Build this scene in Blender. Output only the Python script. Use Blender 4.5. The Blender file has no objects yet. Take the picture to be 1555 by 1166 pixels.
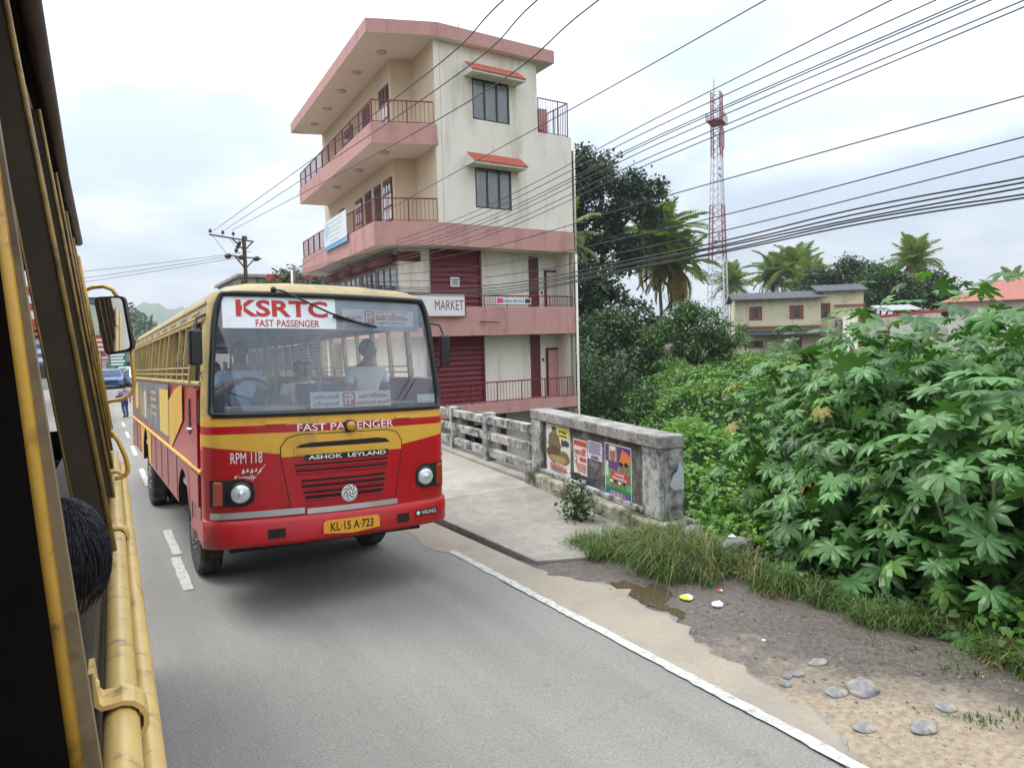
import bpy, bmesh, math, random
import numpy as np
from mathutils import Vector, Matrix
rnd = random.Random(7)
R = math.radians
SC = bpy.context.scene
COL = SC.collection

# ------------------------------------------------------------------ camera
cd = bpy.data.cameras.new('camera')
cd.sensor_width = 36.0
cd.lens = 1085.0 / 1555.0 * 36.0
cd.clip_start = 0.05
cd.clip_end = 9000
cam = bpy.data.objects.new('camera', cd)
COL.objects.link(cam)
_y, _p, _r = R(30.0), R(3.8), R(-1.5)
_f = Vector((math.sin(_y)*math.cos(_p), math.cos(_y)*math.cos(_p), -math.sin(_p)))
_rt = Vector((math.cos(_y), -math.sin(_y), 0)); _up = _rt.cross(_f)
_rt, _up = _rt*math.cos(_r)+_up*math.sin(_r), _up*math.cos(_r)-_rt*math.sin(_r)
cam.matrix_world = Matrix(((_rt.x, _up.x, -_f.x, 0), (_rt.y, _up.y, -_f.y, 0), (_rt.z, _up.z, -_f.z, 2.4), (0, 0, 0, 1)))
SC.camera = cam
SC.view_settings.view_transform = 'Standard'
SC.view_settings.look = 'None'
SC.view_settings.gamma = 1.0
SC.view_settings.exposure = 0.82
SC.view_settings.use_curve_mapping = False
SC.render.engine = 'CYCLES'
SC.cycles.use_denoising = True
SC.cycles.max_bounces = 6
SC.cycles.diffuse_bounces = 3
SC.cycles.glossy_bounces = 2
SC.cycles.transmission_bounces = 6
SC.cycles.transparent_max_bounces = 12
SC.cycles.volume_bounces = 0
SC.cycles.caustics_reflective = False
SC.cycles.caustics_refractive = False
SC.cycles.sample_clamp_indirect = 4.0
SC.cycles.use_light_tree = False
SC.cycles.adaptive_threshold = 0.02

# ------------------------------------------------------------------ sky and sun
SUN_EL, SUN_AZ = R(58), R(-35)          # azimuth measured from +Y towards +X
W = bpy.data.worlds.new('World'); SC.world = W; W.use_nodes = True
nt = W.node_tree; nt.nodes.clear()
def wn(t, **k):
    n = nt.nodes.new(t)
    for a, b in k.items(): setattr(n, a, b)
    return n
wo = wn('ShaderNodeOutputWorld')
sky = wn('ShaderNodeTexSky', sky_type='NISHITA', sun_disc=False, sun_elevation=SUN_EL, sun_rotation=SUN_AZ)
sky.dust_density = 3.0
bgs = wn('ShaderNodeBackground'); bgs.inputs[1].default_value = 0.13
nt.links.new(sky.outputs[0], bgs.inputs[0])
tc = wn('ShaderNodeTexCoord'); sep = wn('ShaderNodeSeparateXYZ'); nt.links.new(tc.outputs['Generated'], sep.inputs[0])
ad = wn('ShaderNodeMath', operation='MAXIMUM'); ad.inputs[1].default_value = 0.0; nt.links.new(sep.outputs[2], ad.inputs[0])
ad2 = wn('ShaderNodeMath', operation='ADD'); ad2.inputs[1].default_value = 0.22; nt.links.new(ad.outputs[0], ad2.inputs[0])
dv = wn('ShaderNodeVectorMath', operation='DIVIDE'); nt.links.new(tc.outputs['Generated'], dv.inputs[0])
cb = wn('ShaderNodeCombineXYZ')
for i in range(3): nt.links.new(ad2.outputs[0], cb.inputs[i])
nt.links.new(cb.outputs[0], dv.inputs[1])
n1 = wn('ShaderNodeTexNoise'); n1.inputs['Scale'].default_value = 1.25; n1.inputs['Detail'].default_value = 7; n1.inputs['Roughness'].default_value = 0.52; n1.inputs['Distortion'].default_value = 0.3
nt.links.new(dv.outputs[0], n1.inputs['Vector'])
rp = wn('ShaderNodeValToRGB')
e = rp.color_ramp.elements
e[0].position = 0.38; e[0].color = (0.56, 0.66, 0.78, 1)
e[1].position = 0.60; e[1].color = (1.08, 1.08, 1.08, 1)
_m = rp.color_ramp.elements.new(0.48); _m.color = (0.76, 0.83, 0.91, 1)
nt.links.new(n1.outputs['Fac'], rp.inputs[0])
bgc = wn('ShaderNodeBackground')
# overcast luminance: the zenith is three times as bright as the horizon
_g1 = wn('ShaderNodeMath', operation='MULTIPLY_ADD'); nt.links.new(ad.outputs[0], _g1.inputs[0]); _g1.inputs[1].default_value = 1.80; _g1.inputs[2].default_value = 0.34
nt.links.new(_g1.outputs[0], bgc.inputs[1])
nt.links.new(rp.outputs[0], bgc.inputs[0])
mx = wn('ShaderNodeMixShader'); mx.inputs[0].default_value = 0.86
nt.links.new(bgs.outputs[0], mx.inputs[1]); nt.links.new(bgc.outputs[0], mx.inputs[2])
nt.links.new(mx.outputs[0], wo.inputs[0])
sl = bpy.data.lights.new('sun', 'SUN'); sl.energy = 1.5; sl.angle = R(25); sl.color = (1, 0.97, 0.92)
so = bpy.data.objects.new('sun', sl); COL.objects.link(so)
_sd = Vector((math.sin(SUN_AZ)*math.cos(SUN_EL), math.cos(SUN_AZ)*math.cos(SUN_EL), math.sin(SUN_EL)))
so.rotation_euler = _sd.to_track_quat('Z', 'Y').to_euler()
so.location = (0, 0, 60)

# ------------------------------------------------------------------ helpers
def link(o, parent=None):
    COL.objects.link(o)
    if parent is not None: o.parent = parent
    return o
def tag(o, label=None, cat=None, group=None, kind=None):
    if label: o['label'] = label
    if cat: o['category'] = cat
    if group: o['group'] = group
    if kind: o['kind'] = kind
    return o
def empty(name, loc=(0, 0, 0), rz=0, label=None, cat=None, group=None, parent=None):
    o = bpy.data.objects.new(name, None); o.empty_display_size = 0.2
    o.location = loc; o.rotation_euler = (0, 0, rz)
    link(o, parent); tag(o, label, cat, group)
    return o
def copy_tree(o, parent=None):
    c = o.copy(); COL.objects.link(c); c.parent = parent
    for ch in list(o.children): copy_tree(ch, c)
    return c

class MB:
    def __init__(s): s.v = []; s.f = []; s.m = []
    def add(s, vs, fs, mi=0, T=None):
        b = len(s.v)
        if T is not None: vs = [T @ Vector(p) for p in vs]
        s.v.extend([tuple(p) for p in vs])
        for f in fs: s.f.append(tuple(b+i for i in f)); s.m.append(mi)
        return s
    def box(s, x0, x1, y0, y1, z0, z1, mi=0, T=None):
        vs = [(x0,y0,z0),(x1,y0,z0),(x1,y1,z0),(x0,y1,z0),(x0,y0,z1),(x1,y0,z1),(x1,y1,z1),(x0,y1,z1)]
        return s.add(vs, [(0,3,2,1),(4,5,6,7),(0,1,5,4),(1,2,6,5),(2,3,7,6),(3,0,4,7)], mi, T)
    def bar(s, p, q, w, h, mi=0, up=(0, 0, 1)):
        p, q = Vector(p), Vector(q); d = (q-p); L = d.length; d.normalize()
        up = Vector(up)
        if abs(d.dot(up)) > 0.98: up = Vector((0, 1, 0))
        sd = d.cross(up).normalized(); u2 = sd.cross(d)
        T = Matrix(((sd.x, d.x, u2.x, p.x), (sd.y, d.y, u2.y, p.y), (sd.z, d.z, u2.z, p.z), (0, 0, 0, 1)))
        return s.box(-w/2, w/2, 0, L, -h/2, h/2, mi, T)
    def tube(s, pts, r, n=8, mi=0, closed=False, caps=True):
        P = [Vector(p) for p in pts]; N = len(P)
        rs = r if isinstance(r, (list, tuple)) else [r]*N
        b = len(s.v); last = None
        for i in range(N):
            a = P[(i-1) % N] if (closed or i > 0) else P[i]
            c = P[(i+1) % N] if (closed or i < N-1) else P[i]
            t = (c-a)
            t = t.normalized() if t.length > 1e-9 else Vector((0, 0, 1))
            if last is None:
                u = Vector((0, 0, 1)) if abs(t.z) < 0.9 else Vector((1, 0, 0))
            else: u = last
            u = (u - t*u.dot(t)).normalized(); last = u; w = t.cross(u)
            for k in range(n):
                a_ = 2*math.pi*k/n
                s.v.append(tuple(P[i]+(u*math.cos(a_)+w*math.sin(a_))*rs[i]))
        for i in range(N if closed else N-1):
            j = (i+1) % N
            for k in range(n):
                k2 = (k+1) % n
                s.f.append((b+i*n+k, b+i*n+k2, b+j*n+k2, b+j*n+k)); s.m.append(mi)
        if caps and not closed:
            s.f.append(tuple(b+k for k in range(n-1, -1, -1))); s.m.append(mi)
            s.f.append(tuple(b+(N-1)*n+k for k in range(n))); s.m.append(mi)
        return s
    def lathe(s, prof, n=16, mi=0, T=None, caps=True):
        vs = []; fs = []
        for (r, z) in prof:
            for k in range(n):
                a = 2*math.pi*k/n; vs.append((r*math.cos(a), r*math.sin(a), z))
        for i in range(len(prof)-1):
            for k in range(n):
                k2 = (k+1) % n; fs.append((i*n+k, i*n+k2, (i+1)*n+k2, (i+1)*n+k))
        if caps:
            fs.append(tuple(range(n-1, -1, -1))); fs.append(tuple((len(prof)-1)*n+k for k in range(n)))
        return s.add(vs, fs, mi, T)
    def prism(s, poly, z0, z1, mi=0, T=None, mib=None):
        n = len(poly)
        vs = [(p[0], p[1], z0) for p in poly]+[(p[0], p[1], z1) for p in poly]
        s.add(vs, [tuple(n+i for i in range(n))], mi, T)
        b = len(s.v)-2*n
        s.f.append(tuple(b+i for i in range(n-1, -1, -1))); s.m.append(mi if mib is None else mib)
        for i in range(n):
            j = (i+1) % n; s.f.append((b+i, b+j, b+n+j, b+n+i)); s.m.append(mi)
        return s
    def ball(s, c, r, nu=10, nv=7, mi=0, T=None):
        rx, ry, rz = r if isinstance(r, (list, tuple)) else (r, r, r)
        vs = []; fs = []
        for j in range(nv+1):
            th = math.pi*j/nv
            for i in range(nu):
                ph = 2*math.pi*i/nu
                vs.append((c[0]+rx*math.sin(th)*math.cos(ph), c[1]+ry*math.sin(th)*math.sin(ph), c[2]+rz*math.cos(th)))
        for j in range(nv):
            for i in range(nu):
                i2 = (i+1) % nu
                fs.append((j*nu+i, (j+1)*nu+i, (j+1)*nu+i2, j*nu+i2))
        return s.add(vs, fs, mi, T)
    def mesh(s, name, mats, smooth=False):
        me = bpy.data.meshes.new(name); me.from_pydata(s.v, [], s.f)
        for m in (mats if isinstance(mats, (list, tuple)) else [mats]): me.materials.append(m)
        if any(s.m): me.polygons.foreach_set('material_index', s.m)
        if smooth: me.polygons.foreach_set('use_smooth', [True]*len(me.polygons))
        me.validate(); me.update()
        return me
    def build(s, name, mats, parent=None, smooth=False, bevel=0, T=None):
        o = bpy.data.objects.new(name, s.mesh(name, mats, smooth))
        link(o, parent)
        if T is not None: o.matrix_local = T
        if bevel:
            b = o.modifiers.new('bevel', 'BEVEL'); b.width = bevel; b.segments = 2; b.limit_method = 'ANGLE'
        return o

def smooth_angle(o, a=40):
    me = o.data
    me.polygons.foreach_set('use_smooth', [True]*len(me.polygons))
    bm = bmesh.new(); bm.from_mesh(me)
    bmesh.ops.remove_doubles(bm, verts=bm.verts, dist=1e-5)
    bmesh.ops.recalc_face_normals(bm, faces=bm.faces)
    for ed in bm.edges:
        if len(ed.link_faces) == 2 and ed.calc_face_angle(0) > R(a): ed.smooth = False
    bm.to_mesh(me); bm.free()
    return o

# ------------------------------------------------------------------ materials
MATS = {}
def mat(name, col, rough=0.6, metal=0.0, var=0.12, scale=6.0, bump=0.0, bscale=40.0, stain=None, sfac=0.5, sscale=1.5, spec=None, coat=0.0, trans=None, island=0.0, streak=0.0):
    m = bpy.data.materials.new(name); m.use_nodes = True
    t = m.node_tree; b = t.nodes['Principled BSDF']
    b.inputs['Roughness'].default_value = rough; b.inputs['Metallic'].default_value = metal
    if spec is not None: b.inputs['Specular IOR Level'].default_value = spec
    if coat: b.inputs['Coat Weight'].default_value = coat; b.inputs['Coat Roughness'].default_value = 0.15
    tcn = t.nodes.new('ShaderNodeTexCoord')
    nz = t.nodes.new('ShaderNodeTexNoise'); nz.inputs['Scale'].default_value = scale; nz.inputs['Detail'].default_value = 6; nz.inputs['Roughness'].default_value = 0.6
    t.links.new(tcn.outputs['Object'], nz.inputs['Vector'])
    mr = t.nodes.new('ShaderNodeMapRange'); mr.inputs[1].default_value = 0.3; mr.inputs[2].default_value = 0.7
    mr.inputs[3].default_value = 1-var; mr.inputs[4].default_value = 1+var
    t.links.new(nz.outputs['Fac'], mr.inputs[0])
    fac = mr.outputs[0]
    if island:
        gi = t.nodes.new('ShaderNodeNewGeometry'); oi = t.nodes.new('ShaderNodeObjectInfo')
        a_ = t.nodes.new('ShaderNodeMath'); a_.operation = 'ADD'; t.links.new(gi.outputs['Random Per Island'], a_.inputs[0]); t.links.new(oi.outputs['Random'], a_.inputs[1])
        f_ = t.nodes.new('ShaderNodeMath'); f_.operation = 'FRACT'; t.links.new(a_.outputs[0], f_.inputs[0])
        r_ = t.nodes.new('ShaderNodeMapRange'); r_.inputs[3].default_value = 1-island; r_.inputs[4].default_value = 1+island; t.links.new(f_.outputs[0], r_.inputs[0])
        q_ = t.nodes.new('ShaderNodeMath'); q_.operation = 'MULTIPLY'; t.links.new(r_.outputs[0], q_.inputs[0]); t.links.new(fac, q_.inputs[1]); fac = q_.outputs[0]
    hs = t.nodes.new('ShaderNodeVectorMath'); hs.operation = 'SCALE'; hs.inputs[0].default_value = col[:3]
    t.links.new(fac, hs.inputs['Scale'])
    out = hs.outputs[0]
    if stain is not None:
        n2 = t.nodes.new('ShaderNodeTexNoise'); n2.inputs['Scale'].default_value = sscale; n2.inputs['Detail'].default_value = 8; n2.inputs['Roughness'].default_value = 0.68
        if streak:
            mp = t.nodes.new('ShaderNodeMapping'); mp.inputs['Scale'].default_value = (1, 1, streak); t.links.new(tcn.outputs['Object'], mp.inputs['Vector']); t.links.new(mp.outputs[0], n2.inputs['Vector'])
        else: t.links.new(tcn.outputs['Object'], n2.inputs['Vector'])
        m2 = t.nodes.new('ShaderNodeMapRange'); m2.inputs[1].default_value = 0.60-0.22*sfac; m2.inputs[2].default_value = 0.74-0.16*sfac
        t.links.new(n2.outputs['Fac'], m2.inputs[0])
        mxn = t.nodes.new('ShaderNodeMixRGB'); mxn.inputs[2].default_value = (*stain[:3], 1)
        t.links.new(m2.outputs[0], mxn.inputs[0]); t.links.new(out, mxn.inputs[1]); out = mxn.outputs[0]
    t.links.new(out, b.inputs['Base Color'])
    if bump:
        n3 = t.nodes.new('ShaderNodeTexNoise'); n3.inputs['Scale'].default_value = bscale; n3.inputs['Detail'].default_value = 5
        t.links.new(tcn.outputs['Object'], n3.inputs['Vector'])
        bp = t.nodes.new('ShaderNodeBump'); bp.inputs['Strength'].default_value = bump; bp.inputs['Distance'].default_value = 0.02
        t.links.new(n3.outputs['Fac'], bp.inputs['Height']); t.links.new(bp.outputs[0], b.inputs['Normal'])
    if trans:
        tl = t.nodes.new('ShaderNodeBsdfTranslucent'); ms = t.nodes.new('ShaderNodeMixShader'); ms.inputs[0].default_value = trans
        s2 = t.nodes.new('ShaderNodeVectorMath'); s2.operation = 'MULTIPLY'; s2.inputs[1].default_value = (1.3, 1.35, 0.6)
        t.links.new(out, s2.inputs[0]); t.links.new(s2.outputs[0], tl.inputs[0])
        t.links.new(b.outputs[0], ms.inputs[1]); t.links.new(tl.outputs[0], ms.inputs[2])
        t.links.new(ms.outputs[0], t.nodes['Material Output'].inputs[0])
    MATS[name] = m
    return m
def glass(name, tint=(0.75, 0.8, 0.82), dust=0.06, rough=0.02, refl=1.0, dust_glare_col=(0.5, 0.5, 0.48)):
    m = bpy.data.materials.new(name); m.use_nodes = True; t = m.node_tree; t.nodes.remove(t.nodes['Principled BSDF'])
    tr = t.nodes.new('ShaderNodeBsdfTransparent'); tr.inputs[0].default_value = (*tint, 1)
    gl = t.nodes.new('ShaderNodeBsdfGlossy'); gl.inputs['Roughness'].default_value = rough
    fr = t.nodes.new('ShaderNodeFresnel'); fr.inputs[0].default_value = 1.55
    mu = t.nodes.new('ShaderNodeMath'); mu.operation = 'MULTIPLY'; mu.inputs[1].default_value = refl; mu.use_clamp = True
    t.links.new(fr.outputs[0], mu.inputs[0])
    m1 = t.nodes.new('ShaderNodeMixShader'); t.links.new(mu.outputs[0], m1.inputs[0]); t.links.new(tr.outputs[0], m1.inputs[1]); t.links.new(gl.outputs[0], m1.inputs[2])
    df = t.nodes.new('ShaderNodeBsdfDiffuse'); df.inputs[0].default_value = (*dust_glare_col, 1)
    tcn = t.nodes.new('ShaderNodeTexCoord'); nz = t.nodes.new('ShaderNodeTexNoise'); nz.inputs['Scale'].default_value = 2.2; nz.inputs['Detail'].default_value = 6
    t.links.new(tcn.outputs['Object'], nz.inputs['Vector'])
    mr = t.nodes.new('ShaderNodeMapRange'); mr.inputs[1].default_value = .3; mr.inputs[2].default_value = .7; mr.inputs[3].default_value = dust*.5; mr.inputs[4].default_value = dust*1.5
    t.links.new(nz.outputs['Fac'], mr.inputs[0])
    m2 = t.nodes.new('ShaderNodeMixShader'); t.links.new(mr.outputs[0], m2.inputs[0]); t.links.new(m1.outputs[0], m2.inputs[1]); t.links.new(df.outputs[0], m2.inputs[2])
    t.links.new(m2.outputs[0], t.nodes['Material Output'].inputs[0])
    MATS[name] = m
    return m

_tn = [0]
def text(s, w, h, m, parent, T, name='lettering', off=0.0, depth=0.0015, shear=0.0, font=None, keep=False):
    """flat lettering, stretched into a w x h box centred at the origin of T (x right, y up, z out)"""
    c = bpy.data.curves.new('lettering', 'FONT'); c.body = s; c.extrude = 0.0; c.offset = off; c.shear = shear; c.resolution_u = 3
    o = bpy.data.objects.new('lettering_source', c); COL.objects.link(o)
    dg = bpy.context.evaluated_depsgraph_get()
    me = bpy.data.meshes.new_from_object(o.evaluated_get(dg))
    bpy.data.objects.remove(o); bpy.data.curves.remove(c)
    n = len(me.vertices)
    if n == 0: return None
    a = np.zeros(n*3); me.vertices.foreach_get('co', a); a = a.reshape(-1, 3)
    mn, mxx = a.min(0), a.max(0); sz = np.maximum(mxx-mn, 1e-6)
    a[:, 0] = (a[:, 0]-(mn[0]+mxx[0])/2)/sz[0]*w
    a[:, 1] = (a[:, 1]-(mn[1]+mxx[1])/2)/sz[1]*h
    a[:, 2] = depth
    me.vertices.foreach_set('co', a.ravel()); me.update()
    me.materials.clear(); me.materials.append(m)
    ob = bpy.data.objects.new(name, me); link(ob, parent); ob.matrix_local = T
    return ob
def facing(px, py, pz, out, up=(0, 0, 1)):
    """matrix at a point with z along 'out', y up: for flat print on a surface"""
    z = Vector(out).normalized(); x = Vector(up).cross(z).normalized(); y = z.cross(x)
    return Matrix(((x.x, y.x, z.x, px), (x.y, y.y, z.y, py), (x.z, y.z, z.z, pz), (0, 0, 0, 1)))
def poly2d(name, pts, m, parent, T, d=0.001):
    o = MB().add([(p[0], p[1], d) for p in pts], [tuple(range(len(pts)))]).build(name, m, parent); o.matrix_local = T
    return o
def rect2d(name, x0, x1, y0, y1, m, parent, T, d=0.001):
    return poly2d(name, [(x0, y0), (x1, y0), (x1, y1), (x0, y1)], m, parent, T, d)

def pydata(name, V, F, mats, parent=None, mi=None, smooth=False):
    me = bpy.data.meshes.new(name)
    V = np.asarray(V, np.float32); F = np.asarray(F, np.int32)
    me.vertices.add(len(V)); me.vertices.foreach_set('co', V.ravel())
    k = F.shape[1]; me.loops.add(F.size); me.loops.foreach_set('vertex_index', F.ravel())
    me.polygons.add(len(F)); me.polygons.foreach_set('loop_start', np.arange(0, F.size, k, dtype=np.int32)); me.polygons.foreach_set('loop_total', np.full(len(F), k, np.int32))
    for m in (mats if isinstance(mats, (list, tuple)) else [mats]): me.materials.append(m)
    if mi is not None: me.polygons.foreach_set('material_index', np.asarray(mi, np.int32))
    if smooth: me.polygons.foreach_set('use_smooth', np.ones(len(F), bool))
    me.update(calc_edges=True)
    o = bpy.data.objects.new(name, me); link(o, parent)
    return o
# ------------------------------------------------------------------ shared materials
def make_asphalt():
    m = bpy.data.materials.new('asphalt'); m.use_nodes = True; t = m.node_tree; b = t.nodes['Principled BSDF']; b.inputs['Roughness'].default_value = .82
    tcn = t.nodes.new('ShaderNodeTexCoord')
    def N(sc, det, ro=.6, mp=None):
        n = t.nodes.new('ShaderNodeTexNoise'); n.inputs['Scale'].default_value = sc; n.inputs['Detail'].default_value = det; n.inputs['Roughness'].default_value = ro
        if mp:
            q = t.nodes.new('ShaderNodeMapping'); q.inputs['Scale'].default_value = mp; t.links.new(tcn.outputs['Object'], q.inputs['Vector']); t.links.new(q.outputs[0], n.inputs['Vector'])
        else: t.links.new(tcn.outputs['Object'], n.inputs['Vector'])
        return n.outputs[0]
    def MR(x, a, b_, c, d):
        n = t.nodes.new('ShaderNodeMapRange'); t.links.new(x, n.inputs[0])
        for k, v in enumerate((a, b_, c, d)): n.inputs[k+1].default_value = v
        return n.outputs[0]
    def MM(op, x, y):
        n = t.nodes.new('ShaderNodeMath'); n.operation = op
        for k, v in enumerate((x, y)):
            if isinstance(v, (int, float)): n.inputs[k].default_value = v
            else: t.links.new(v, n.inputs[k])
        return n.outputs[0]
    grit = MR(N(75, 3, .75), .32, .68, .72, 1.28)
    grit2 = MR(N(240, 2, .7), .35, .65, .80, 1.2)
    patch = MR(N(.55, 6, .6, (1, .25, 1)), .35, .65, .85, 1.13)
    wear = MR(N(.9, 4, .5, (1.6, .05, 1)), .35, .65, .88, 1.10)
    vo = t.nodes.new('ShaderNodeTexVoronoi'); vo.feature = 'DISTANCE_TO_EDGE'; vo.inputs['Scale'].default_value = .22
    dm = t.nodes.new('ShaderNodeMixRGB'); dm.inputs[0].default_value = .12; nn = t.nodes.new('ShaderNodeTexNoise'); nn.inputs['Scale'].default_value = 1.6; nn.inputs['Detail'].default_value = 7
    t.links.new(tcn.outputs['Object'], nn.inputs['Vector']); t.links.new(tcn.outputs['Object'], dm.inputs[1]); t.links.new(nn.outputs['Color'], dm.inputs[2]); t.links.new(dm.outputs[0], vo.inputs['Vector'])
    crack = MR(vo.outputs['Distance'], 0, .004, .93, 1.0)
    spots = MR(N(2.3, 5, .6), .70, .76, 1.0, .72)
    f = MM('MULTIPLY', MM('MULTIPLY', MM('MULTIPLY', grit, grit2), MM('MULTIPLY', patch, wear)), MM('MULTIPLY', crack, spots))
    sc = t.nodes.new('ShaderNodeVectorMath'); sc.operation = 'SCALE'; sc.inputs[0].default_value = (.228, .217, .198); t.links.new(f, sc.inputs['Scale']); t.links.new(sc.outputs[0], b.inputs['Base Color'])
    bp = t.nodes.new('ShaderNodeBump'); bp.inputs['Strength'].default_value = .5; bp.inputs['Distance'].default_value = .02; t.links.new(grit, bp.inputs['Height']); t.links.new(bp.outputs[0], b.inputs['Normal'])
    return m
asphalt = make_asphalt()
dusty = mat('dusty_asphalt', (0.30, 0.258, 0.20), 0.9, var=0.2, scale=60, bump=0.35, bscale=120, stain=(0.235, 0.21, 0.175), sfac=0.6, sscale=1.3)
paint = mat('road_paint', (0.46, 0.45, 0.42), 0.75, var=0.25, scale=25, stain=(0.23, 0.225, 0.215), sfac=0.42, sscale=14)
concrete = mat('concrete_paving', (0.33, 0.305, 0.255), 0.9, var=0.12, scale=5, bump=0.25, bscale=60, stain=(0.22, 0.21, 0.185), sfac=0.6, sscale=1.1)
oldwall = mat('weathered_concrete', (0.44, 0.43, 0.41), 0.92, var=0.3, scale=14, bump=0.6, bscale=35, stain=(0.045, 0.045, 0.042), sfac=0.80, sscale=3.0)
mossy = mat('mossy_concrete', (0.36, 0.335, 0.27), 0.95, var=0.35, scale=8, bump=0.7, bscale=30, stain=(0.05, 0.065, 0.02), sfac=0.85, sscale=2.6)
soil = mat('soil', (0.07, 0.055, 0.035), 0.95, var=0.3, scale=3)
stone = mat('stone', (0.185, 0.185, 0.185), 0.85, var=0.3, scale=25, bump=0.25, bscale=30, stain=(0.34, 0.28, 0.2), sfac=0.55, sscale=9)
black = mat('black_rubber', (0.018, 0.018, 0.02), 0.6, var=0.2)

def smooth01(t): t = min(1, max(0, t)); return t*t*(3-2*t)
def road_z(y):
    if y < -30: return 0.9
    if y < 38: return -0.03*y
    if y < 46: return -1.14-0.03*(y-38)*(1-(y-38)/16)
    return -1.26+0.46*smooth01((y-48)/16)
def edge_x(y):
    if y < 6.8: return 5.75
    if y < 34: return 6.2+0.147*(y-6.8)
    return 10.2+(y-34)*0.1
def terr(x, y):
    rz = road_z(y)-0.06
    e = edge_x(y)
    d = x-e
    if d <= 0:
        z = rz
        if x < -9: z = rz
        return z
    k = smooth01(d/2.6)
    depth = 3.4*(1-smooth01((y-26)/22)) if y > 0 else 3.4*smooth01((y+30)/24)
    floor = rz-depth*(1-smooth01((d-14)/26))
    up = 0.6*smooth01((d-30)/25)
    z = rz*(1-k)+floor*k+up+0.25*math.sin(x*.5+y*.3)*k
    far = smooth01((math.hypot(x, y)-70)/200)
    return z*(1-far)+0.0*far
gx = [-4000, -1500, -500, -200, -100, -50, -30, -18, -12, -9, -7]+list(np.arange(-6, 16, .5))+list(np.arange(16, 62, 2.0))+[70, 80, 95, 120, 160, 250, 500, 1500, 4000]
gy = [-4000, -1200, -400, -150, -80, -50, -38, -30]+list(np.arange(-25, 36, .5))+list(np.arange(37, 80, 1.5))+[85, 95, 110, 140, 200, 300, 600, 1500, 4000]
V = [(x, y, terr(x, y)) for y in gy for x in gx]
nx = len(gx)
F = [(j*nx+i, j*nx+i+1, (j+1)*nx+i+1, (j+1)*nx+i) for j in range(len(gy)-1) for i in range(nx-1)]
tag(pydata('ground', V, F, soil, smooth=True), kind='structure')

# road sheet with a ragged right edge
def right_edge(y):
    pts = [(-40, 3.5), (0, 3.5), (2.35, 3.68), (3.2, 4.0), (4.5, 4.28), (5.8, 4.5), (6.7, 4.12), (40, 4.12), (60, 6), (90, 6.5)]
    for (a, xa), (b, xb) in zip(pts, pts[1:]):
        if a <= y <= b:
            x = xa+(xb-xa)*(y-a)/(b-a); break
    else: x = 4.1
    if y < 6.6: x += 0.06*math.sin(y*7)+0.04*math.sin(y*17+1)+0.03*math.sin(y*31)
    return x
V = []; F = []
ys = list(np.arange(-40, 0, 2))+list(np.arange(0, 8, .08))+list(np.arange(8, 92, .5))
for y in ys:
    for k, x in enumerate((-5.5, -2, 1, 3.3, right_edge(y))): V.append((x, y, road_z(y)-(0.02 if k == 4 and y < 6.6 else 0)))
for j in range(len(ys)-1):
    for i in range(4): F.append((j*5+i, j*5+i+1, j*5+6+i, j*5+5+i))
road = pydata('road', V, F, asphalt)
tag(road, kind='structure')
# dusty strip along the edge of the asphalt
V = []; F = []
ys = list(np.arange(-6, 34, .15))
for y in ys:
    xa = (3.455+.016*(y+4)+.02*math.sin(y*1.3)) if y < 7.9 else 3.62+0.10*math.sin(y*1.3)+.05*math.sin(y*5.1); xb = right_edge(y)-.03
    for x in (max(3.4, min(xa, xb-.05)), xb): V.append((x, y, road_z(y)+.004-(0.02 if y < 6.6 and x == xb else 0)))
for j in range(len(ys)-1): F.append((j*2, j*2+1, j*2+3, j*2+2))
o = pydata('dusty_road_edge', V, F, dusty, road)
# edge line
def strip(name, x0, x1, y0, y1, m, parent, dz=.008, step=.12, jit=.006, dx=0.0):
    V = []; F = []
    n = max(2, int((y1-y0)/step)); r2 = random.Random(hash(name) % 1000+int(y0*10))
    for i in range(n+1):
        y = y0+(y1-y0)*i/n; j = dx*(y-y0)
        V.append((x0+j+r2.uniform(-jit, jit), y, road_z(y)+dz)); V.append((x1+j+r2.uniform(-jit, jit), y, road_z(y)+dz))
    for i in range(n): F.append((2*i, 2*i+1, 2*i+3, 2*i+2))
    return pydata(name, V, F, m, parent)
strip('edge_line', 3.425, 3.52, -4, 7.95, paint, road, dx=0.016, jit=.009, step=.07)
strip('lane_dash', 0.655, 0.765, 8.35, 9.92, paint, road)
strip('lane_dash', 0.69, 0.80, 10.05, 11.7, paint, road)
for k in range(4): strip('lane_dash', 0.7+.02*k, 0.81+.02*k, 16.5+k*6.2, 19.5+k*6.2, paint, road)
strip('lane_dash', 0.56, 0.67, 0.5, 3.2, paint, road)

# verge of sand, mud and stones
vg = bpy.data.materials.new('verge_dirt'); vg.use_nodes = True; t = vg.node_tree; b = t.nodes['Principled BSDF']
tcn = t.nodes.new('ShaderNodeTexCoord'); sx = t.nodes.new('ShaderNodeSeparateXYZ'); t.links.new(tcn.outputs['Object'], sx.inputs[0])
na = t.nodes.new('ShaderNodeTexNoise'); na.inputs['Scale'].default_value = 1.4; na.inputs['Detail'].default_value = 8; na.inputs['Roughness'].default_value = .65; t.links.new(tcn.outputs['Object'], na.inputs['Vector'])
nb = t.nodes.new('ShaderNodeTexNoise'); nb.inputs['Scale'].default_value = 22; nb.inputs['Detail'].default_value = 6; t.links.new(tcn.outputs['Object'], nb.inputs['Vector'])
sa = t.nodes.new('ShaderNodeValToRGB'); sa.color_ramp.elements[0].position = .3; sa.color_ramp.elements[0].color = (.21, .155, .10, 1); sa.color_ramp.elements[1].position = .7; sa.color_ramp.elements[1].color = (.325, .27, .205, 1); t.links.new(nb.outputs[0], sa.inputs[0])
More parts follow.
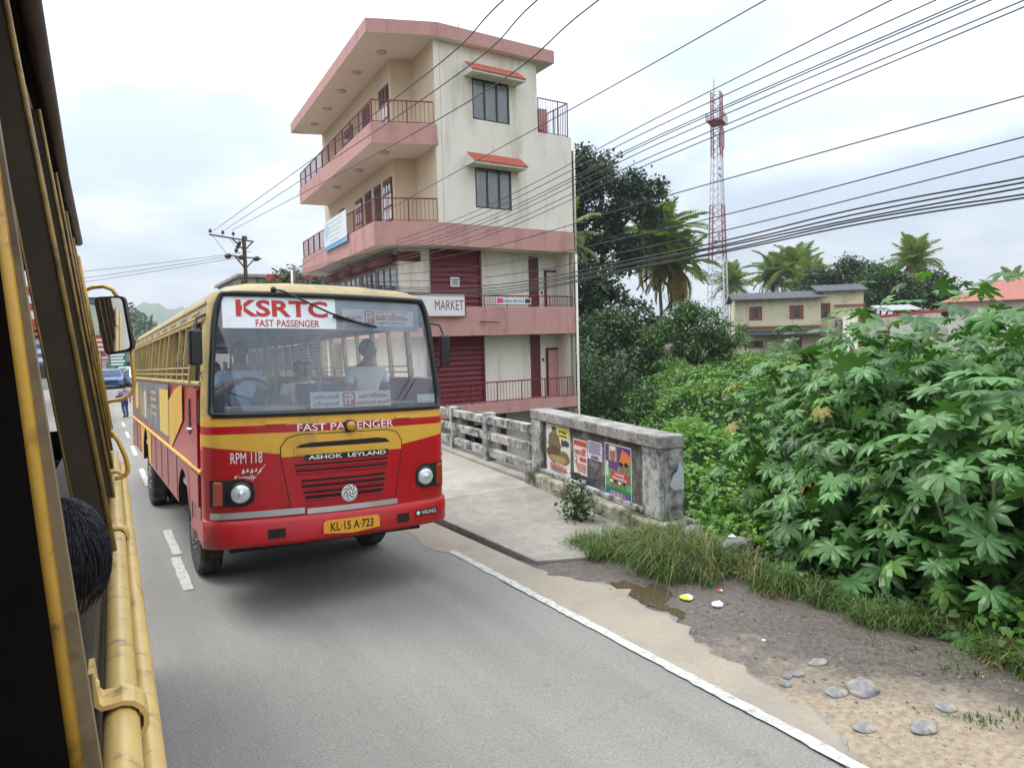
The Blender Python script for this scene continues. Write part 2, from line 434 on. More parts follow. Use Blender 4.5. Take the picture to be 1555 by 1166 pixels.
mu = t.nodes.new('ShaderNodeValToRGB'); mu.color_ramp.elements[0].position = .3; mu.color_ramp.elements[0].color = (.06, .05, .042, 1); mu.color_ramp.elements[1].position = .72; mu.color_ramp.elements[1].color = (.135, .115, .095, 1); t.links.new(nb.outputs[0], mu.inputs[0])
def mth(op, a, b_=None, clamp=False):
    n = t.nodes.new('ShaderNodeMath'); n.operation = op; n.use_clamp = clamp
    for i, q in enumerate((a, b_)):
        if q is None: continue
        if isinstance(q, (int, float)): n.inputs[i].default_value = q
        else: t.links.new(q, n.inputs[i])
    return n.outputs[0]
# the wet mud lies in the low part near the wall and along the grass
w1 = mth('ADD', mth('MULTIPLY', mth('SUBTRACT', sx.outputs[1], 3.6), 0.55), mth('MULTIPLY', mth('SUBTRACT', sx.outputs[0], 4.55), 1.1))
w1 = mth('ADD', mth('ADD', w1, .5), mth('MULTIPLY', mth('SUBTRACT', na.outputs[0], .5), 3.0))
w2 = mth('MULTIPLY', mth('SUBTRACT', sx.outputs[0], 4.85), 2.5)
wet = mth('ADD', mth('MAXIMUM', w1, w2), .35, True)
mx = t.nodes.new('ShaderNodeMixRGB'); t.links.new(wet, mx.inputs[0]); t.links.new(sa.outputs[0], mx.inputs[1]); t.links.new(mu.outputs[0], mx.inputs[2]); t.links.new(mx.outputs[0], b.inputs['Base Color'])
ro = t.nodes.new('ShaderNodeMapRange'); ro.inputs[3].default_value = .95; ro.inputs[4].default_value = .5; t.links.new(wet, ro.inputs[0]); t.links.new(ro.outputs[0], b.inputs['Roughness'])
bp = t.nodes.new('ShaderNodeBump'); bp.inputs['Strength'].default_value = .7; bp.inputs['Distance'].default_value = .03; t.links.new(nb.outputs[0], bp.inputs['Height']); t.links.new(bp.outputs[0], b.inputs['Normal'])
def hsh(x, y):
    return .5*math.sin(x*3.1+1.3*math.sin(y*2.3))+.3*math.sin(y*4.7+x*1.9)+.2*math.sin(x*9+y*7)
def verge_z(x, y):
    z = road_z(y)-.012+.02*hsh(x, y)
    u = smooth01((x-5.0)/.9)
    z += .03*u
    m = math.exp(-((x-4.62)/.32)**2-((y-5.15)/.55)**2)
    return z-.035*m-.012*smooth01(1-(x-right_edge(y))/.25)
V = []; F = []
ys = np.arange(-6, 7.2, .07); nxs = 44
for y in ys:
    x0 = right_edge(y)-.12
    for i in range(nxs):
        x = x0+(6.4-x0)*i/(nxs-1)
        zz = verge_z(x, y)
        if x > 5.75: zz -= (x-5.75)*0.55
        V.append((x, y, zz))
for j in range(len(ys)-1):
    for i in range(nxs-1): F.append((j*nxs+i, j*nxs+i+1, (j+1)*nxs+i+1, (j+1)*nxs+i))
tag(pydata('verge', V, F, vg, smooth=True), kind='structure')

# puddle
pm = bpy.data.materials.new('puddle_water'); pm.use_nodes = True; pb = pm.node_tree.nodes['Principled BSDF']
pb.inputs['Base Color'].default_value = (.075, .055, .032, 1); pb.inputs['Roughness'].default_value = .04; pb.inputs['Specular IOR Level'].default_value = .6
pts = []
for k in range(40):
    a = 2*math.pi*k/40; rr = 1+.18*math.sin(3*a+1)+.12*math.sin(5*a)+.08*math.sin(9*a+2)
    pts.append((4.60+.25*rr*math.cos(a)+.0*math.sin(a), 5.10+.72*rr*math.sin(a)))
zp = road_z(5.08)-.031
o = MB().add([(p[0], p[1], zp-.03*(p[1]-5.08)*0.0) for p in pts], [tuple(range(40))]).build('puddle', pm); tag(o, kind='structure')

# pavement: raised concrete slabs with a kerb edge
pav = empty('pavement', (0, 0, 0)); tag(pav, kind='structure')
def para_x(y): return 6.04+.1477*(y-6.8)
cuts = [6.62, 10.55, 14.6, 19, 24, 29, 34]
conc2 = mat('concrete_paving_worn', (0.255, 0.24, 0.205), 0.92, var=0.2, scale=6, bump=0.3, bscale=50, stain=(0.20, 0.19, 0.165), sfac=0.6, sscale=.9)
for i, (a, c) in enumerate(zip(cuts, cuts[1:])):
    m = MB()
    h = .10
    A_ = [(4.15, a), (para_x(a)-.02, a), (para_x(c)-.02, c), (4.15, c)]
    if i == 0: A_ = [(4.22, 6.85), (4.75, 6.62), (5.6, 6.9), (para_x(7.4), 7.4), (para_x(c)-.02, c), (4.15, c-.012)]
    else: A_[0] = (4.15, a+.012); A_[1] = (A_[1][0], a+.012)
    vs = [(p[0], p[1], road_z(p[1])-.2) for p in A_]+[(p[0], p[1], road_z(p[1])+(h if i else (.10 if p[1] > 8 else .035))) for p in A_]
    n = len(A_)
    m.add(vs, [tuple(range(n-1, -1, -1)), tuple(range(n, 2*n))]+[(k, (k+1) % n, n+(k+1) % n, n+k) for k in range(n)])
    m.build('paving_slab', conc2 if i == 0 else concrete, pav, bevel=.012)

# sky hills
hillm = mat('hill_forest', (0.055, 0.085, 0.04), 0.95, var=0.35, scale=.05)
def ridge(name, pts, dist, m, thick, seed, yaw0=0, bumps=0.0):
    r2 = random.Random(seed); mb = MB(); n = len(pts); V = []
    for (bear, top) in pts:
        a = R(bear)
        for k, (dd, hh) in enumerate(((-thick*.9, -8), (-thick*.45, top*.62), (0, top), (thick, -8))):
            j = (1+r2.uniform(-.06, .06)) if k in (1, 2) else 1
            V.append((math.sin(a)*(dist+dd), math.cos(a)*(dist+dd), hh*j+(r2.uniform(-bumps, bumps) if k in (1, 2) else 0)))
    F = [(i*4+k, i*4+k+1, i*4+k+5, i*4+k+4) for i in range(n-1) for k in range(3)]
    o = pydata(name, V, F, m, smooth=True); tag(o, kind='structure')
    return o
prof = []
for i in range(181):
    bb = -20+i*.5
    prof.append((bb, 40+20*math.exp(-((bb-4.2)/4.5)**2)+14*math.sin(bb*.21+1)+6*math.sin(bb*.63)+3*math.sin(bb*1.7)+2.5*math.sin(bb*2.3)+1.5*math.sin(bb*4.7+1)-55*smooth01((bb-6)/8)*(1-smooth01((bb-70)/20))))
ridge('hills', prof, 1500, hillm, 400, 3, bumps=3)
# ------------------------------------------------------------------ the oncoming bus
b_red = mat('bus_red', (0.43, 0.009, 0.015), 0.28, var=0.10, scale=2.5, stain=(0.27, 0.03, 0.025), sfac=.4, sscale=2.2, coat=.15, streak=.35, bump=.08, bscale=3, spec=.35)
b_yel = mat('bus_yellow', (0.68, 0.38, 0.05), 0.42, var=0.08, scale=3, stain=(0.46, 0.27, 0.06), sfac=.4, sscale=2.4, streak=.4, bump=.06, bscale=3, spec=.35)
b_must = mat('bus_mustard', (0.47, 0.33, 0.11), 0.55, var=0.12, scale=3, stain=(0.25, 0.19, 0.09), sfac=.5, sscale=3.5, bump=.05)
b_pink = mat('bus_red_side_sheen', (0.33, 0.075, 0.07), 0.38, var=0.12, scale=2, stain=(0.26, 0.10, 0.085), sfac=.5, sscale=1.6)  # side red paled so the colour carries its glancing reflection
b_ad = mat('bus_ad_grey', (0.13, 0.125, 0.135), 0.5, var=0.25, scale=2, stain=(0.25, 0.24, 0.25), sfac=.5, sscale=2.4)
b_ady = mat('bus_ad_yellow', (0.62, 0.44, 0.09), 0.5, var=0.12, scale=4)
chrome = mat('dull_chrome', (0.55, 0.55, 0.54), 0.3, 0.7, var=.1)
white_print = mat('white_lettering', (0.75, 0.73, 0.70), 0.6, var=.1, scale=20)
red_print = mat('red_lettering', (0.50, 0.035, 0.025), 0.6, var=.15, scale=25)
white_board = mat('white_board', (0.80, 0.85, 0.87), 0.55, var=.05)
dark_int = mat('dark_interior', (0.045, 0.045, 0.05), 0.8, var=.2)
grey_int = mat('grey_interior', (0.34, 0.36, 0.38), 0.7, var=.15)
seat_mat = mat('seat_vinyl', (0.07, 0.09, 0.16), 0.55, var=.2)
black_gloss = mat('black_plastic', (0.012, 0.012, 0.013), 0.35, var=.2)
slot_dark = mat('slot_shade_and_black_parts', (0.01, 0.008, 0.008), 0.8, var=.2)  # paints shade into flat slots and openings; also seams, emblem, underbody
plate_y = mat('number_plate_yellow', (0.75, 0.33, 0.015), 0.5, var=.06)
orange_lens = mat('orange_lens', (0.30, 0.045, 0.01), 0.2, var=.2, coat=.5)
amber_lens = mat('amber_lens', (0.55, 0.28, 0.01), 0.2, var=.2, coat=.5)
lamp_lens = mat('headlamp_lens', (0.62, 0.64, 0.65), 0.12, 0.35, var=.25, scale=30, coat=1.0)
rubber = mat('tyre_rubber', (0.022, 0.021, 0.02), 0.85, var=.25, scale=15, stain=(0.09, 0.08, 0.065), sfac=.4, sscale=5)
rimm = mat('wheel_rim', (0.16, 0.12, 0.10), 0.6, 0.2, var=.3, scale=10)
pole_gal = mat('galvanised_steel', (0.38, 0.38, 0.37), 0.5, 0.4, var=.2)
ws_glass = glass('windscreen_glass', (0.98, 0.99, 1.0), dust=.11, refl=2.4, dust_glare_col=(.48, .56, .68))  # bluish diffuse film paints sky reflection into the glass, besides dirt
side_glass = glass('side_glass', (0.55, 0.6, 0.62), dust=.05, refl=1.4)

BR = R(2.0); BYAW = R(-1.1); BS = .03
_by = Vector((math.sin(BYAW)*math.cos(BS), math.cos(BYAW)*math.cos(BS), -math.sin(BS)))
_bx = Vector((math.cos(BYAW), -math.sin(BYAW), 0)); _bz = _bx.cross(_by)
_bx2 = _bx*math.cos(BR)-_bz*math.sin(BR); _bz2 = _bz*math.cos(BR)+_bx*math.sin(BR)
BM = Matrix(((_bx2.x, _by.x, _bz2.x, 1.99), (_bx2.y, _by.y, _bz2.y, 7.06), (_bx2.z, _by.z, _bz2.z, -.03*7.06+.03), (0, 0, 0, 1)))
bus = empty('passenger_bus', label='red and yellow oncoming bus with white lettered board in its wide windscreen', cat='bus')
bus.matrix_world = BM
BL = 10.6
WZ = [(.55, 1.22), (.9, 1.245), (1.9, 1.24), (2.2, 1.225), (2.78, 1.175), (2.95, 1.145), (3.06, 1.095), (3.2, .95)]
def bw(z):
    if z <= WZ[0][0]: return WZ[0][1]
    for (a, p), (c, q) in zip(WZ, WZ[1:]):
        if z <= c: return p+(q-p)*(z-a)/(c-a)
    return WZ[-1][1]
def bfront(x, z):
    w = bw(z); ax = min(abs(x), w); y = -.13+.19*(ax/1.25)**2; r = .15
    if ax > w-r: y += r-math.sqrt(max(0, r*r-(ax-(w-r))**2))
    if z > 1.75: y += (z-1.75)/1.33*.20
    return y
XN = [-1, -.998, -.99, -.975, -.95, -.92, -.88, -.8, -.7, -.6, -.5, -.4, -.2, 0, .2, .4, .5, .6, .7, .8, .88, .92, .95, .975, .99, .998, 1]
def zyel(x): return 1.475 if abs(x) < .45 else 1.475+(abs(x)-.45)*.145
rows = [lambda x: .86, lambda x: 1.1, lambda x: 1.3, zyel, lambda x: 1.70, lambda x: 1.775, lambda x: 1.87]
rm = [0, 0, 0, 1, 0, 1]
m = MB()
def front_pt(xn, z): w = bw(z); return (xn*w, bfront(xn*w, z), z)
for r in range(len(rows)-1):
    base = len(m.v)
    for xn in XN:
        for q in (r, r+1):
            z = rows[q](xn*1.245); m.v.append(front_pt(xn, z))
    for i in range(len(XN)-1): m.f.append((base+2*i, base+2*i+2, base+2*i+3, base+2*i+1)); m.m.append(rm[r])
smooth_angle(m.build('front_panel', [b_red, b_yel], bus), 50)
# pillars and header around the windscreen
m = MB()
zs = [1.87, 2.1, 2.4, 2.7, 2.95, 3.05]
pil = [x for x in XN if x >= .945]
for s in (-1, 1):
    m = MB(); base = 0
    for z in zs:
        for xn in pil: m.v.append(front_pt(s*xn, z))
    n = len(pil)
    for j in range(len(zs)-1):
        for i in range(n-1):
            q = (base+j*n+i, base+j*n+i+1, base+(j+1)*n+i+1, base+(j+1)*n+i); m.f.append(q if s > 0 else q[::-1]); m.m.append(0)
    smooth_angle(m.build('windscreen_pillar', b_must, bus), 50)
# roof skin
sec = [(-1.175, 2.78), (-1.168, 2.82), (-1.145, 2.95), (-1.095, 3.06), (-.98, 3.115), (-.8, 3.15), (-.4, 3.185), (0, 3.195), (.4, 3.185), (.8, 3.15), (.98, 3.115), (1.095, 3.06), (1.145, 2.95), (1.168, 2.82), (1.175, 2.78)]
m = MB(); ringn = len(sec)
yr = [0, .05, .14, .3, .6]+list(np.arange(1.2, 10.3, .9))+[10.3, 10.5, 10.6]
for j, y in enumerate(yr):
    for (x, z) in sec:
        zc = min(z, (3.05, 3.10, 3.15, 3.185, 9)[min(j, 4)])
        if j >= len(yr)-2: zc = min(zc, 3.13 if j == len(yr)-2 else 3.03)
        yy = y+bfront(x, min(z, 3.05)) if j < 4 else y
        m.v.append((x, yy, zc))
for j in range(len(yr)-1):
    for i in range(ringn-1): m.f.append((j*ringn+i, j*ringn+i+1, (j+1)*ringn+i+1, (j+1)*ringn+i)); m.m.append(0)
smooth_angle(m.build('roof', mat('bus_roof_tan', (0.345, 0.265, 0.125), 0.6, var=0.15, scale=3, stain=(0.22, 0.175, 0.10), sfac=.5, sscale=2.5), bus), 40)
roof_o = bus.children[-1]
# inner ceiling
mm = MB(); mm.box(-1.05, 1.05, .35, 10.4, 2.86, 2.90); mm.build('ceiling', grey_int, bus)
# ribs and gutter along the roof side
m = MB()
for s in (-1, 1):
    for z, w, r in ((2.79, 1.182, .018), (2.96, 1.150, .012), (2.84, 1.170, .008)):
        m.tube([(s*w, .38, z), (s*w, BL-.02, z)], r, 6)
m.build('roof_rail', b_must, roof_o)
for s in (-1,):
    for k in range(9): MB().box(-1.166, -1.150, .8+k*1.06, 1.35+k*1.06, 2.885, 2.905).build('vent_strip', chrome if k % 2 else b_must, roof_o)
# sides
ARCH = [(1.72, .50), (7.1, .60)]
def zlow(y):
    z = .74 if y > 1.22 else .66
    for c, r in ARCH:
        if abs(y-c) < r: z = max(z, .70+math.sqrt(r*r-(y-c)**2))
    return z
ysd = sorted(set([round(v, 3) for v in list(np.arange(.30, BL, .25))+[BL]+[c+r*math.sin(R(a)) for c, r in ARCH for a in range(-90, 91, 12)]+[.95, 2.55, 2.9, 3.0, 5.95, 6.3, 7.9, 8.3]]))
for s in (-1, 1):
    m = MB()
    for a, c in zip(ysd, ysd[1:]):
        ym = (a+c)/2
        lowm = 2 if not (5.95 < ym < 8.3) else 1
        if ym < 2.9: lowm = 2 if ym > .95 else 0
        q = [(a, zlow(a+1e-4)), (c, zlow(c-1e-4)), (c, 1.33), (a, 1.33)]
        m.add([(s*bw(z), y, z) for y, z in q], [(0, 1, 2, 3)], lowm)
        # belt panel
        up = 0 if ym < 3.0 else 2
        if ym > 9.6: up = 2
        q = [(a, 1.33), (c, 1.33), (c, 2.17), (a, 2.17)]
        m.add([(s*bw(z), y, z) for y, z in q], [(0, 1, 2, 3)], up)
    # corner strip between front panel and side, from bumper to sill
    for z0, z1, mi in ((.86, 1.55, 0), (1.55, 1.70, 1), (1.70, 1.775, 0), (1.775, 2.17, 1), (2.17, 2.79, 3)):
        if s < 0 or True:
            ya0, ya1 = bfront(2, z0), bfront(2, z1)
            if z0 < 2.1: m.add([(s*bw(z0), ya0, z0), (s*bw(z0), .30, z0), (s*bw(z1), .30, z1), (s*bw(z1), ya1, z1)], [(0, 1, 2, 3)], mi)
            else: m.add([(s*bw(z0), ya0, z0), (s*bw(z0), .36, z0), (s*bw(z1), .5, z1), (s*bw(z1), ya1, z1)], [(0, 1, 2, 3)], mi)
    o = m.build('side_panel', [b_red, b_yel, b_pink, b_must], bus)
    # seams, rub rail and sill
    m = MB(); xx = s*1.25
    m.tube([(xx, .2, 1.335), (xx, BL, 1.335)], .022, 6)
    m.build('rub_rail', b_yel, o)
    m = MB(); m.tube([(s*1.232, .3, 2.175), (s*1.232, BL, 2.175)], .024, 6); m.tube([(s*1.228, .95, 2.26), (s*1.228, BL, 2.26)], .010, 5); m.tube([(s*1.222, .95, 2.33), (s*1.222, BL, 2.33)], .010, 5)
    m.build('sill_rail', b_must, o)
    for yy in (.32, .95, 2.3, 3.35, 4.2, 5.1, 5.95, 8.3, 9.3):
        m = MB(); m.box(min(s*1.240, s*1.2465), max(s*1.240, s*1.2465), yy-.006, yy+.006, .78, 1.31); m.build('panel_seam', slot_dark, o)
    # posts of the open window bays
    yp = list(np.arange(.95, BL-.1, .605))
    for k, yy in enumerate(yp):
        m = MB(); wdt = .06 if k % 2 == 0 else .035
        m.bar((s*1.222, yy, 2.17), (s*1.168, yy, 2.79), wdt, .05, 0, (s, 0, 0)); m.build('window_post', b_must, o)
    # upper lip, roll-up shutters; far-side ones added to block light through the bays
    for k, yy in enumerate(yp[:-1]):
        if (s < 0 and k in (0, 1, 4)) or (s > 0 and yy > 4.3):
            m = MB()
            for j in range(8):
                z = 2.74-j*.055; m.box(min(s*(bw(z)-.05), s*(bw(z)-.035)), max(s*(bw(z)-.05), s*(bw(z)-.035)), yy+.05, yy+.56, z-.05, z-.004)
            m.build('shutter_or_light_block', grey_int, o)
side_l = [c for c in bus.children if c.name.startswith('side_panel')][0]
# bus advertisement on the near side: a grey sheet with yellow bills
TA = facing(-1.2475, 6.3, 1.76, (-1, 0, 0))
rect2d('advert_sheet', -3.25, 3.25, -.33, .37, b_ad, side_l, TA, .001)
rect2d('advert_bill', 2.05, 3.22, -.30, .30, b_ady, side_l, TA, .003)
rect2d('advert_bill', -3.1, -2.3, -.18, .33, b_ady, side_l, TA, .003)
for k in range(5): rect2d('advert_print', -.4-.35*k+.0, -.2-.35*k, -.26, .26-.05*(k % 3), white_print if k in (1,) else b_must, side_l, TA, .003)
for k in range(4): rect2d('advert_print', .55, 1.5, .2-.11*k, .25-.11*k, b_must, side_l, TA, .003)
poly2d('yellow_flash', [(-.02, -.36), (1.4, .12), (1.4, .52), (.7, .46), (-.02, .30)], b_yel, side_l, facing(-1.2485, 3.05-.05-.1, 1.58, (-1, 0, 0)) @ Matrix.Translation((-.1, .05, 0)), .001)
# driver's door with its glass, handle
dm = MB(); dm.box(-1.262, -1.235, .36, .92, .98, 1.30); dm.box(-1.262, -1.238, .36, .92, 1.36, 2.12)
door = dm.build('door', b_red, bus, bevel=.01)
MB().box(-1.272, -1.262, .80, .90, 1.66, 2.02).build('door_latch_plate', black_gloss, door)
m = MB(); m.tube([(-1.27, .78, 1.72), (-1.30, .78, 1.72), (-1.30, .68, 1.72), (-1.27, .66, 1.72)], .010, 6); m.build('handle', chrome, door)
m = MB(); m.add([(-1.24, .30, 1.80), (-1.24, .60, 1.80), (-1.182, .66, 2.72), (-1.182, .52, 2.72)], [(0, 1, 2, 3)]); m.build('quarter_glass', side_glass, bus)
m = MB(); m.tube([(-1.244, .31, 1.80), (-1.244, .60, 1.80), (-1.187, .66, 2.72), (-1.187, .51, 2.72)], .016, 6, closed=True); m.build('quarter_frame', black_gloss, bus)
m = MB(); m.bar((-1.228, .93, 2.17), (-1.172, .93, 2.79), .07, .05); m.build('door_post', b_must, bus)
# rear wall
m = MB(); pts = [(-1.245, .7), (1.245, .7), (1.24, 1.9), (1.145, 2.78), (1.03, 3.03), (0, 3.03), (-1.03, 3.03), (-1.145, 2.78), (-1.24, 1.9)]
hole = [(-.9, 2.0), (.9, 2.0), (.85, 2.7), (-.85, 2.7)]
m.add([(x, BL, z) for x, z in [(-1.245, .7), (1.245, .7), (1.24, 2.0), (-1.24, 2.0)]], [(0, 1, 2, 3)])
m.add([(x, BL, z) for x, z in [(-1.15, 2.7), (1.15, 2.7), (1.03, 3.03), (-1.03, 3.03)]], [(0, 1, 2, 3)])
m.add([(x, BL, z) for x, z in [(-1.24, 2.0), (-.9, 2.0), (-.85, 2.7), (-1.15, 2.7)]], [(0, 1, 2, 3)])
m.add([(x, BL, z) for x, z in [(.9, 2.0), (1.24, 2.0), (1.15, 2.7), (.85, 2.7)]], [(0, 1, 2, 3)])
m.build('rear_panel', b_pink, bus)
# bumper
m = MB()
cols = XN; prof = [(.08, .635), (-.012, .625), (-.045, .66), (-.05, .84), (-.02, .885), (.05, .90)]
for xn in cols:
    for (dy, z) in prof: x = xn*1.252; m.v.append((x, bfront(xn*1.24, 1.0)+dy, z))
n = len(prof)
for i in range(len(cols)-1):
    for j in range(n-1): m.f.append((i*n+j, (i+1)*n+j, (i+1)*n+j+1, i*n+j+1)); m.m.append(0)
for s in (-1, 1):
    ye = bfront(2, 1.0)
    m.add([(s*1.252, ye-.05, .635), (s*1.252, ye+.32, .66), (s*1.252, ye+.32, .88), (s*1.252, ye-.05, .88)], [(0, 1, 2, 3)])
bumper = smooth_angle(m.build('bumper', b_red, bus), 40)
def sp(x, z, inset=0.0, bump=False):
    return (x, bfront(x, z if not bump else 1.0)-(.052 if bump else 0)+inset, z)
def wrap_rect(name, x0, x1, z0, z1, m_, parent, inset=-.004, n=10, bump=False, thick=0):
    mb = MB()
    for i in range(n+1):
        x = x0+(x1-x0)*i/n
        for z in (z0, (z0+z1)/2, z1): mb.v.append(sp(x, z, inset, bump))
    for i in range(n):
        for j in range(2): mb.f.append((i*3+j, i*3+j+3, i*3+j+4, i*3+j+1)); mb.m.append(0)
    return mb.build(name, m_, parent)
def wrap_poly(name, pts, m_, parent, inset=-.004, bump=False):
    # convex outline cut into upright strips so that it follows the curved front
    xs = sorted(set([round(p[0], 4) for p in pts])); fine = []
    for a, c in zip(xs, xs[1:]):
        k = max(1, int((c-a)/.04)); fine += [a+(c-a)*i/k for i in range(k)]
    fine.append(xs[-1]); mb = MB(); n = len(pts)
    for x in fine:
        zs_ = []
        for (xa, za), (xb, zb_) in zip(pts, list(pts[1:])+[pts[0]]):
            if min(xa, xb)-1e-6 <= x <= max(xa, xb)+1e-6:
                if abs(xb-xa) < 1e-6: zs_ += [za, zb_]
                else: zs_.append(za+(zb_-za)*(x-xa)/(xb-xa))
        mb.v.append(sp(x, min(zs_), inset, bump)); mb.v.append(sp(x, max(zs_), inset, bump))
    for i in range(len(fine)-1): mb.f.append((2*i, 2*i+2, 2*i+3, 2*i+1)); mb.m.append(0)
    return mb.build(name, m_, parent)
def wrap_text(s, xc, zc, w, h, m_, parent, inset=-.006, off=0.0, bump=False, shear=0, slope=0.0):
    o = text(s, w, h, m_, parent, Matrix.Identity(4), off=off, shear=shear)
    if o is None: return
    for v in o.data.vertices:
        x = xc+v.co.x; z = zc+v.co.y+slope*v.co.x
        v.co = sp(x, z, inset, bump)
    return o
for xa, xb in ((-.72, -.56), (.58, .72)):
    wrap_rect('tow_opening_shade', xa, xb, .70, .79, slot_dark, bumper, -.003, 3, True)  # flat dark patch in place of the shade inside the hole
wrap_rect('silver_strip', -1.2, -.37, .905, .965, chrome, bus, -.012, 12); wrap_rect('silver_strip', -.345, .60, .895, .95, chrome, bus, -.012, 12)
# number plate
pl = MB()
ptsP = [(-.21, .70), (.08, .675), (.37, .70), (.37, .80), (.34, .825), (-.18, .825), (-.21, .80)]
plate = wrap_poly('number_plate', ptsP, plate_y, bus, -.02, True)
wrap_text('KL·15 A·723', .08, .757, .44, .085, black_gloss, plate, -.024, .012, True)
o = wrap_rect('badge', .80, 1.08, .735, .80, black_gloss, bus, -.006, 4, True)
wrap_text('VIKING', .965, .767, .19, .042, white_print, o, -.010, .0, True)
def disc_on(name, x, z, r, m_, parent, inset, n=24, bump=False, ring=None):
    pts = [(x+r*math.cos(2*math.pi*k/n), z+r*math.sin(2*math.pi*k/n)) for k in range(n)]
    return wrap_poly(name, pts, m_, parent, inset, bump)
disc_on('badge_ring', .83, .767, .022, white_print, o, -.010, 14, True)
# bonnet hatch, grille
hatch = wrap_rect('bonnet_hatch', -.58, .66, .98, 1.46, b_red, bus, -.006, 14)
wrap_poly('bonnet_top', [(-.58, 1.462), (.66, 1.462), (.66, 1.56), (.60, 1.645), (.50, 1.67), (-.42, 1.67), (-.52, 1.645), (-.58, 1.56)], b_yel, bus, -.006)
m = MB(); m.tube([sp(x, z, -.005) for x, z in [(-.50, .97), (-.58, 1.46), (-.58, 1.56), (-.52, 1.645), (-.42, 1.672), (0, 1.675), (.50, 1.672), (.60, 1.645), (.66, 1.56), (.66, 1.46), (.58, .97)]], .005, 5); m.build('hatch_seam', slot_dark, bus)
def slot(x0, x1, z, h, taper=.0, up=0.0):
    n = 10; mb = MB()
    for i in range(n+1):
        f = i/n; x = x0+(x1-x0)*f; hh = h*(1-taper*abs(2*f-1)**3)
        mb.v.append(sp(x, z-hh/2+up*0, -.008)); mb.v.append(sp(x, z+hh/2, -.008))
    for i in range(n): mb.f.append((2*i, 2*i+2, 2*i+3, 2*i+1)); mb.m.append(0)
    o = mb.build('grille_slot_shade', slot_dark, hatch)  # proud dark strip painted as the shade of an open slot
    lip = MB(); lip.tube([sp(x0+(x1-x0)*i/8, z-h/2-.006, -.018) for i in range(9)], .008, 5); lip.build('grille_lip', b_red if z < 1.5 else b_yel, o)
wrap_poly('hatch_recess_shade', [(-.47, 1.53), (-.40, 1.575), (-.3, 1.59), (.38, 1.60), (.48, 1.585), (.54, 1.53)], slot_dark, bus, -.0095)  # dark sheet painted as the shade inside the pull slot
wrap_rect('hatch_pull', -.46, .53, 1.475, 1.545, b_yel, bus, -.016, 12)
for z, x0, x1, h in ((1.375, -.46, .50, .022), (1.318, -.44, .49, .022), (1.22, -.40, .46, .026), (1.165, -.39, .46, .026), (1.105, -.37, .45, .026), (1.055, -.36, .43, .030)):
    slot(x0, x1, z, h)
wrap_rect('name_strip', -.36, .50, 1.418, 1.474, black_gloss, hatch, -.020, 12)
wrap_text('ASHOK  LEYLAND', .07, 1.446, .80, .040, white_print, hatch, -.025, .02)
# round wheel-like emblem with L
em = disc_on('emblem', .07, 1.065, .085, chrome, bus, -.024)
disc_on('emblem_face', .07, 1.075, .076, white_print, em, -.027)
for k in range(7):
    a = 2*math.pi*k/7; p = []
    for q in range(6): t_ = q/5; aa = a+t_*.95; r_ = .036+.036*t_; p.append((.07+r_*math.cos(aa), 1.075+r_*math.sin(aa)))
    for q in range(5, -1, -1): t_ = q/5; aa = a+.38+t_*.75; r_ = .036+.036*t_; p.append((.07+r_*math.cos(aa), 1.075+r_*math.sin(aa)))
    MB().add([sp(x, z, -.030) for x, z in p], [tuple(range(len(p)))]).build('emblem_blade', slot_dark, em)
disc_on('emblem_hub', .07, 1.075, .033, slot_dark, em, -.031); disc_on('emblem_hub', .07, 1.075, .028, white_print, em, -.033)
wrap_text('L', .07, 1.075, .024, .036, slot_dark, em, -.036, .02, shear=.2)
# lettering
wrap_text('FAST PASSENGER', .07, 1.738, .99, .072, white_print, bus, -.008, .008)
wrap_text('RPM 118', -.885, 1.475, .275, .105, white_print, bus, -.006, .0)
wrap_text('Kumily', -.90, 1.285, .20, .055, white_print, bus, -.006, .01, shear=.3)
for q in range(5): wrap_poly('leaf_mark', [(-.93+.035*q, 1.325+.012*(q % 2)), (-.90+.035*q, 1.335+.012*(q % 2)), (-.915+.04*q, 1.375)], white_print, bus, -.006)
wrap_poly('leaf_mark', [(-.80, 1.31), (-.79, 1.315), (-.72, 1.40), (-.725, 1.402)], white_print, bus, -.006)
# amber lamp
m = MB(); T = facing(*sp(.09, 1.735, -.01), (0, -1, 0)); m.lathe([(.062, -.03), (.062, .03), (.052, .045)], 18, 0, T); lamp = m.build('amber_lamp', black_gloss, bus)
m = MB(); m.lathe([(.052, .04), (.045, .055), (.02, .064), (.002, .066)], 18, 0, T); m.build('lens', amber_lens, lamp, smooth=True)
for x in (-.62, .68):
    m = MB(); m.tube([sp(x-.09, 1.792, -.02), sp(x+.09, 1.792, -.02)], .012, 6); m.build('hinge_handle', b_yel, bus)
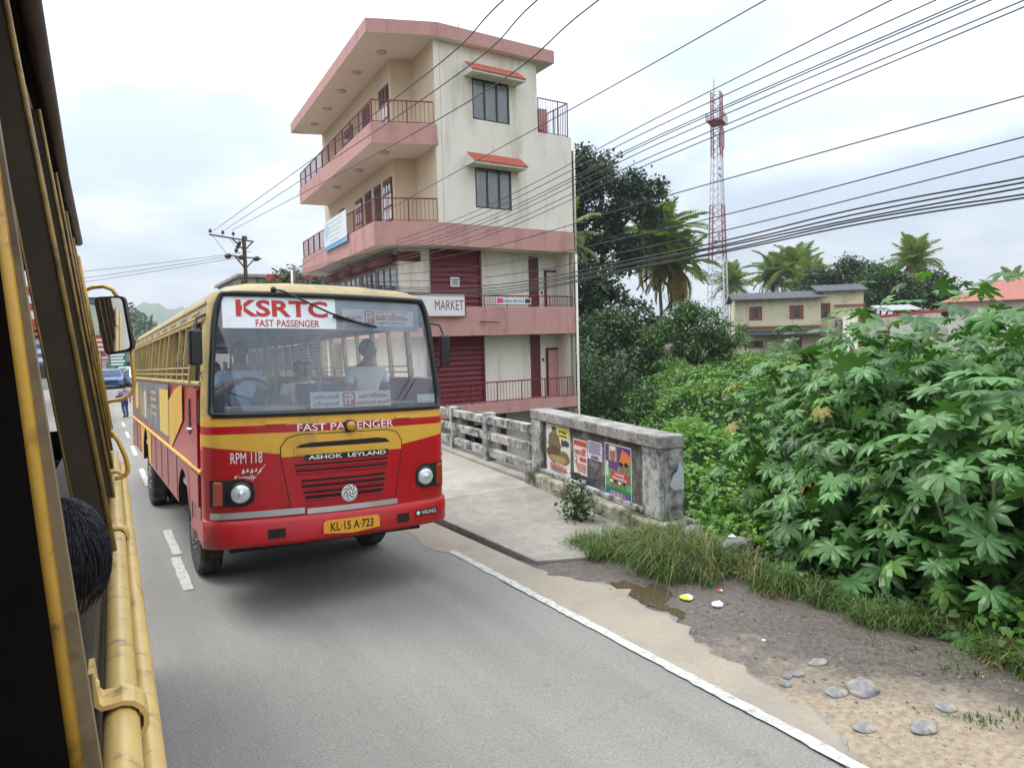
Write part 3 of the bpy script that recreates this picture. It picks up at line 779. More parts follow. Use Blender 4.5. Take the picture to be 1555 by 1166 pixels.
# headlamps with dark surrounds and indicators
for s in (-1, 1):
    cx = .945*s
    pts = [(s*x, z) for x, z in ((1.225, 1.0), (1.225, 1.285), (.90, 1.285), (.83, 1.25), (.77, 1.12), (.73, 1.0))]
    sur = wrap_poly('lamp_surround', pts if s > 0 else pts, b_red, bus, -.010)
    pts = [(s*x, z) for x, z in ((1.20, 1.02), (1.20, 1.275), (.92, 1.275), (.84, 1.235), (.815, 1.14), (.83, 1.06), (.90, 1.02))]
    wrap_poly('lamp_recess', pts, slot_dark, sur, -.014)
    T = facing(*sp(cx, 1.14, -.012), (0.03*s, -1, 0))
    m = MB(); m.lathe([(.112, -.02), (.112, .018), (.097, .024), (.095, .012)], 28, 0, T, caps=False); hl = m.build('headlight', black_gloss, sur)
    m = MB(); m.lathe([(.096, .012), (.082, .026), (.05, .036), (.018, .040), (.016, .043), (.002, .044)], 28, 0, T); m.build('headlight_lens', lamp_lens, sur, smooth=True)
    T = facing(*sp(s*1.125, 1.145, -.006), (.12*s, -1, 0))
    m = MB(); m.box(-.05, .05, -.115, .115, -.03, .015, 0, T); m.build('indicator', orange_lens, sur, bevel=.012)
# windscreen glass and rubber gasket
def ws_half(z): return bw(z)*.945
m = MB(); nzs, nxs_ = 12, 22
for j in range(nzs+1):
    z = 1.885+(3.035-1.885)*j/nzs
    for i in range(nxs_+1):
        x = (-1+2*i/nxs_)*ws_half(z); m.v.append(sp(x, z, .012))
for j in range(nzs):
    for i in range(nxs_): a = j*(nxs_+1)+i; m.f.append((a, a+1, a+nxs_+2, a+nxs_+1)); m.m.append(0)
m.build('windscreen', ws_glass, bus, smooth=True)
bor = []
for i in range(15): z = 1.90; bor.append((-1+2*i/14, 1.885))
P_ = [sp((-1+2*i/20)*ws_half(1.88)*.985, 1.88, -.004) for i in range(21)]
P_ += [sp(ws_half(1.88+1.15*j/12), 1.90+1.11*j/12, -.002) for j in range(13)]
P_ += [sp((1-2*i/20)*ws_half(3.035)*.985, 3.04, -.004) for i in range(21)]
P_ += [sp(-ws_half(3.03-1.15*j/12), 3.01-1.11*j/12, -.002) for j in range(13)]
m = MB(); m.tube(P_, .030, 8, closed=True); m.build('windscreen_gasket', black_gloss, bus, smooth=True)
# wiper
m = MB(); m.tube([sp(-.58, 3.085, -.03), sp(-.5, 3.07, -.06), sp(-.05, 2.86, -.06), sp(.22, 2.78, -.05)], .010, 6); m.tube([sp(-.02, 2.83, -.03), sp(.44, 2.735, -.03)], .014, 6); m.ball(sp(-.58, 3.085, -.03), .03, 8, 6)
m.build('wiper', black_gloss, bus)
# boards behind the glass
def board(name, x0, x1, z0, z1, m_, inset): return wrap_rect(name, x0, x1, z0, z1, m_, bus, inset, 12)
bd = board('route_board', -1.04, .02, 2.705, 3.02, white_board, .007)
wrap_text('KSRTC', -.49, 2.90, .86, .165, red_print, bd, .004, .03)
for x in (-.858,): wrap_rect('stencil_gap', x-.005, x+.005, 2.81, 2.96, white_board, bd, .002, 1)
wrap_text('FAST PASSENGER', -.45, 2.755, .60, .070, red_print, bd, .004, .012)
sun_strip = mat('tinted_board', (0.33, 0.43, 0.52), .6)
bd2 = board('visor_board', .03, 1.0, 2.70, 3.01, sun_strip, .05)
wrap_rect('destination_plate', .10, .93, 2.75, 2.92, white_board, bd2, .045, 10)
wrap_rect('plate_mark', .345, .45, 2.77, 2.91, red_print, bd2, .041, 3); wrap_text('FP', .397, 2.84, .08, .11, white_board, bd2, .037, .02)
wrap_text('േകാട്ടയം', .66, 2.85, .38, .075, red_print, bd2, .040, .02); wrap_text('കുമളി', .22, 2.83, .17, .06, red_print, bd2, .040, .02)
wrap_text('ഏറ്റുമാനൂർ', .66, 2.785, .34, .035, dark_int, bd2, .040, .01); wrap_text('കാഞ്ഞിരപ്പള്ളി', .66, 2.90, .4, .025, dark_int, bd2, .040, 0)
bd3 = board('destination_board', -.26, .60, 1.915, 2.075, white_board, .10)
wrap_rect('plate_mark', .07, .20, 1.925, 2.065, red_print, bd3, .095, 3); wrap_text('FP', .135, 1.995, .09, .11, white_board, bd3, .091, .02)
blue_print = mat('blue_lettering', (0.06, 0.16, 0.34), .6)
wrap_text('പാമ്പനാർ', -.10, 2.03, .26, .05, blue_print, bd3, .095, .02); wrap_text('പീരുേമട്', -.10, 1.955, .26, .05, blue_print, bd3, .095, .02)
wrap_text('േകാട്ടയം', .40, 2.03, .32, .05, red_print, bd3, .095, .02); wrap_text('മെഡിക്കൽ കോളജ്', .40, 1.955, .37, .05, red_print, bd3, .095, .02)
board('paper_notice', .90, 1.13, 1.93, 2.02, white_board, .03)
# dashboard, steering wheel, interior
m = MB(); m.box(-1.15, 1.15, .22, .62, 1.3, 1.83); m.box(-.95, -.2, .40, .72, 1.83, 1.93); m.box(-.15, 1.1, .55, .60, 1.90, 1.93)
m.build('dashboard', grey_int, bus, bevel=.03)
m = MB(); T = Matrix.Translation((-.66, .80, 2.0)) @ Matrix.Rotation(R(62), 4, 'X')  # some crown leaves repeated a little higher in the second material
m.tube([T @ Vector((.24*math.cos(2*math.pi*k/28), .24*math.sin(2*math.pi*k/28), 0)) for k in range(28)], .016, 8, closed=True)
for a in (R(20), R(160), R(270)): m.tube([T @ Vector((0, 0, -.03)), T @ Vector((.24*math.cos(a), .24*math.sin(a), 0))], .012, 6)
m.tube([T @ Vector((0, 0, -.03)), (-.66, .45, 1.7)], .03, 8); m.build('steering_wheel', black_gloss, bus, smooth=True)
MB().box(-1.2, 1.2, .3, 10.5, 1.0, 1.06).build('floor', grey_int, bus)
def bus_seat(x, y, w, zb=1.06, h=1.05):
    m = MB(); m.box(x-w/2, x+w/2, y, y+.42, zb+.38, zb+.48); m.box(x-w/2, x+w/2, y+.40, y+.50, zb+.46, zb+h); m.box(x-w/2+.1, x-w/2+.14, y+.1, y+.3, zb, zb+.38); m.box(x+w/2-.14, x+w/2-.1, y+.1, y+.3, zb, zb+.38)
    return m.build('seat', seat_mat, bus, bevel=.03)
bus_seat(-.76, 1.02, .5, 1.25, .95); bus_seat(.72, .92, .5, 1.28, .9)
for k in range(7):
    for x in (-.72, .72): bus_seat(x, 2.3+k*1.05, .85)
m = MB()
for x in (-.32, .32): m.tube([(x, 1.6, 2.72), (x, 9.8, 2.72)], .018, 6)
for y in (1.7, 4.0, 6.4):
    for x in (-.32, .32): m.tube([(x, y, 1.06), (x, y, 2.86)], .018, 6)
m.tube([(-.32, 1.7, 1.95), (-1.1, 1.7, 1.95)], .018, 6); m.tube([(.32, 1.7, 1.95), (1.1, 1.7, 1.95)], .018, 6)
m.build('grab_rail', pole_gal, bus)
for k, y in enumerate((2.2, 4.0, 5.8, 7.6)):
    m = MB(); m.tube([(.1, y, 2.84), (.65, y, 2.84)], .02, 8); m.build('tube_light', white_board, bus)
m = MB(); m.box(-.3, 1.05, 1.62, 1.66, 1.06, 1.9); m.build('partition', dark_int, bus)
# mirrors
for s, z, y in ((-1, 2.52, .16), (1, 2.50, .16)):
    m = MB(); m.box(s*1.285-.06, s*1.285+.06, y-.05, y+.02, z-.17, z+.17); o = m.build('side_mirror', black_gloss, bus, bevel=.025)
    MB().tube([(s*1.285, y, z+.15), (s*1.26, y+.05, z+.28), (s*1.15, y+.22, z+.33)], .012, 6).build('mirror_arm', black_gloss, o); MB().tube([(s*1.285, y, z-.12), (s*1.25, y+.08, z-.22), (s*1.22, y+.2, z-.24)], .010, 6).build('mirror_arm', black_gloss, o)
# wheels
def wheel(x0, x1, y, r=.50):
    xm = (x0+x1)/2; zc = r+xm*math.tan(BR)-.03
    T = Matrix.Translation((x0, y, zc)) @ Matrix.Rotation(R(90), 4, 'Y'); w = x1-x0
    out = x0 < 0
    m = MB(); m.lathe([(.30, .02), (.40, .0), (r-.03, .015), (r, .05), (r, w-.05), (r-.03, w-.015), (.40, w), (.30, w-.02)], 40, 0, T)
    o = m.build('wheel', rubber, bus, smooth=False); smooth_angle(o, 35)
    zo = 0 if out else w; d = 1 if out else -1
    m = MB(); m.lathe([(.30, zo+d*.03), (.28, zo+d*.10), (.18, zo+d*.07), (.12, zo+d*.0), (.10, zo-d*.015), (.01, zo-d*.015)], 28, 0, T); m.build('rim', rimm, o, smooth=True)
    m = MB()
    for k in range(10):
        a = 2*math.pi*k/10; p = Vector((.19*math.cos(a), .19*math.sin(a), zo+d*.07)); q = p+Vector((0, 0, -d*.075)); m.tube([T @ p, T @ q], [.016, .010], 6)
    m.build('wheel_nut', chrome, o)
wheel(-1.12, -.85, 1.92); wheel(.85, 1.12, 1.92)
for a, c in ((-1.20, -.93), (-.90, -.64), (.64, .90), (.93, 1.2)): wheel(a, c, 7.1)
for c, r in ARCH:
    for s in (-1, 1):
        m = MB(); vs = []
        for k in range(13):
            a = R(-90+15*k); yy = c+r*math.sin(a); zz = max(.70+r*math.cos(a), .66)
            m.v.append((s*1.24, yy, zz)); m.v.append((s*.6, yy, zz))
        for k in range(12): m.f.append((2*k, 2*k+1, 2*k+3, 2*k+2)); m.m.append(0)
        m.build('wheel_arch', slot_dark, bus)
m = MB(); m.box(-1.0, 1.0, .25, 1.05, .52, .95); m.box(-1.08, 1.08, 2.4, 6.3, .50, .98); m.box(-1.05, 1.05, 7.9, 10.3, .55, .98); m.box(-.6, .6, 1.05, 2.4, .56, .95); m.box(-.45, -.36, .1, 10.2, .62, .85); m.box(.36, .45, .1, 10.2, .62, .85); m.box(-.9, .9, 1.38, 1.5, .42, .55); m.box(-.9, .9, 7.0, 7.2, .42, .6); m.box(-.55, .5, .15, 1.3, .75, .98); m.box(.5, 1.1, 3, 4.5, .55, .95)
m.build('chassis_and_light_blocks', slot_dark, bus)  # wide boxes added around the frame rails to darken the road below
# ------------------------------------------------------------------ people
skin_m = mat('skin', (0.27, 0.145, 0.09), 0.55, var=.08, scale=20)
hair_m = mat('black_hair', (0.010, 0.009, 0.012), 0.65, var=.5, scale=60, spec=.25, bump=.25, bscale=70)
shirt_blue = mat('pale_blue_shirt', (0.52, 0.68, 0.92), 0.8, var=.06)
shirt_white = mat('white_shirt', (0.82, 0.84, 0.88), 0.8, var=.06)
shirt_pink = mat('lilac_shirt', (0.42, 0.30, 0.48), 0.8, var=.08)
shirt_dk = mat('dark_shirt', (0.05, 0.055, 0.08), 0.8, var=.1)
jeans = mat('blue_jeans', (0.035, 0.06, 0.17), 0.85, var=.15, scale=12)
trous = mat('dark_trousers', (0.03, 0.03, 0.036), 0.85, var=.15)
shoe_m = mat('shoe', (0.02, 0.018, 0.016), 0.5)
eye_w = mat('eye_white', (0.6, 0.58, 0.55), .3); lip_m = mat('lips', (0.16, 0.06, 0.05), .5)

def skin_mesh(chains, sub=2):
    """chains: list of point lists [(pos, radius), ...]; points at the same place are merged; grown with Skin + Subdivision"""
    vs = []; rs = []; es = []; idx = {}
    def vid(p, r):
        k = tuple(round(c, 4) for c in p)
        if k not in idx: idx[k] = len(vs); vs.append(p); rs.append(r)
        return idx[k]
    for ch in chains:
        ids = [vid(*q) for q in ch]
        for a, c in zip(ids, ids[1:]):
            if a != c: es.append((a, c))
    me = bpy.data.meshes.new('skin_source'); me.from_pydata([tuple(v) for v in vs], es, []); me.update()
    o = bpy.data.objects.new('skin_source', me); COL.objects.link(o)
    sm = o.modifiers.new('s', 'SKIN'); sm.use_smooth_shade = True
    for i, d in enumerate(me.skin_vertices[0].data):
        r = rs[i]; d.radius = r if isinstance(r, tuple) else (r, r); d.use_root = (i == 0)
    ss = o.modifiers.new('u', 'SUBSURF'); ss.levels = sub; ss.render_levels = sub
    dg = bpy.context.evaluated_depsgraph_get()
    out = bpy.data.meshes.new_from_object(o.evaluated_get(dg))
    bpy.data.objects.remove(o); bpy.data.meshes.remove(me)
    return out
def head_into(bm, T, s=1.0):
    """a head about 0.23 m tall: skull, brow, nose, lips, chin and ears; face towards -y; origin at its centre"""
    n, k = 24, 20; rows_ = []
    for j in range(k+1):
        th = math.pi*j/k; row = []
        for i in range(n):
            ph = 2*math.pi*i/n
            x = .076*math.sin(th)*math.cos(ph); y = .094*math.sin(th)*math.sin(ph); z = .118*math.cos(th)
            f = max(0, -y/.094)
            if z < 0: x *= 1-.28*(-z/.118); y = y*(1-.10*(-z/.118)) if y < 0 else y*(1-.35*(-z/.118))
            fx = abs(x)
            y -= .024*math.exp(-(fx/.014)**2-((z+.012)/.024)**2)*f          # nose
            y += .010*math.exp(-((fx-.030)/.016)**2-((z-.016)/.012)**2)*f   # eye sockets
            y -= .006*math.exp(-((z-.036)/.012)**2)*f*(fx < .05)            # brow
            y -= .007*math.exp(-(fx/.022)**2-((z+.055)/.008)**2)*f          # lips
            y -= .010*math.exp(-(fx/.024)**2-((z+.092)/.018)**2)*f          # chin
            row.append(bm.verts.new(T @ (Vector((x, y, z))*s)))
        rows_.append(row)
    for j in range(k):
        for i in range(n):
            i2 = (i+1) % n
            try: f_ = bm.faces.new((rows_[j][i], rows_[j+1][i], rows_[j+1][i2], rows_[j][i2])); f_.smooth = True
            except ValueError: pass
    for sg in (-1, 1):
        for (a, bq) in ((0, 1),):
            ring = []
            for q in range(10):
                an = 2*math.pi*q/10; ring.append(bm.verts.new(T @ (Vector((sg*(.074+.012*abs(math.sin(an/2))), .012+.016*math.cos(an), .004+.030*math.sin(an)))*s)))
            c = bm.verts.new(T @ (Vector((sg*.088, .018, .006))*s))
            c2 = bm.verts.new(T @ (Vector((sg*.066, .006, .0))*s))
            for q in range(10):
                bm.faces.new((ring[q], ring[(q+1) % 10], c)); bm.faces.new((ring[(q+1) % 10], ring[q], c2))
def vlerp(a, b, t): return tuple(a[i]+(b[i]-a[i])*t for i in range(3))
def hand_chains(wr, el, curl, side, down=(0, 0, -1)):
    """palm and five fingers continuing the forearm el->wr; curl bends them towards 'curl' direction"""
    d = (Vector(wr)-Vector(el)).normalized(); c = Vector(curl).normalized(); c = (c-d*c.dot(d)).normalized(); sd = d.cross(c)*side
    w = Vector(wr); pal = w+d*.055; knk = w+d*.088
    ch = [[(tuple(w), .026), (tuple(pal), (.036, .018)), (tuple(knk), (.034, .014))]]
    for i, (o, L) in enumerate(((-.030, .060), (-.010, .075), (.010, .070), (.028, .052))):
        r0 = pal+sd*o*.8+d*.012; p1 = knk+sd*o+d*L*.40+c*L*.18; p2 = knk+sd*o+d*L*.62+c*L*.55
        ch.append([(tuple(pal), .018), (tuple(r0+d*.02), .010), (tuple(p1), .0085), (tuple(p2), .0075)])
    th = w+d*.028; ch.append([(tuple(w), .026), (tuple(th-sd*.030), .012), (tuple(th-sd*.046+d*.030+c*.012), .0095), (tuple(th-sd*.046+d*.052+c*.028), .008)])
    return ch
def person(name, label, M, J, top, bottom, sleeve=.55, group=None, cat='person', hairlen=0.0, tilt=0.0, turn=0.0, face=True):
    e_ = empty(name, label=label, cat=cat, group=group); e_.matrix_world = M
    pv, ch, nk, hd = J['pelvis'], J['chest'], J['neck'], J['head']
    mid = vlerp(pv, ch, .5)
    chains = [[(pv, (.145, .11)), (mid, (.135, .10)), (ch, (.165, .11)), (nk, .056), (vlerp(nk, hd, .6), .052)]]
    shirt = [[(vlerp(pv, mid, -.12), (.158, .125)), (pv, (.160, .127)), (mid, (.150, .118)), (ch, (.178, .126)), (vlerp(ch, nk, .72), (.080, .075))]]
    pants = [[(vlerp(pv, mid, .25), (.150, .116)), (pv, (.158, .122))]]
    for s, k in ((-1, 'L'), (1, 'R')):
        sh, el, wr = J['sh'+k], J['el'+k], J['wr'+k]
        chains.append([(ch, (.165, .11)), (sh, .062), (vlerp(sh, el, .5), .050), (el, .040), (vlerp(el, wr, .35), .040), (wr, .026)])
        chains += hand_chains(wr, el, J.get('curl', (0, -.3, -1)), s)
        end = vlerp(sh, el, min(1, sleeve*1.0)) if sleeve <= 1 else vlerp(el, wr, sleeve-1)
        ar = [(ch, (.178, .126)), (sh, .078), (vlerp(sh, el, min(.5, sleeve*.6)), .068)]
        if sleeve > 1: ar.append((el, .054))
        ar.append((end, .060 if sleeve <= 1 else .044)); shirt.append(ar)
        hp, kn, an, to = J['hp'+k], J['kn'+k], J['an'+k], J['to'+k]
        chains.append([(pv, (.145, .11)), (hp, .092), (vlerp(hp, kn, .4), .080), (kn, .056), (vlerp(kn, an, .35), .056), (an, .036), (to, .034)])
        pants.append([(pv, (.158, .122)), (hp, .104), (vlerp(hp, kn, .4), .092), (kn, .070), (vlerp(kn, an, .5), .064), (vlerp(kn, an, .93), .058)])
    me = skin_mesh(chains)
    bm = bmesh.new(); bm.from_mesh(me)
    HT = Matrix.Translation(hd) @ Matrix.Rotation(turn, 4, 'Z') @ Matrix.Rotation(tilt, 4, 'X')
    head_into(bm, HT); bm.to_mesh(me); bm.free(); me.materials.clear(); me.materials.append(skin_m)
    o = bpy.data.objects.new('body', me); link(o, e_)
    for nm, c, m_ in (('shirt', shirt, top), ('trousers', pants, bottom)):
        q = skin_mesh(c); q.materials.clear(); q.materials.append(m_); link(bpy.data.objects.new(nm, q), e_)
    # hair: a cap that follows the skull
    mb = MB(); n, k = 22, 11
    for j in range(k+1):
        for i in range(n):
            ph = 2*math.pi*i/n; back = .5+.5*math.sin(ph)
            thm = R(58+62*back+hairlen*35*back); th = thm*j/k
            wob = 1+.02*math.sin(ph*7+j)
            mb.v.append(tuple(HT @ Vector((.085*wob*math.sin(th)*math.cos(ph), .004+.103*wob*math.sin(th)*math.sin(ph), .004+.126*wob*math.cos(th)))))
    for j in range(k):
        for i in range(n): i2 = (i+1) % n; mb.f.append((j*n+i, (j+1)*n+i, (j+1)*n+i2, j*n+i2)); mb.m.append(0)
    mb.build('hair', hair_m, e_, smooth=True)
    if face:
        m2 = MB()
        for sg in (-1, 1): m2.ball((sg*.030, -.080, .014), (.012, .008, .007), 8, 6, 0, HT); m2.ball((sg*.030, -.0865, .014), (.0055, .003, .0055), 8, 6, 1, HT); m2.box(sg*.030-.017, sg*.030+.017, -.094, -.086, .030, .036, 1, HT)
        m2.ball((0, -.096, -.056), (.022, .006, .006), 8, 6, 2, HT)
        m2.box(-.026, .026, -.101, -.092, -.044, -.036, 1, HT)
        m2.build('facial_features', [eye_w, hair_m, lip_m], e_)
    for k in 'LR':
        an, to = J['an'+k], J['to'+k]
        mb = MB(); mb.tube([vlerp(an, to, -.25), vlerp(an, to, .3), vlerp(an, to, .9), vlerp(an, to, 1.25)], [.045, .052, .050, .030], 10); mb.build('shoe', shoe_m, e_, smooth=True)
    return e_
def seated(arms='wheel', lean=0.0):
    J = dict(pelvis=(0, 0, .10), chest=(0, .02-lean, .46), neck=(0, .0-lean, .60), head=(0, -.03-lean, .755))
    for s, k in ((-1, 'L'), (1, 'R')):
        J['sh'+k] = (s*.19, .01-lean, .50)
        J['hp'+k] = (s*.095, -.04, .09); J['kn'+k] = (s*.14, -.46, .11); J['an'+k] = (s*.14, -.48, -.32); J['to'+k] = (s*.15, -.60, -.36)
        if arms == 'wheel': J['el'+k] = (s*.27, -.14, .27); J['wr'+k] = (s*.20, -.36, .36); J['curl'] = (0, -.6, -.6)
        else: J['el'+k] = (s*.25, -.08, .24); J['wr'+k] = (s*.13, -.28, .20); J['curl'] = (0, -.3, -1)
    return J
def BT(x, y, z, rz=0): return BM @ Matrix.Translation((x, y, z)) @ Matrix.Rotation(rz, 4, 'Z')
J = seated('wheel', .10); J['wrL'] = (-.12, -.36, .42); J['elL'] = (-.30, -.12, .26); J['wrR'] = (.30, -.28, .40); J['elR'] = (.33, -.06, .24)
person('person', 'bus driver in pale blue shirt holding the steering wheel', BT(-.74, 1.12, 1.74), J, shirt_blue, trous, .6)
person('person', 'man in white shirt sitting beside the driver, looking to the side', BT(.68, 1.04, 1.77, R(0)), seated('lap', .05), shirt_white, trous, .6, turn=R(55))
P1 = [(-.85, 3.55), (-.45, 4.6), (.55, 3.58), (.95, 4.65), (-.9, 5.7)]
names = ['passenger in dark shirt two rows behind the driver', 'passenger in dark shirt beside the aisle, behind the driver side', 'passenger in white shirt in the middle of the oncoming bus', 'passenger in white shirt by the kerb side window of the bus', 'passenger in lilac shirt by the road side window of the bus']
for k, (x, y) in enumerate(P1):
    person('person', names[k], BT(x, y+.02, 1.56), seated('lap'), (shirt_dk, shirt_dk, shirt_white, shirt_white, shirt_pink)[k], trous, .6, group='passengers seated in the oncoming bus', face=False)
# man walking along the road with a dark bag
J = dict(pelvis=(0, 0, .93), chest=(0, -.02, 1.30), neck=(0, -.03, 1.45), head=(0, -.05, 1.59), shL=(-.19, -.01, 1.37), elL=(-.25, .06, 1.10), wrL=(-.26, .0, .86), shR=(.19, -.01, 1.37), elR=(.26, -.02, 1.10), wrR=(.30, -.12, .90),
         hpL=(-.09, 0, .88), knL=(-.10, -.10, .49), anL=(-.10, .0, .09), toL=(-.11, -.14, .04), hpR=(.09, 0, .88), knR=(.10, -.02, .49), anR=(.10, .18, .10), toR=(.11, .06, .04), curl=(0, -1, -.3))
pw = (1.06, 41.6)
wman = person('person', 'man in lilac shirt and blue jeans walking on the road beyond the bus', Matrix.Translation((pw[0], pw[1], road_z(pw[1])+.0)) @ Matrix.Rotation(R(200), 4, 'Z'), J, shirt_pink, jeans, .6, face=True)
m = MB(); m.box(.12, .36, -.22, .10, .82, 1.14)
bag = m.build('shoulder_bag', shirt_dk, None, bevel=.03); bag.matrix_world = wman.matrix_world.copy()
tag(bag, 'dark bag slung on the walking man in jeans', 'bag')
m = MB(); m.tube([(.30, -.06, 1.12), (.24, -.10, 1.35), (.05, -.05, 1.47), (-.1, .1, 1.3)], .012, 6); m.build('strap', shirt_dk, bag)
# ------------------------------------------------------------------ the bus the picture is taken from
o_yel = mat('old_yellow_paint', (0.56, 0.32, 0.045), 0.4, var=0.14, scale=9, stain=(0.16, 0.10, 0.04), sfac=.25, sscale=14, coat=.2)
o_cream = mat('worn_cream_pipe', (0.60, 0.42, 0.15), 0.32, var=0.10, scale=9, stain=(0.20, 0.15, 0.08), sfac=.22, sscale=16)
o_brown = mat('brown_window_lining', (0.036, 0.023, 0.009), 0.65, var=0.3, scale=9)
o_tan = mat('dull_tan_paint', (0.20, 0.145, 0.08), 0.6, var=0.2, scale=12, stain=(.1, .07, .04), sfac=.4, sscale=7)
o_dark = mat('interior_shade_black', (0.0055, 0.004, 0.0028), 0.9, spec=.1, var=0.3)  # darkness of the unlit bus inside is put into this colour
o_gut = mat('brown_gutter', (0.035, 0.016, 0.011), 0.5, var=0.35, scale=14, stain=(.085, .035, .02), sfac=.5, sscale=6)
o_shaded = mat('shaded_yellow_edge', (0.26, 0.16, 0.035), 0.5, var=0.3, scale=14, stain=(0.07, 0.05, 0.025), sfac=.5, sscale=9)  # yellow edge paint darkened for tubes that catch less light
mirror_m = mat('mirror_glass', (0.8, 0.8, 0.82), 0.02, 1.0, var=0)
OB = Matrix.Rotation(R(-.8), 4, 'Z')
ob = empty('yellow_bus', label='yellow and brown bus the view leans out of, with window pipes and mirror', cat='bus'); ob.matrix_world = OB
def oz(y): return -.03*(y-1.2)
FR = 6.6
def pillar(y, inner, outer, wy=.05, facem=o_brown, tube_in=o_yel, tube_out=o_yel, ri=.009, ro=.011):
    """window pillar: plate between the inner and the outer edge lines (x at z=3.1 and at z=1.6), tubes on both edges"""
    zb = 1.55 if y < 1.5 else 1.90; fb = (3.28-zb)/1.73
    e0 = [(inner[0], y, 3.28+oz(y)), (inner[0]+(inner[1]-inner[0])*fb, y, zb+oz(y))]; e1 = [(outer[0], y, 3.28+oz(y)), (outer[0]+(outer[1]-outer[0])*fb, y, zb+oz(y))]
    m = MB(); a, b_ = e0; c, d = e1
    vs = [a, b_, d, c]+[(p[0], p[1]+wy, p[2]) for p in (a, b_, d, c)]
    m.add(vs, [(0, 1, 2, 3), (7, 6, 5, 4), (0, 4, 5, 1), (1, 5, 6, 2), (2, 6, 7, 3), (3, 7, 4, 0)])
    p = m.build('window_pillar', facem, ob)
    if tube_in: MB().tube(e0, ri, 8).build('edge_tube', tube_in, p, smooth=True)
    if tube_out: MB().tube(e1, ro, 8).build('edge_tube', tube_out, p, smooth=True)
    return p
pillar(1.2, (-.166, -.066), (-.158, -.030), .03, o_tan, o_yel, None, .012)
pillar(2.1, (-.240, -.052), (-.175, .018), .06, o_brown, o_shaded, o_shaded, .003, .007)
pillar(3.0, (-.245, -.06), (-.172, .018), .05, o_brown, None, o_shaded, .006, .006)
pillar(3.9, (-.245, -.06), (-.175, .015), .05, o_brown, None, o_shaded, .006, .006)
pillar(4.8, (-.245, -.06), (-.178, .013), .05, o_brown, None, o_shaded, .006, .006)
pillar(5.7, (-.245, -.06), (-.180, .010), .05, o_brown, None, o_shaded, .006, .006)
pillar(FR, (-.30, -.10), (-.185, .005), .06, o_yel, None, o_yel, .006, .016)
# gutter and roof edge
gl = [(-.150, .2, 3.405), (-.150, 2.33, 3.34), (-.158, 4.4, 3.284), (-.172, FR, 3.225)]
m = MB(); m.tube([(p[0]+.012*math.sin(i*2), p[1], p[2]) for i, p in enumerate(gl)], .030, 10); m.build('gutter', o_gut, ob, smooth=True)
m = MB(); m.tube([(p[0]-.02, p[1], p[2]+.035) for p in gl], .022, 8); m.build('drip_rail', o_gut, ob, smooth=True)
m = MB(); m.tube([(p[0]-.05, p[1], p[2]-.075) for p in gl], .010, 8); m.build('shutter_rail', o_shaded, ob, smooth=True)
m = MB()
n = 8
for (x, y, z) in gl:
    for k in range(n+1): a = k/n; m.v.append((x-.01-2.4*a, y, z+.02+.16*math.sin(math.pi*a)))
for j in range(len(gl)-1):
    for k in range(n): m.f.append((j*(n+1)+k, j*(n+1)+k+1, (j+1)*(n+1)+k+1, (j+1)*(n+1)+k)); m.m.append(0)
m.build('roof', o_gut, ob, smooth=True)
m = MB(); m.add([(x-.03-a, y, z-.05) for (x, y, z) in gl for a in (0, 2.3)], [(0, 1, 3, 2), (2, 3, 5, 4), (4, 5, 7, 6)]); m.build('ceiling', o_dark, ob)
# dark plate painted as the unlit near bay, seat backs, far wall, floor
m = MB(); m.box(-2.5, -2.45, -1.5, FR, .8, 3.35); m.box(-2.4, -.10, -1.5, FR, .72, .78); m.box(-2.4, -.2, -1.55, -1.5, .7, 3.4); m.build('inner_wall', o_dark, ob)  # far wall built windowless so the inside stays dark
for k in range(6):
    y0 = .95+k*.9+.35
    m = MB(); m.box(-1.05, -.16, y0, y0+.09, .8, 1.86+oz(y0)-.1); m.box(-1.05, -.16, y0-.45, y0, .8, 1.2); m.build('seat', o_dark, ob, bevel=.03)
m = MB(); m.add([(-.9, 1.17, 3.4), (-.170, 1.17, 3.4), (-.066, 1.17, 1.45), (-.060, 1.17, .9), (-.9, 1.17, .9)], [(0, 1, 2, 3, 4)]); m.add([(-.9, 1.19, 3.4), (-.170, 1.19, 3.4), (-.066, 1.19, 1.45), (-.060, 1.19, .9), (-.9, 1.19, .9)], [(4, 3, 2, 1, 0)]); m.build('interior_shade_plate', o_dark, ob)  # flat dark plate added where the bay is merely unlit
# front wall of the cab with an open windscreen
m = MB(); m.box(-2.45, -.12, FR, FR+.05, .7, 1.75); m.box(-2.45, -.2, FR, FR+.05, 3.0, 3.3); m.box(-2.45, -2.3, FR, FR+.05, 1.75, 3.0); m.build('front_wall', o_dark, ob)
# side panel below the windows
m = MB()
for y in (-1.5, FR): m.v += [(-.035, y, 1.60+oz(y)), (-.02, y, 1.2+oz(y)), (-.02, y, .55+oz(y))]
m.f += [(0, 1, 4, 3), (1, 2, 5, 4)]; m.m += [0, 0]; m.build('side_panel', o_tan, ob)
m = MB()
for y in (1.26, FR): m.v += [(-.30, y, 1.84+oz(y)), (-.06, y, 1.84+oz(y)), (-.058, y, 1.60+oz(y)), (-.30, y, 1.60+oz(y))]
m.f += [(0, 1, 5, 4), (1, 2, 6, 5), (0, 3, 2, 1), (4, 5, 6, 7)]; m.m += [0]*4; m.build('window_sill', o_brown, ob)
# guard pipes along the sill
m = MB(); m.tube([(-.020, y, 1.735+oz(y)) for y in np.arange(-.2, FR-.2, .3)], .030, 14); m.build('guard_pipe', o_cream, ob, smooth=True)
m = MB(); m.tube([(.022, y, 1.665+oz(y)) for y in np.arange(-.2, FR-.2, .3)], .024, 12); m.build('guard_pipe', o_cream, ob, smooth=True)
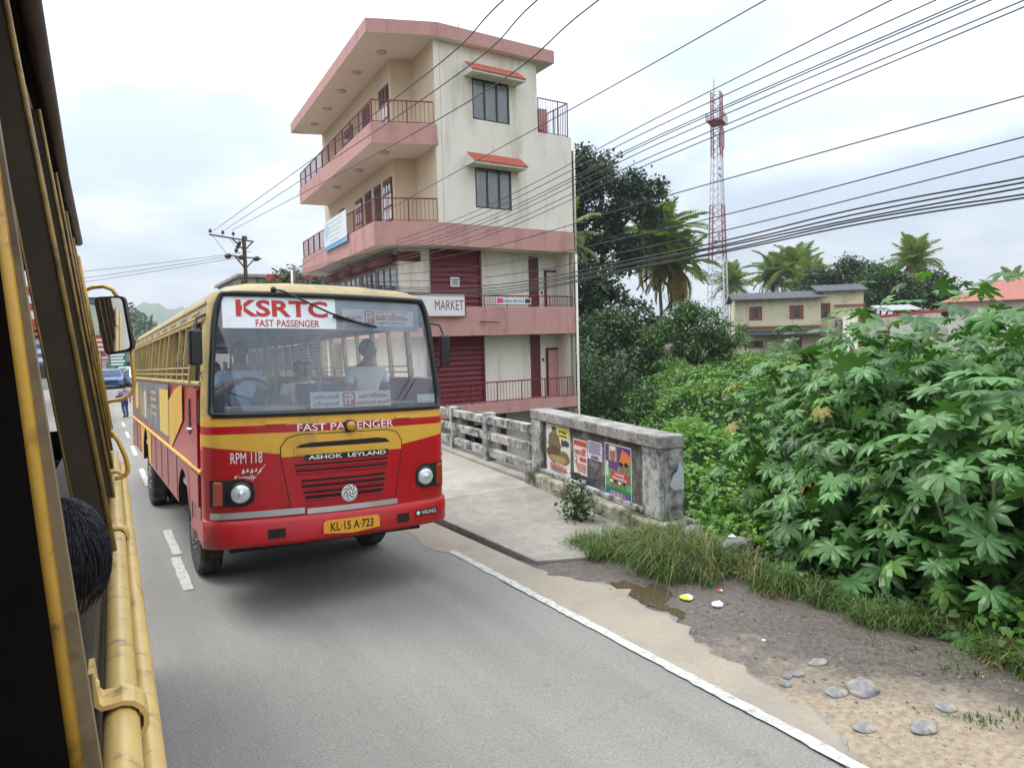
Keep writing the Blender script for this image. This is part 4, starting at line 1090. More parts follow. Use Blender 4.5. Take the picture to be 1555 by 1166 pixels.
# flat straps that hold the pipes
for yb in (1.42, 3.05, 4.8):
    z0 = 1.735+oz(yb); m = MB(); path = [(-.066, z0+.105), (-.064, z0+.03)]
    for k in range(8): a = R(170-26*k); path.append((-.020+.037*math.cos(a), z0+.037*math.sin(a)))
    path = [(-.066, z0+.105), (-.060, z0+.045), (-.050, z0+.034)]+[(-.020+.036*math.cos(R(a)), z0+.036*math.sin(R(a))) for a in (110, 85, 60, 35, 10, -15, -40, -65)]
    wd = .07
    for (x, z) in path:
        m.v += [(x, yb, z), (x, yb+wd, z)]
    for i in range(len(path)-1): m.f.append((2*i, 2*i+1, 2*i+3, 2*i+2)); m.m.append(0)
    st = m.build('pipe_strap', o_cream, ob)
    sd = st.modifiers.new('thick', 'SOLIDIFY'); sd.thickness = .009
    if yb < 1.5:
        T = facing(-.060, yb+.022, z0+.075, (1, 0, 0)); MB().lathe([(.011, 0), (.011, .006), (.006, .010)], 8, 0, T).build('screw', o_cream, st)
# bent stay hooking out from the pipe
m = MB(); m.tube([(-.02, 4.4, 1.945), (.009, 4.4, 1.89), (.024, 4.4, 1.845), (.038, 4.4, 1.797), (.046, 4.4, 1.745), (.044, 4.4, 1.718), (.030, 4.4, 1.700), (.004, 4.4, 1.69), (-.02, 4.4, 1.69)], .012, 8); m.build('bent_stay', o_yel, ob, smooth=True)
# outside mirror on a bent arm at the front corner
k = 1.2
def mk(x, y, z): return (x*k, y*k, 2.4+(z-2.4)*k)
c4 = [mk(-.073, 5.45, 2.729), mk(.098, 5.40, 2.735), mk(.135, 5.40, 2.376), mk(-.026, 5.45, 2.344)]
def rounded(c, r=.18):
    out = []
    n = len(c)
    for i in range(n):
        p, a, b_ = Vector(c[i]), Vector(c[i-1]), Vector(c[(i+1) % n])
        L = min((a-p).length, (b_-p).length)*r
        A, B = p+(a-p).normalized()*L, p+(b_-p).normalized()*L
        for t_ in (0, .35, .65, 1): out.append((A*(1-t_)**2+p*2*t_*(1-t_)+B*t_**2))
    return out
rp_ = rounded(c4)
nrm_ = (Vector(c4[1])-Vector(c4[0])).cross(Vector(c4[3])-Vector(c4[0])).normalized()
if nrm_.y > 0: nrm_ = -nrm_
m = MB(); N_ = len(rp_); m.v = [tuple(p+nrm_*.02) for p in rp_]+[tuple(p-nrm_*.05) for p in rp_]
m.f = [tuple(range(N_)), tuple(range(2*N_-1, N_-1, -1))]+[(i, (i+1) % N_, N_+(i+1) % N_, N_+i) for i in range(N_)]; m.m = [0]*len(m.f)
mh = m.build('mirror', black_gloss, ob)
cen = sum((p for p in rp_), Vector())/N_
_d = (cen-Vector((0, 0, 2.4))).normalized(); _r = (Vector((-.02, 2.6, 1.95))-cen).normalized(); _n = (_r-_d).normalized()
_pts = [cen+(p-cen)*.93 for p in rp_]; _pts = [p-_d*((p-cen).dot(_n)/_d.dot(_n)) for p in _pts]; _off = min((p-cen).dot(nrm_) for p in _pts)
m = MB(); m.v = [tuple(p+nrm_*(.0215-_off)) for p in _pts]; m.f = [tuple(range(N_))]; m.m = [0]; m.build('mirror_glass', mirror_m, mh)
m = MB(); m.tube([mk(-.16, 5.6, 2.77), mk(-.082, 5.515, 2.797), mk(-.02, 5.48, 2.802), mk(.03, 5.46, 2.78), mk(.062, 5.46, 2.72)], .016, 8); m.build('mirror_arm', o_yel, mh, smooth=True)
m = MB(); m.tube([mk(.118, 5.45, 2.40), mk(.122, 5.45, 2.25), mk(.125, 5.45, 2.14), mk(.10, 5.45, 2.08), mk(.05, 5.45, 2.05), mk(-.04, 5.47, 2.035), mk(-.10, 5.5, 2.06)], .015, 8); m.build('mirror_arm', o_yel, mh, smooth=True)
# the passenger in the seat ahead, head close to the window
J = seated('lap', .0)
J.update(chest=(-.05, .02, .46), neck=(-.17, .0, .60), head=(-.265, -.03, .735), shL=(-.20, .01, .49), shR=(.15, .01, .50), elL=(-.16, -.12, .25), elR=(.22, -.10, .24), wrL=(-.08, -.30, .20))
person('person', 'passenger with black hair leaning at the window of the near bus', OB @ Matrix.Translation((-.375, 1.72, 1.22)) @ Matrix.Rotation(R(180), 4, 'Z'), J, shirt_dk, trous, .6, hairlen=.15, face=False)
hp = [o for o in bpy.data.objects if o.name.startswith('person') and o.get('label', '').startswith('passenger with black hair leaning')][0]
g = np.random.default_rng(17); mb = MB(); HC = Vector(J['head'])
for k in range(1700):
    ph = g.uniform(0, 2*math.pi); back = .5+.5*math.sin(ph); th0 = g.uniform(.05, 1.0)*R(62+70*back); ln = g.uniform(.25, .55); pts = []; dph = g.normal(0, .06)
    for q in range(5):
        th = th0+ln*q/4; p_ = ph+dph*q/4; rr = 1+.035*math.sin(q*1.3+k)*.6+.02*q/4
        pts.append(HC+Vector((.086*rr*math.sin(th)*math.cos(p_), .004+.104*rr*math.sin(th)*math.sin(p_), .004+.127*rr*math.cos(th))))
    mb.tube(pts, [.0011, .0011, .0010, .0008, .0004], 3, caps=False)
_o = mb.build('hair_strands', mat('hair_strand', (.018, .017, .024), .45, var=.6, scale=40), hp, smooth=True); tag(_o, kind='stuff')
# ------------------------------------------------------------------ the pink and cream building
cream = mat('cream_wall', (0.74, 0.695, 0.61), 0.85, var=0.05, scale=1.2, stain=(0.55, 0.50, 0.41), sfac=.42, sscale=1.6, bump=.08, streak=.16)
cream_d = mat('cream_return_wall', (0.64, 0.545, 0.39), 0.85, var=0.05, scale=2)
pink = mat('pink_band', (0.50, 0.265, 0.24), 0.8, var=0.07, scale=2, stain=(0.39, 0.19, 0.17), sfac=.4, sscale=2.2, streak=.2)
soffit = mat('soffit_white', (0.78, 0.72, 0.64), 0.85, var=0.05)
maroon = mat('maroon_shutter', (0.135, 0.012, 0.022), 0.5, var=.12, scale=3)
maroon_d = mat('maroon_wood', (0.10, 0.014, 0.018), 0.5, var=.2, scale=6)
rail_m = mat('railing_maroon', (0.17, 0.022, 0.03), 0.45, var=.12)
win_dk = mat('window_frame_dark', (0.03, 0.028, 0.028), 0.4, var=.1)
curtain = mat('pale_curtain', (0.80, 0.80, 0.80), 0.8, var=.05)
tile_r = mat('red_sunshade_tile', (0.40, 0.075, 0.035), 0.65, var=.2, scale=14, bump=.2)
win_gl = glass('window_glass', (0.85, 0.88, 0.9), dust=.02, refl=1.2)
dark_gl = glass('shop_glass', (0.28, 0.3, 0.31), dust=.02, refl=2.0)
sign_white = mat('sign_white', (0.72, 0.70, 0.70), .6, var=.04)
maroon_txt = mat('maroon_lettering', (0.22, 0.015, 0.02), .6)
door_p = mat('pink_door', (0.52, 0.27, 0.25), .6, var=.08); door_w = mat('pale_door', (0.50, 0.46, 0.42), .6, var=.1)

bld = empty('pink_building', (9.305, 20.371, 0), R(-2.4), 'four storey cream building with pink balcony bands and maroon railings', 'building')
WV = Vector((.994, .111)); WNn = Vector((.111, -.994))
def Wp(t, off=0.0): p = WV*t+WNn*off; return (p.x, p.y)
E_ = Wp(5.3); Bc = (-1.9, .46); A1 = (0, 1.85); A2 = (-.70, 2.02); YB = 11.0
def vwall(mb, p, q, z0, z1, holes=(), th=.2, mi=0):
    """vertical wall from p to q (outside on the right of p->q); holes (t0,t1,za,zb) with reveals"""
    p, q = Vector(p), Vector(q); L = (q-p).length; d = (q-p)/L; n = Vector((d.y, -d.x))
    ts = sorted(set([0, L]+[h[0] for h in holes]+[h[1] for h in holes])); zs = sorted(set([z0, z1]+[h[2] for h in holes]+[h[3] for h in holes]))
    P = lambda t, z, o=0: ((p+d*t-n*o).x, (p+d*t-n*o).y, z)
    for a, c in zip(ts, ts[1:]):
        for e, f in zip(zs, zs[1:]):
            if any(h[0] <= a+1e-6 and c <= h[1]+1e-6 and h[2] <= e+1e-6 and f <= h[3]+1e-6 for h in holes): continue
            mb.add([P(a, e), P(c, e), P(c, f), P(a, f)], [(0, 1, 2, 3)], mi)
    for a, c, e, f in holes:
        mb.add([P(a, e), P(a, e, th), P(a, f, th), P(a, f)], [(0, 1, 2, 3)], mi); mb.add([P(c, e), P(c, f), P(c, f, th), P(c, e, th)], [(0, 1, 2, 3)], mi)
        mb.add([P(a, e), P(c, e), P(c, e, th), P(a, e, th)], [(0, 1, 2, 3)], mi); mb.add([P(a, f), P(a, f, th), P(c, f, th), P(c, f)], [(0, 1, 2, 3)], mi)
    mb.add([P(0, z0, th), P(0, z1, th), P(L, z1, th), P(L, z0, th)], [(0, 1, 2, 3)], mi) if not holes else None
W1 = (1.34, 2.74, 9.28, 10.54); W2 = (1.36, 2.74, 6.52, 7.78)
m = MB()
vwall(m, Wp(0), Wp(3.87), 5.9, 11.5, [W1, W2]); vwall(m, Wp(3.87), Wp(5.3), 5.9, 9.2)
vwall(m, Wp(3.87), (Wp(3.87)[0]-.6, 9), 9.0, 11.5)
vwall(m, Wp(5.3), (E_[0]-.6, 11.6), -4.2, 9.2)
vwall(m, (E_[0]-.6, 11.6), (-.7, 11.6), -4.2, 11.5)
wall = m.build('wall', cream, bld)
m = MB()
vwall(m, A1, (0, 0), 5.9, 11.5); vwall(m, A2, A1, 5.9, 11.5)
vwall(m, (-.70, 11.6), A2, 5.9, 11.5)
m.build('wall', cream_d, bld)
# shop storeys: recessed walls behind the walkways
RC = .85
def Rp(t, r=RC): p = WV*t-WNn*r; return (p.x, p.y)
m = MB()
vwall(m, Rp(-.2), Rp(5.75), 2.5, 5.4, [(2.15, 2.16, 2.6, 2.7)])
vwall(m, Rp(-.2), Rp(5.75), -.1, 2.5, [(2.15, 2.16, .6, .7)])
vwall(m, (-1.0, 11), (-1.0, .9), -.1, 5.4, [(.3, 2.6, .3, 2.3)], .3)
vwall(m, (-1.0, .9), Rp(-.2), -.1, 5.4, [(.1, .2, .3, .5)], .2)
vwall(m, Rp(-.8, 1.2), Rp(5.7, 1.2), -4.2, -.1, [(.6, 1.3, -3, -.6), (2.2, 3.0, -3, -.6)], .3)
vwall(m, (-.9, 11), (-.9, 1.0), -4.2, -.1)
m.build('wall', cream, bld)
# bands, floors and roof
poly1 = [Bc, Wp(.02, .02), Wp(5.32, .02), (E_[0]-.6, 11.6), (-1.9, YB)]
def slab(z0, z1, poly, mi=pink, bot=soffit, name='floor_band'):
    m = MB(); m.prism(poly, z0, z1, 0, mib=1); return m.build(name, [mi, bot], bld)
roofp = [(-1.98, .34), Wp(.02, .25), Wp(4.42, .27), (Wp(4.42)[0]-.5, 10.5), (-2.0, 11.75)]
slab(11.46, 11.86, roofp, name='roof')
balc = [(-1.9, .46), (0.04, -.03), (.06, 1.85), (-.66, 2.02), (-.66, YB), (-1.9, YB)]
slab(8.30, 8.90, balc); slab(5.27, 5.97, poly1)
fl2 = slab(2.46, 2.62, poly1)
fl3 = slab(-.12, .24, poly1)
m = MB(); th = .12
def parapet(mb, pts, z0, z1, th=.12):
    for a, c in zip(pts, pts[1:]):
        a, c = Vector(a), Vector(c); d = (c-a).normalized(); n = Vector((-d.y, d.x)); q = [a, c, c+n*th, a+n*th]
        mb.prism([(v.x, v.y) for v in q], z0, z1)
parapet(m, [(-1.9, YB), Bc, Wp(.02, .021), Wp(5.32, .021)], 2.621, 3.38)
m.build('parapet', pink, bld)
# pink nib at the edge of the upper wall beside the balcony
m = MB(); m.prism([Wp(-.02, .03), Wp(.06, .03), Wp(.06, -.05), Wp(-.02, -.05)], 8.30, 8.50); m.build('wall_nib', pink, bld)
# ceiling lamps under the soffits
lamp_w = mat('lamp_cover', (0.55, 0.48, 0.40), .5)
for z, pts in ((11.46, [(-1.1, 1.6), (-1.35, 3.6), (-1.35, 5.6), (-1.35, 7.8), (-1.35, 10.0)]), (8.30, [(-1.2, 1.4), (-1.3, 4), (-1.3, 7)]), (5.27, [(-1.3, 3.0), (-1.35, 6)])):
    for x, y in pts: MB().lathe([(.17, 0), (.17, -.03), (.10, -.07), (.01, -.075)], 16, 0, Matrix.Translation((x, y, z-.002))).build('ceiling_lamp', lamp_w, bld, smooth=True)
# windows with dark frames and curtains
def win3(holes, par, n=3, base=Wp, th=.1):
    a, c, e, f = holes
    def P(t, o, z): q = base(t, -o); return (q[0], q[1], z)
    m = MB(); r = .045
    for t_ in (a+.02, c-.02): m.bar(P(t_, .03, e), P(t_, .03, f), .05, .06)
    for z in (e+.02, f-.02): m.bar(P(a, .03, z), P(c, .03, z), .06, .05)
    for k in range(1, n): tt = a+(c-a)*k/n; m.bar(P(tt, .03, e), P(tt, .03, f), .05, .06)
    w = m.build('window', win_dk, par)
    for k in range(n):
        t0, t1 = a+(c-a)*k/n, a+(c-a)*(k+1)/n
        m = MB(); m.add([P(t0, .015, e), P(t1, .015, e), P(t1, .015, f), P(t0, .015, f)], [(0, 1, 2, 3)]); m.build('pane', win_gl, w)
    m = MB(); N = int((c-a)*26)
    for i in range(N+1): t_ = a+(c-a)*i/N; q = P(t_, .055+.018*math.sin(i*1.7), 0); m.v += [(q[0], q[1], e), (q[0], q[1], f-.05)]
    for i in range(N): m.f.append((2*i, 2*i+2, 2*i+3, 2*i+1)); m.m.append(0)
    m.build('curtain', curtain, w, smooth=True)
    m = MB(); m.add([P(a-.1, .5, e-.1), P(c+.1, .5, e-.1), P(c+.1, .5, f+.1), P(a-.1, .5, f+.1)], [(0, 1, 2, 3)]); m.build('room_back', dark_int, w)
    return w
win3(W1, bld); win3(W2, bld)
# tiled sunshades
for zt in (10.88, 8.12):
    a, c = 1.05, 3.05
    def P(t, o, z): q = Wp(t, o); return (q[0], q[1], z)
    m = MB(); hull = [(0, -.34), (.52, -.34), (.52, -.26), (.12, .02), (0, .02)]
    for t_ in (a, c): m.v += [P(t_, o, zt+z) for o, z in hull]
    n = len(hull); m.f = [tuple(range(n)), tuple(range(2*n-1, n-1, -1))]+[(i, n+i, n+(i+1) % n, (i+1) % n) for i in range(n)]; m.m = [0]*len(m.f)
    sh = m.build('sunshade', cream, bld)
    for k in range(12):
        t0 = a-.02+(c-a+.04)*k/12; t1 = a-.02+(c-a+.04)*(k+1)/12-.012
        for j in range(3):
            f0, f1 = j/3, (j+1)/3+.02
            o0, z0 = .56-.46*f0, zt-.275+.33*f0; o1, z1 = .56-.46*f1, zt-.275+.33*f1
            m = MB(); dz = .025
            q = [P(t0, o0, z0), P(t1, o0, z0), P(t1, o1, z1), P(t0, o1, z1)]; m.v = q+[(v[0], v[1], v[2]+dz) for v in q]
            m.f = [(0, 3, 2, 1), (4, 5, 6, 7), (0, 1, 5, 4), (1, 2, 6, 5), (2, 3, 7, 6), (3, 0, 4, 7)]; m.m = [0]*6; m.build('roof_tile', tile_r, sh)
# railings
def railing(pts, z0, z1, par, step=.125, posts=None, rr=.022):
    m = MB(); m2 = MB()
    for a, c in zip(pts, pts[1:]):
        a, c = Vector((*a, 0)), Vector((*c, 0)); L = (c-a).length
        m.tube([(a.x, a.y, z1), (c.x, c.y, z1)], rr, 6); m.tube([(a.x, a.y, z0+.05), (c.x, c.y, z0+.05)], .012, 5)
        n = max(1, int(L/step))
        for k in range(n+1):
            p = a+(c-a)*k/n
            if k % 8 == 0: m.tube([(p.x, p.y, z0), (p.x, p.y, z1)], .022, 6)
            else: m2.tube([(p.x, p.y, z0+.04), (p.x, p.y, z1)], .008, 4)
    o = m.build('railing', rail_m, par); m2.build('balusters', rail_m, o)
    return o
ins = .06
railing([(-1.9+ins, YB-.05), (-1.9+ins, .46+ins), (-.05, .04)], 8.9, 9.58, bld)
railing([(-1.9+ins, YB-.05), (-1.9+ins, .46+ins), (-.02, .04)], 5.97, 6.68, bld)
railing([Wp(1.6, -.05), Wp(5.25, -.05)], 3.38, 3.74, bld, .11)
railing([(-1.2, .36), Wp(.05, -.05), Wp(5.2, -.05)], .24, .92, bld, .12)
# shutters
def shutter(t0, t1, z0, z1, r=RC-.03, par=bld, base=Rp):
    m = MB(); n = int((z1-z0)/.085)
    for i in range(n+1):
        z = z0+(z1-z0)*i/n; o = r-(.02 if i % 2 else 0)
        a, c = base(t0, o), base(t1, o); m.v += [(a[0], a[1], z), (c[0], c[1], z)]
    for i in range(n): m.f.append((2*i, 2*i+1, 2*i+3, 2*i+2)); m.m.append(0)
    o = m.build('shutter', maroon, par)
    m = MB()
    for t_ in (t0, t1): a = base(t_, r-.03); m.bar((a[0], a[1], z0), (a[0], a[1], z1), .08, .06)
    m.build('shutter_track', maroon_d, o)
    return o
shutter(.12, 1.93, 2.62, 5.27); shutter(-.1, 1.97, .24, 2.46)
# dark door openings and doors
def panel(name, t0, t1, z0, z1, m_, r=RC-.012, par=bld, th=.03):
    a, c = Rp(t0, r), Rp(t1, r); m = MB(); m.bar(((a[0]+c[0])/2, (a[1]+c[1])/2, z0), ((a[0]+c[0])/2, (a[1]+c[1])/2, z1), 1, 1)
    m = MB(); d = Vector((c[0]-a[0], c[1]-a[1])); L = d.length; d.normalize(); n = Vector((d.y, -d.x))
    q = [Vector(a), Vector(c), Vector(c)+n*th, Vector(a)+n*th]; m.prism([(v.x, v.y) for v in q][::-1], z0, z1)
    return m.build(name, m_, par)
for z0, z1, dm_, d1 in ((2.62, 4.62, door_w, 4.72), (.24, 1.88, door_p, 1.96)):
    panel('door_leaf', 3.96, 4.36, z0, z1+.55, maroon_d)
    fr = panel('door_frame', 4.62, 5.56, z0, d1, maroon_d, RC-.012, bld, .04)
    panel('door', 4.70, 5.48, z0, d1-.08, dm_, RC-.012, fr, .06)
    panel('number_plate', 4.46, 4.54, z0+1.25, z0+1.36, win_dk, RC-.012, bld, .012)
# left facade windows and doors (upper floors) behind the balconies
def lpanel(name, y0, y1, z0, z1, m_, x=-.70, th=.04, par=bld):
    return MB().box(x-th, x-.002, y0, y1, z0, z1).build(name, m_, par)
for (y0, y1, z0, z1, kind) in ((2.25, 3.25, 9.15, 10.75, 'w'), (4.4, 5.2, 8.9, 10.7, 'd'), (6.6, 7.8, 9.15, 10.6, 'w'), (2.2, 3.1, 6.35, 7.75, 'w'), (3.45, 4.15, 5.97, 7.75, 'd'), (4.6, 5.3, 5.97, 7.75, 'd'), (5.7, 6.6, 6.35, 7.7, 'w'), (8.3, 9.1, 5.97, 7.75, 'd')):
    o = lpanel('window' if kind == 'w' else 'door', y0, y1, z0, z1, maroon_d)
    if kind == 'w':
        n = 3
        for k in range(n):
            for j in range(3):
                ya, yb_ = y0+.06+(y1-y0-.06)*k/n, y0+(y1-y0-.06)*(k+1)/n; za, zb = z0+.06+(z1-z0-.06)*j/3, z0+(z1-z0-.06)*(j+1)/3
                MB().box(-.752, -.742, ya, yb_-.02, za, zb-.03).build('pane', curtain if j < 2 else win_gl, o)
    else: MB().box(-.752, -.742, y0+.08, y1-.08, z0+.1, z1-.1).build('door_board', dark_int, o)
# shop fronts on the road side at the third level
for (y0, y1) in ((1.15, 3.1), (3.35, 5.0), (5.25, 7.2), (7.45, 9.6)):
    m = MB()
    for k in range(4):
        yy = y0+(y1-y0)*k/3; m.box(-1.06, -1.01, yy-.03, yy+.03, 2.62, 4.75)
    for z in (2.64, 3.6, 4.72): m.box(-1.055, -1.012, y0, y1, z-.025, z+.025)
    o = m.build('shop_window', pole_gal, bld)
    MB().box(-1.03, -1.02, y0, y1, 2.64, 4.72).build('pane', dark_gl, o)
    m = MB(); m.tube([(-1.2, y0-.05, 4.95), (-1.2, y1+.05, 4.95)], .17, 10); m.build('rolled_shutter', maroon, o, smooth=True)
# the corner pane facing the side
m = MB(); m.tube([(-1.05, .95, 5.0), Rp(-.25)+(5.0,)], .16, 10); m.build('rolled_shutter', maroon, bld, smooth=True)
# terrace at the back corner: rail, pillar, maroon gate
railing([Wp(3.95, -.06), Wp(5.2, -.06)], 9.2, 10.36, bld, .10)
railing([Wp(5.2, -.06), (Wp(5.2)[0]-.3, 5.5)], 9.2, 10.36, bld, .10)
m = MB(); q = Wp(5.05, -1.3); m.box(q[0]-.15, q[0]+.2, q[1], q[1]+.3, 9.2, 10.5); q2 = Wp(4.2, -1.3); m.box(q2[0]-.6, q[0], q2[1]+.05, q2[1]+.25, 9.75, 10.0); m.build('terrace_pillar', pink, bld)
m = MB(); q = Wp(4.1, -1.5); 
for k in range(14): m.box(q[0]-.3+k*.1, q[0]-.24+k*.1, q[1]+.3, q[1]+.34, 9.2, 9.8)
m.build('terrace_gate', rail_m, bld)
m = MB()
for y in (.9, 2.2, 4, 6.5, 9): m.tube([(-1.85, y, 11.84), (-1.85, y, 12.05)], .012, 5)
for t in (.8, 1.8): m.tube([Wp(t, .2)+(11.84,), Wp(t, .2)+(12.0,)], .012, 5)
m.tube([(-1.98, 11.5, 11.46), (-1.7, 10.2, 11.1)], .014, 5)
m.tube([Wp(1.35, .05)+(2.9,), Wp(2.0, .25)+(2.86,)], .02, 5)
m.build('rod', rail_m, bld)
# drain pipe at the far corner
m = MB(); q = Wp(5.36, .06); m.tube([(q[0], q[1], 5.2), (q[0], q[1], -.6), (q[0]-.15, q[1], -.75)], .045, 8); q = Wp(5.40, .02); m.tube([(q[0], q[1], 9.1), (q[0], q[1], 5.2)], .03, 8); m.build('drain_pipe', cream, bld, smooth=True)
# basement storey dressing seen through the bridge rails
for k in range(4):
    t0 = .2+k*1.3
    a = Rp(t0, 1.1); m = MB(); m.box(a[0], a[0]+.16, a[1]-.1, a[1], -4.2, -.12); m.build('column', maroon_d, bld)

# signs hung on the building
def bworld(T): return bld.matrix_basis @ T
sg = empty('hanging_sign', label='white sign reading MARKET with maroon border on the pink band', cat='sign'); sg.matrix_world = bworld(facing(*Wp(.02, .10), 3.42, (WNn.x, WNn.y, 0)))
MB().box(-1.2, .76, -.36, .36, 0, .03).build('board', sign_white, sg)
m = MB()
for q in (((-1.2, -.35), (.76, -.35)), ((.76, -.35), (.76, .35)), ((.76, .35), (-1.2, .35)), ((-1.2, .35), (-1.2, -.35))): m.bar((*q[0], .034), (*q[1], .034), .035, .02)
m.build('border', maroon_txt, sg)
text('MARKET', 1.02, .30, maroon_txt, sg, Matrix.Translation((.19, 0, .032)), off=.0)
sg = empty('hanging_banner', label='small white banner with blue lettering on the maroon railing', cat='banner'); sg.matrix_world = bworld(facing(*Wp(2.72, .0), 3.57, (WNn.x, WNn.y, 0)))
MB().box(-.70, .70, -.10, .10, 0, .012).build('board', sign_white, sg)
text('BIBLE BOOKS', .78, .10, blue_print, sg, Matrix.Translation((.02, 0, .014)), off=.02)
pinkp = mat('magenta_print', (.6, .05, .2), .6)
poly2d('print_mark', [(-.68, -.08), (-.42, -.06), (-.40, .07), (-.66, .09)], pinkp, sg, Matrix.Translation((0, 0, .013)))
rect2d('print_mark', .45, .67, -.07, .07, win_dk, sg, Matrix.Translation((0, 0, .013)))
sg = empty('paper_notice', label='white paper notice stuck on the upper maroon shutter', cat='notice'); q = Rp(.95, RC-.07); sg.matrix_world = bworld(facing(q[0], q[1], 4.22, (WNn.x, WNn.y, 0)))
MB().box(-.17, .17, -.15, .15, 0, .006).build('sheet', sign_white, sg)
for k in range(3): rect2d('print_line', -.12, .12, .05-.07*k, .085-.07*k, win_dk, sg, Matrix.Translation((0, 0, .008)))
sg = empty('balcony_banner', label='pale banner with blue lower edge hung on the road side balcony', cat='banner'); sg.matrix_world = bworld(facing(-1.96, 4.95, 6.28, (-1, 0, 0)))
MB().box(-1.6, 1.6, -.52, .52, 0, .02).build('sheet', sign_white, sg)
rect2d('print_band', -1.6, 1.6, -.52, -.36, mat('sky_blue_print', (.12, .42, .66), .6), sg, Matrix.Translation((0, 0, .022)))
lb = mat('pale_blue_print', (.40, .55, .62), .6)
for k in range(5): rect2d('print_line', -1.2+.1*k, 1.1-.15*k, .36-.16*k, .41-.16*k, lb, sg, Matrix.Translation((0, 0, .022)))
poly2d('print_mark', [(-1.5, .3), (-1.0, .45), (-.7, .1), (-1.3, -.2)], lb, sg, Matrix.Translation((0, 0, .021)))

# ------------------------------------------------------------------ bridge parapet
PY = R(-8.4)
pier = empty('bridge_end_wall', (6.04, 6.80, road_z(8.8)), PY, 'thick weathered concrete end wall of the bridge with recessed panel', 'wall')
L = 4.12; Hh = 1.36; TH = .36
def zz(y): return -.03*(y-2.0)
m = MB()
# outer shape with a recessed panel on the road side: frame bars round it
m.box(.07, TH, 0, L, .28, Hh-.17)
m.box(0, .07, 0, .42, .28, Hh-.17); m.box(0, .07, L-.42, L, .28, Hh-.17)
m.box(0, .07, .42, L-.42, .28, .36)
m.build('wall_body', oldwall, pier, bevel=.015)
MB().box(.0665, .0695, .421, L-.421, .361, Hh-.172).build('recess_panel', mat('mouldy_panel', (0.085, 0.082, 0.075), 0.95, var=.4, scale=10, stain=(0.30, 0.29, 0.27), sfac=.45, sscale=3.0, bump=.4), pier)
m = MB(); m.box(-.012, TH+.012, -.012, L+.012, Hh-.168, Hh); m.build('coping', mat('weathered_coping', (0.29, 0.28, 0.26), 0.92, var=.3, scale=12, bump=.6, bscale=30, stain=(0.10, 0.098, 0.09), sfac=.6, sscale=2.6), pier, bevel=.02)
m = MB(); m.box(-.14, TH+.12, -.15, L, -.55, .277); m.build('plinth', mossy, pier, bevel=.03)
fence = empty('bridge_railing', (6.04, 6.80, road_z(13.5)), PY, 'weathered concrete bridge railing with three horizontal rails', 'railing')
lz = lambda y: -.03*(y-6.7)
m = MB()
y0, y1 = L+.02, 15
m.add([(x, y, lz(y)+z) for y in (y0, y1) for x, z in ((-.10, -.35), (-.10, .17), (.34, .17), (.34, -.35))], [(0, 1, 2, 3), (7, 6, 5, 4), (0, 4, 5, 1), (1, 5, 6, 2), (2, 6, 7, 3)]); m.build('kerb_ledge', concrete, fence, bevel=.02)
ps = [6.72, 9.2, 11.7, 14.2]
for y in ps: MB().box(.02, .26, y-.12, y+.12, lz(y)+.15, lz(y)+1.20).build('post', oldwall, fence, bevel=.02)
edges = [y0]+ps
for a, c in zip(edges, edges[1:]):
    a2 = a if a == y0 else a+.12; c2 = c-.12
    for z in (.36, .70, 1.04):
        m = MB(); m.add([(x, y, lz(y)+z+dz) for y in (a2, c2) for x, dz in ((.05, -.085), (.05, .085), (.21, .085), (.21, -.085))], [(0, 1, 2, 3), (7, 6, 5, 4), (0, 4, 5, 1), (1, 5, 6, 2), (2, 6, 7, 3), (3, 7, 4, 0)]); m.build('rail', oldwall, fence, bevel=.018)
# posters pasted into the recess
def pw_(y, z): return pier.matrix_basis @ facing(.066, y, z, (-1, 0, 0))
paper = mat('poster_paper', (.66, .64, .60), .8, var=.06, scale=6, stain=(.5, .47, .42), sfac=.3, sscale=5)
def poster(name, label, y0, y1, z0, z1, m_, rot=0.0):
    e_ = empty(name, label=label, cat='poster'); e_.matrix_world = pw_((y0+y1)/2, (z0+z1)/2) @ Matrix.Rotation(rot, 4, 'Z')
    w, h = (y1-y0)/2, (z1-z0)/2
    mb = MB(); n = 6
    for j in range(n+1):
        for i in range(n+1): mb.v.append((-w+2*w*i/n, -h+2*h*j/n, .003+.003*math.sin(i*2.1+j*1.3)))
    for j in range(n):
        for i in range(n): mb.f.append((j*(n+1)+i, j*(n+1)+i+1, (j+1)*(n+1)+i+1, (j+1)*(n+1)+i)); mb.m.append(0)
    mb.build('sheet', m_, e_)
    return e_, w, h
def pr(e_, pts, m_, d=.008, name='print'): return poly2d(name, pts, m_, e_, Matrix.Identity(4), d)
def prr(e_, x0, x1, y0, y1, m_, d=.008, name='print'): return rect2d(name, x0, x1, y0, y1, m_, e_, Matrix.Identity(4), d)
pm_ = {}
def pc(k, c):
    if k not in pm_: pm_[k] = mat('print_'+k, c, .7, var=.1, scale=18)
    return pm_[k]
olive = pc('olive', (.16, .12, .05)); brown_p = pc('brown', (.10, .055, .03)); yellow_p = pc('yellow', (.72, .66, .05)); red_p = pc('red', (.50, .05, .04)); black_p = pc('black', (.02, .02, .02)); purple = pc('purple', (.13, .04, .22)); orange_p = pc('orange', (.68, .19, .04)); green_p = pc('green', (.10, .38, .12)); dgreen = pc('deep_green', (.02, .20, .10)); face_p = pc('tan', (.28, .15, .09)); blue_p = pc('blue', (.04, .10, .38)); white_p = pc('white', (.72, .72, .72)); dusk = pc('ink', (.035, .035, .05))
def blob(cx, cy, rx, ry, n=14, j=.12, seed=1):
    r2 = random.Random(seed); return [(cx+rx*(1+r2.uniform(-j, j))*math.cos(2*math.pi*k/n), cy+ry*(1+r2.uniform(-j, j))*math.sin(2*math.pi*k/n)) for k in range(n)]
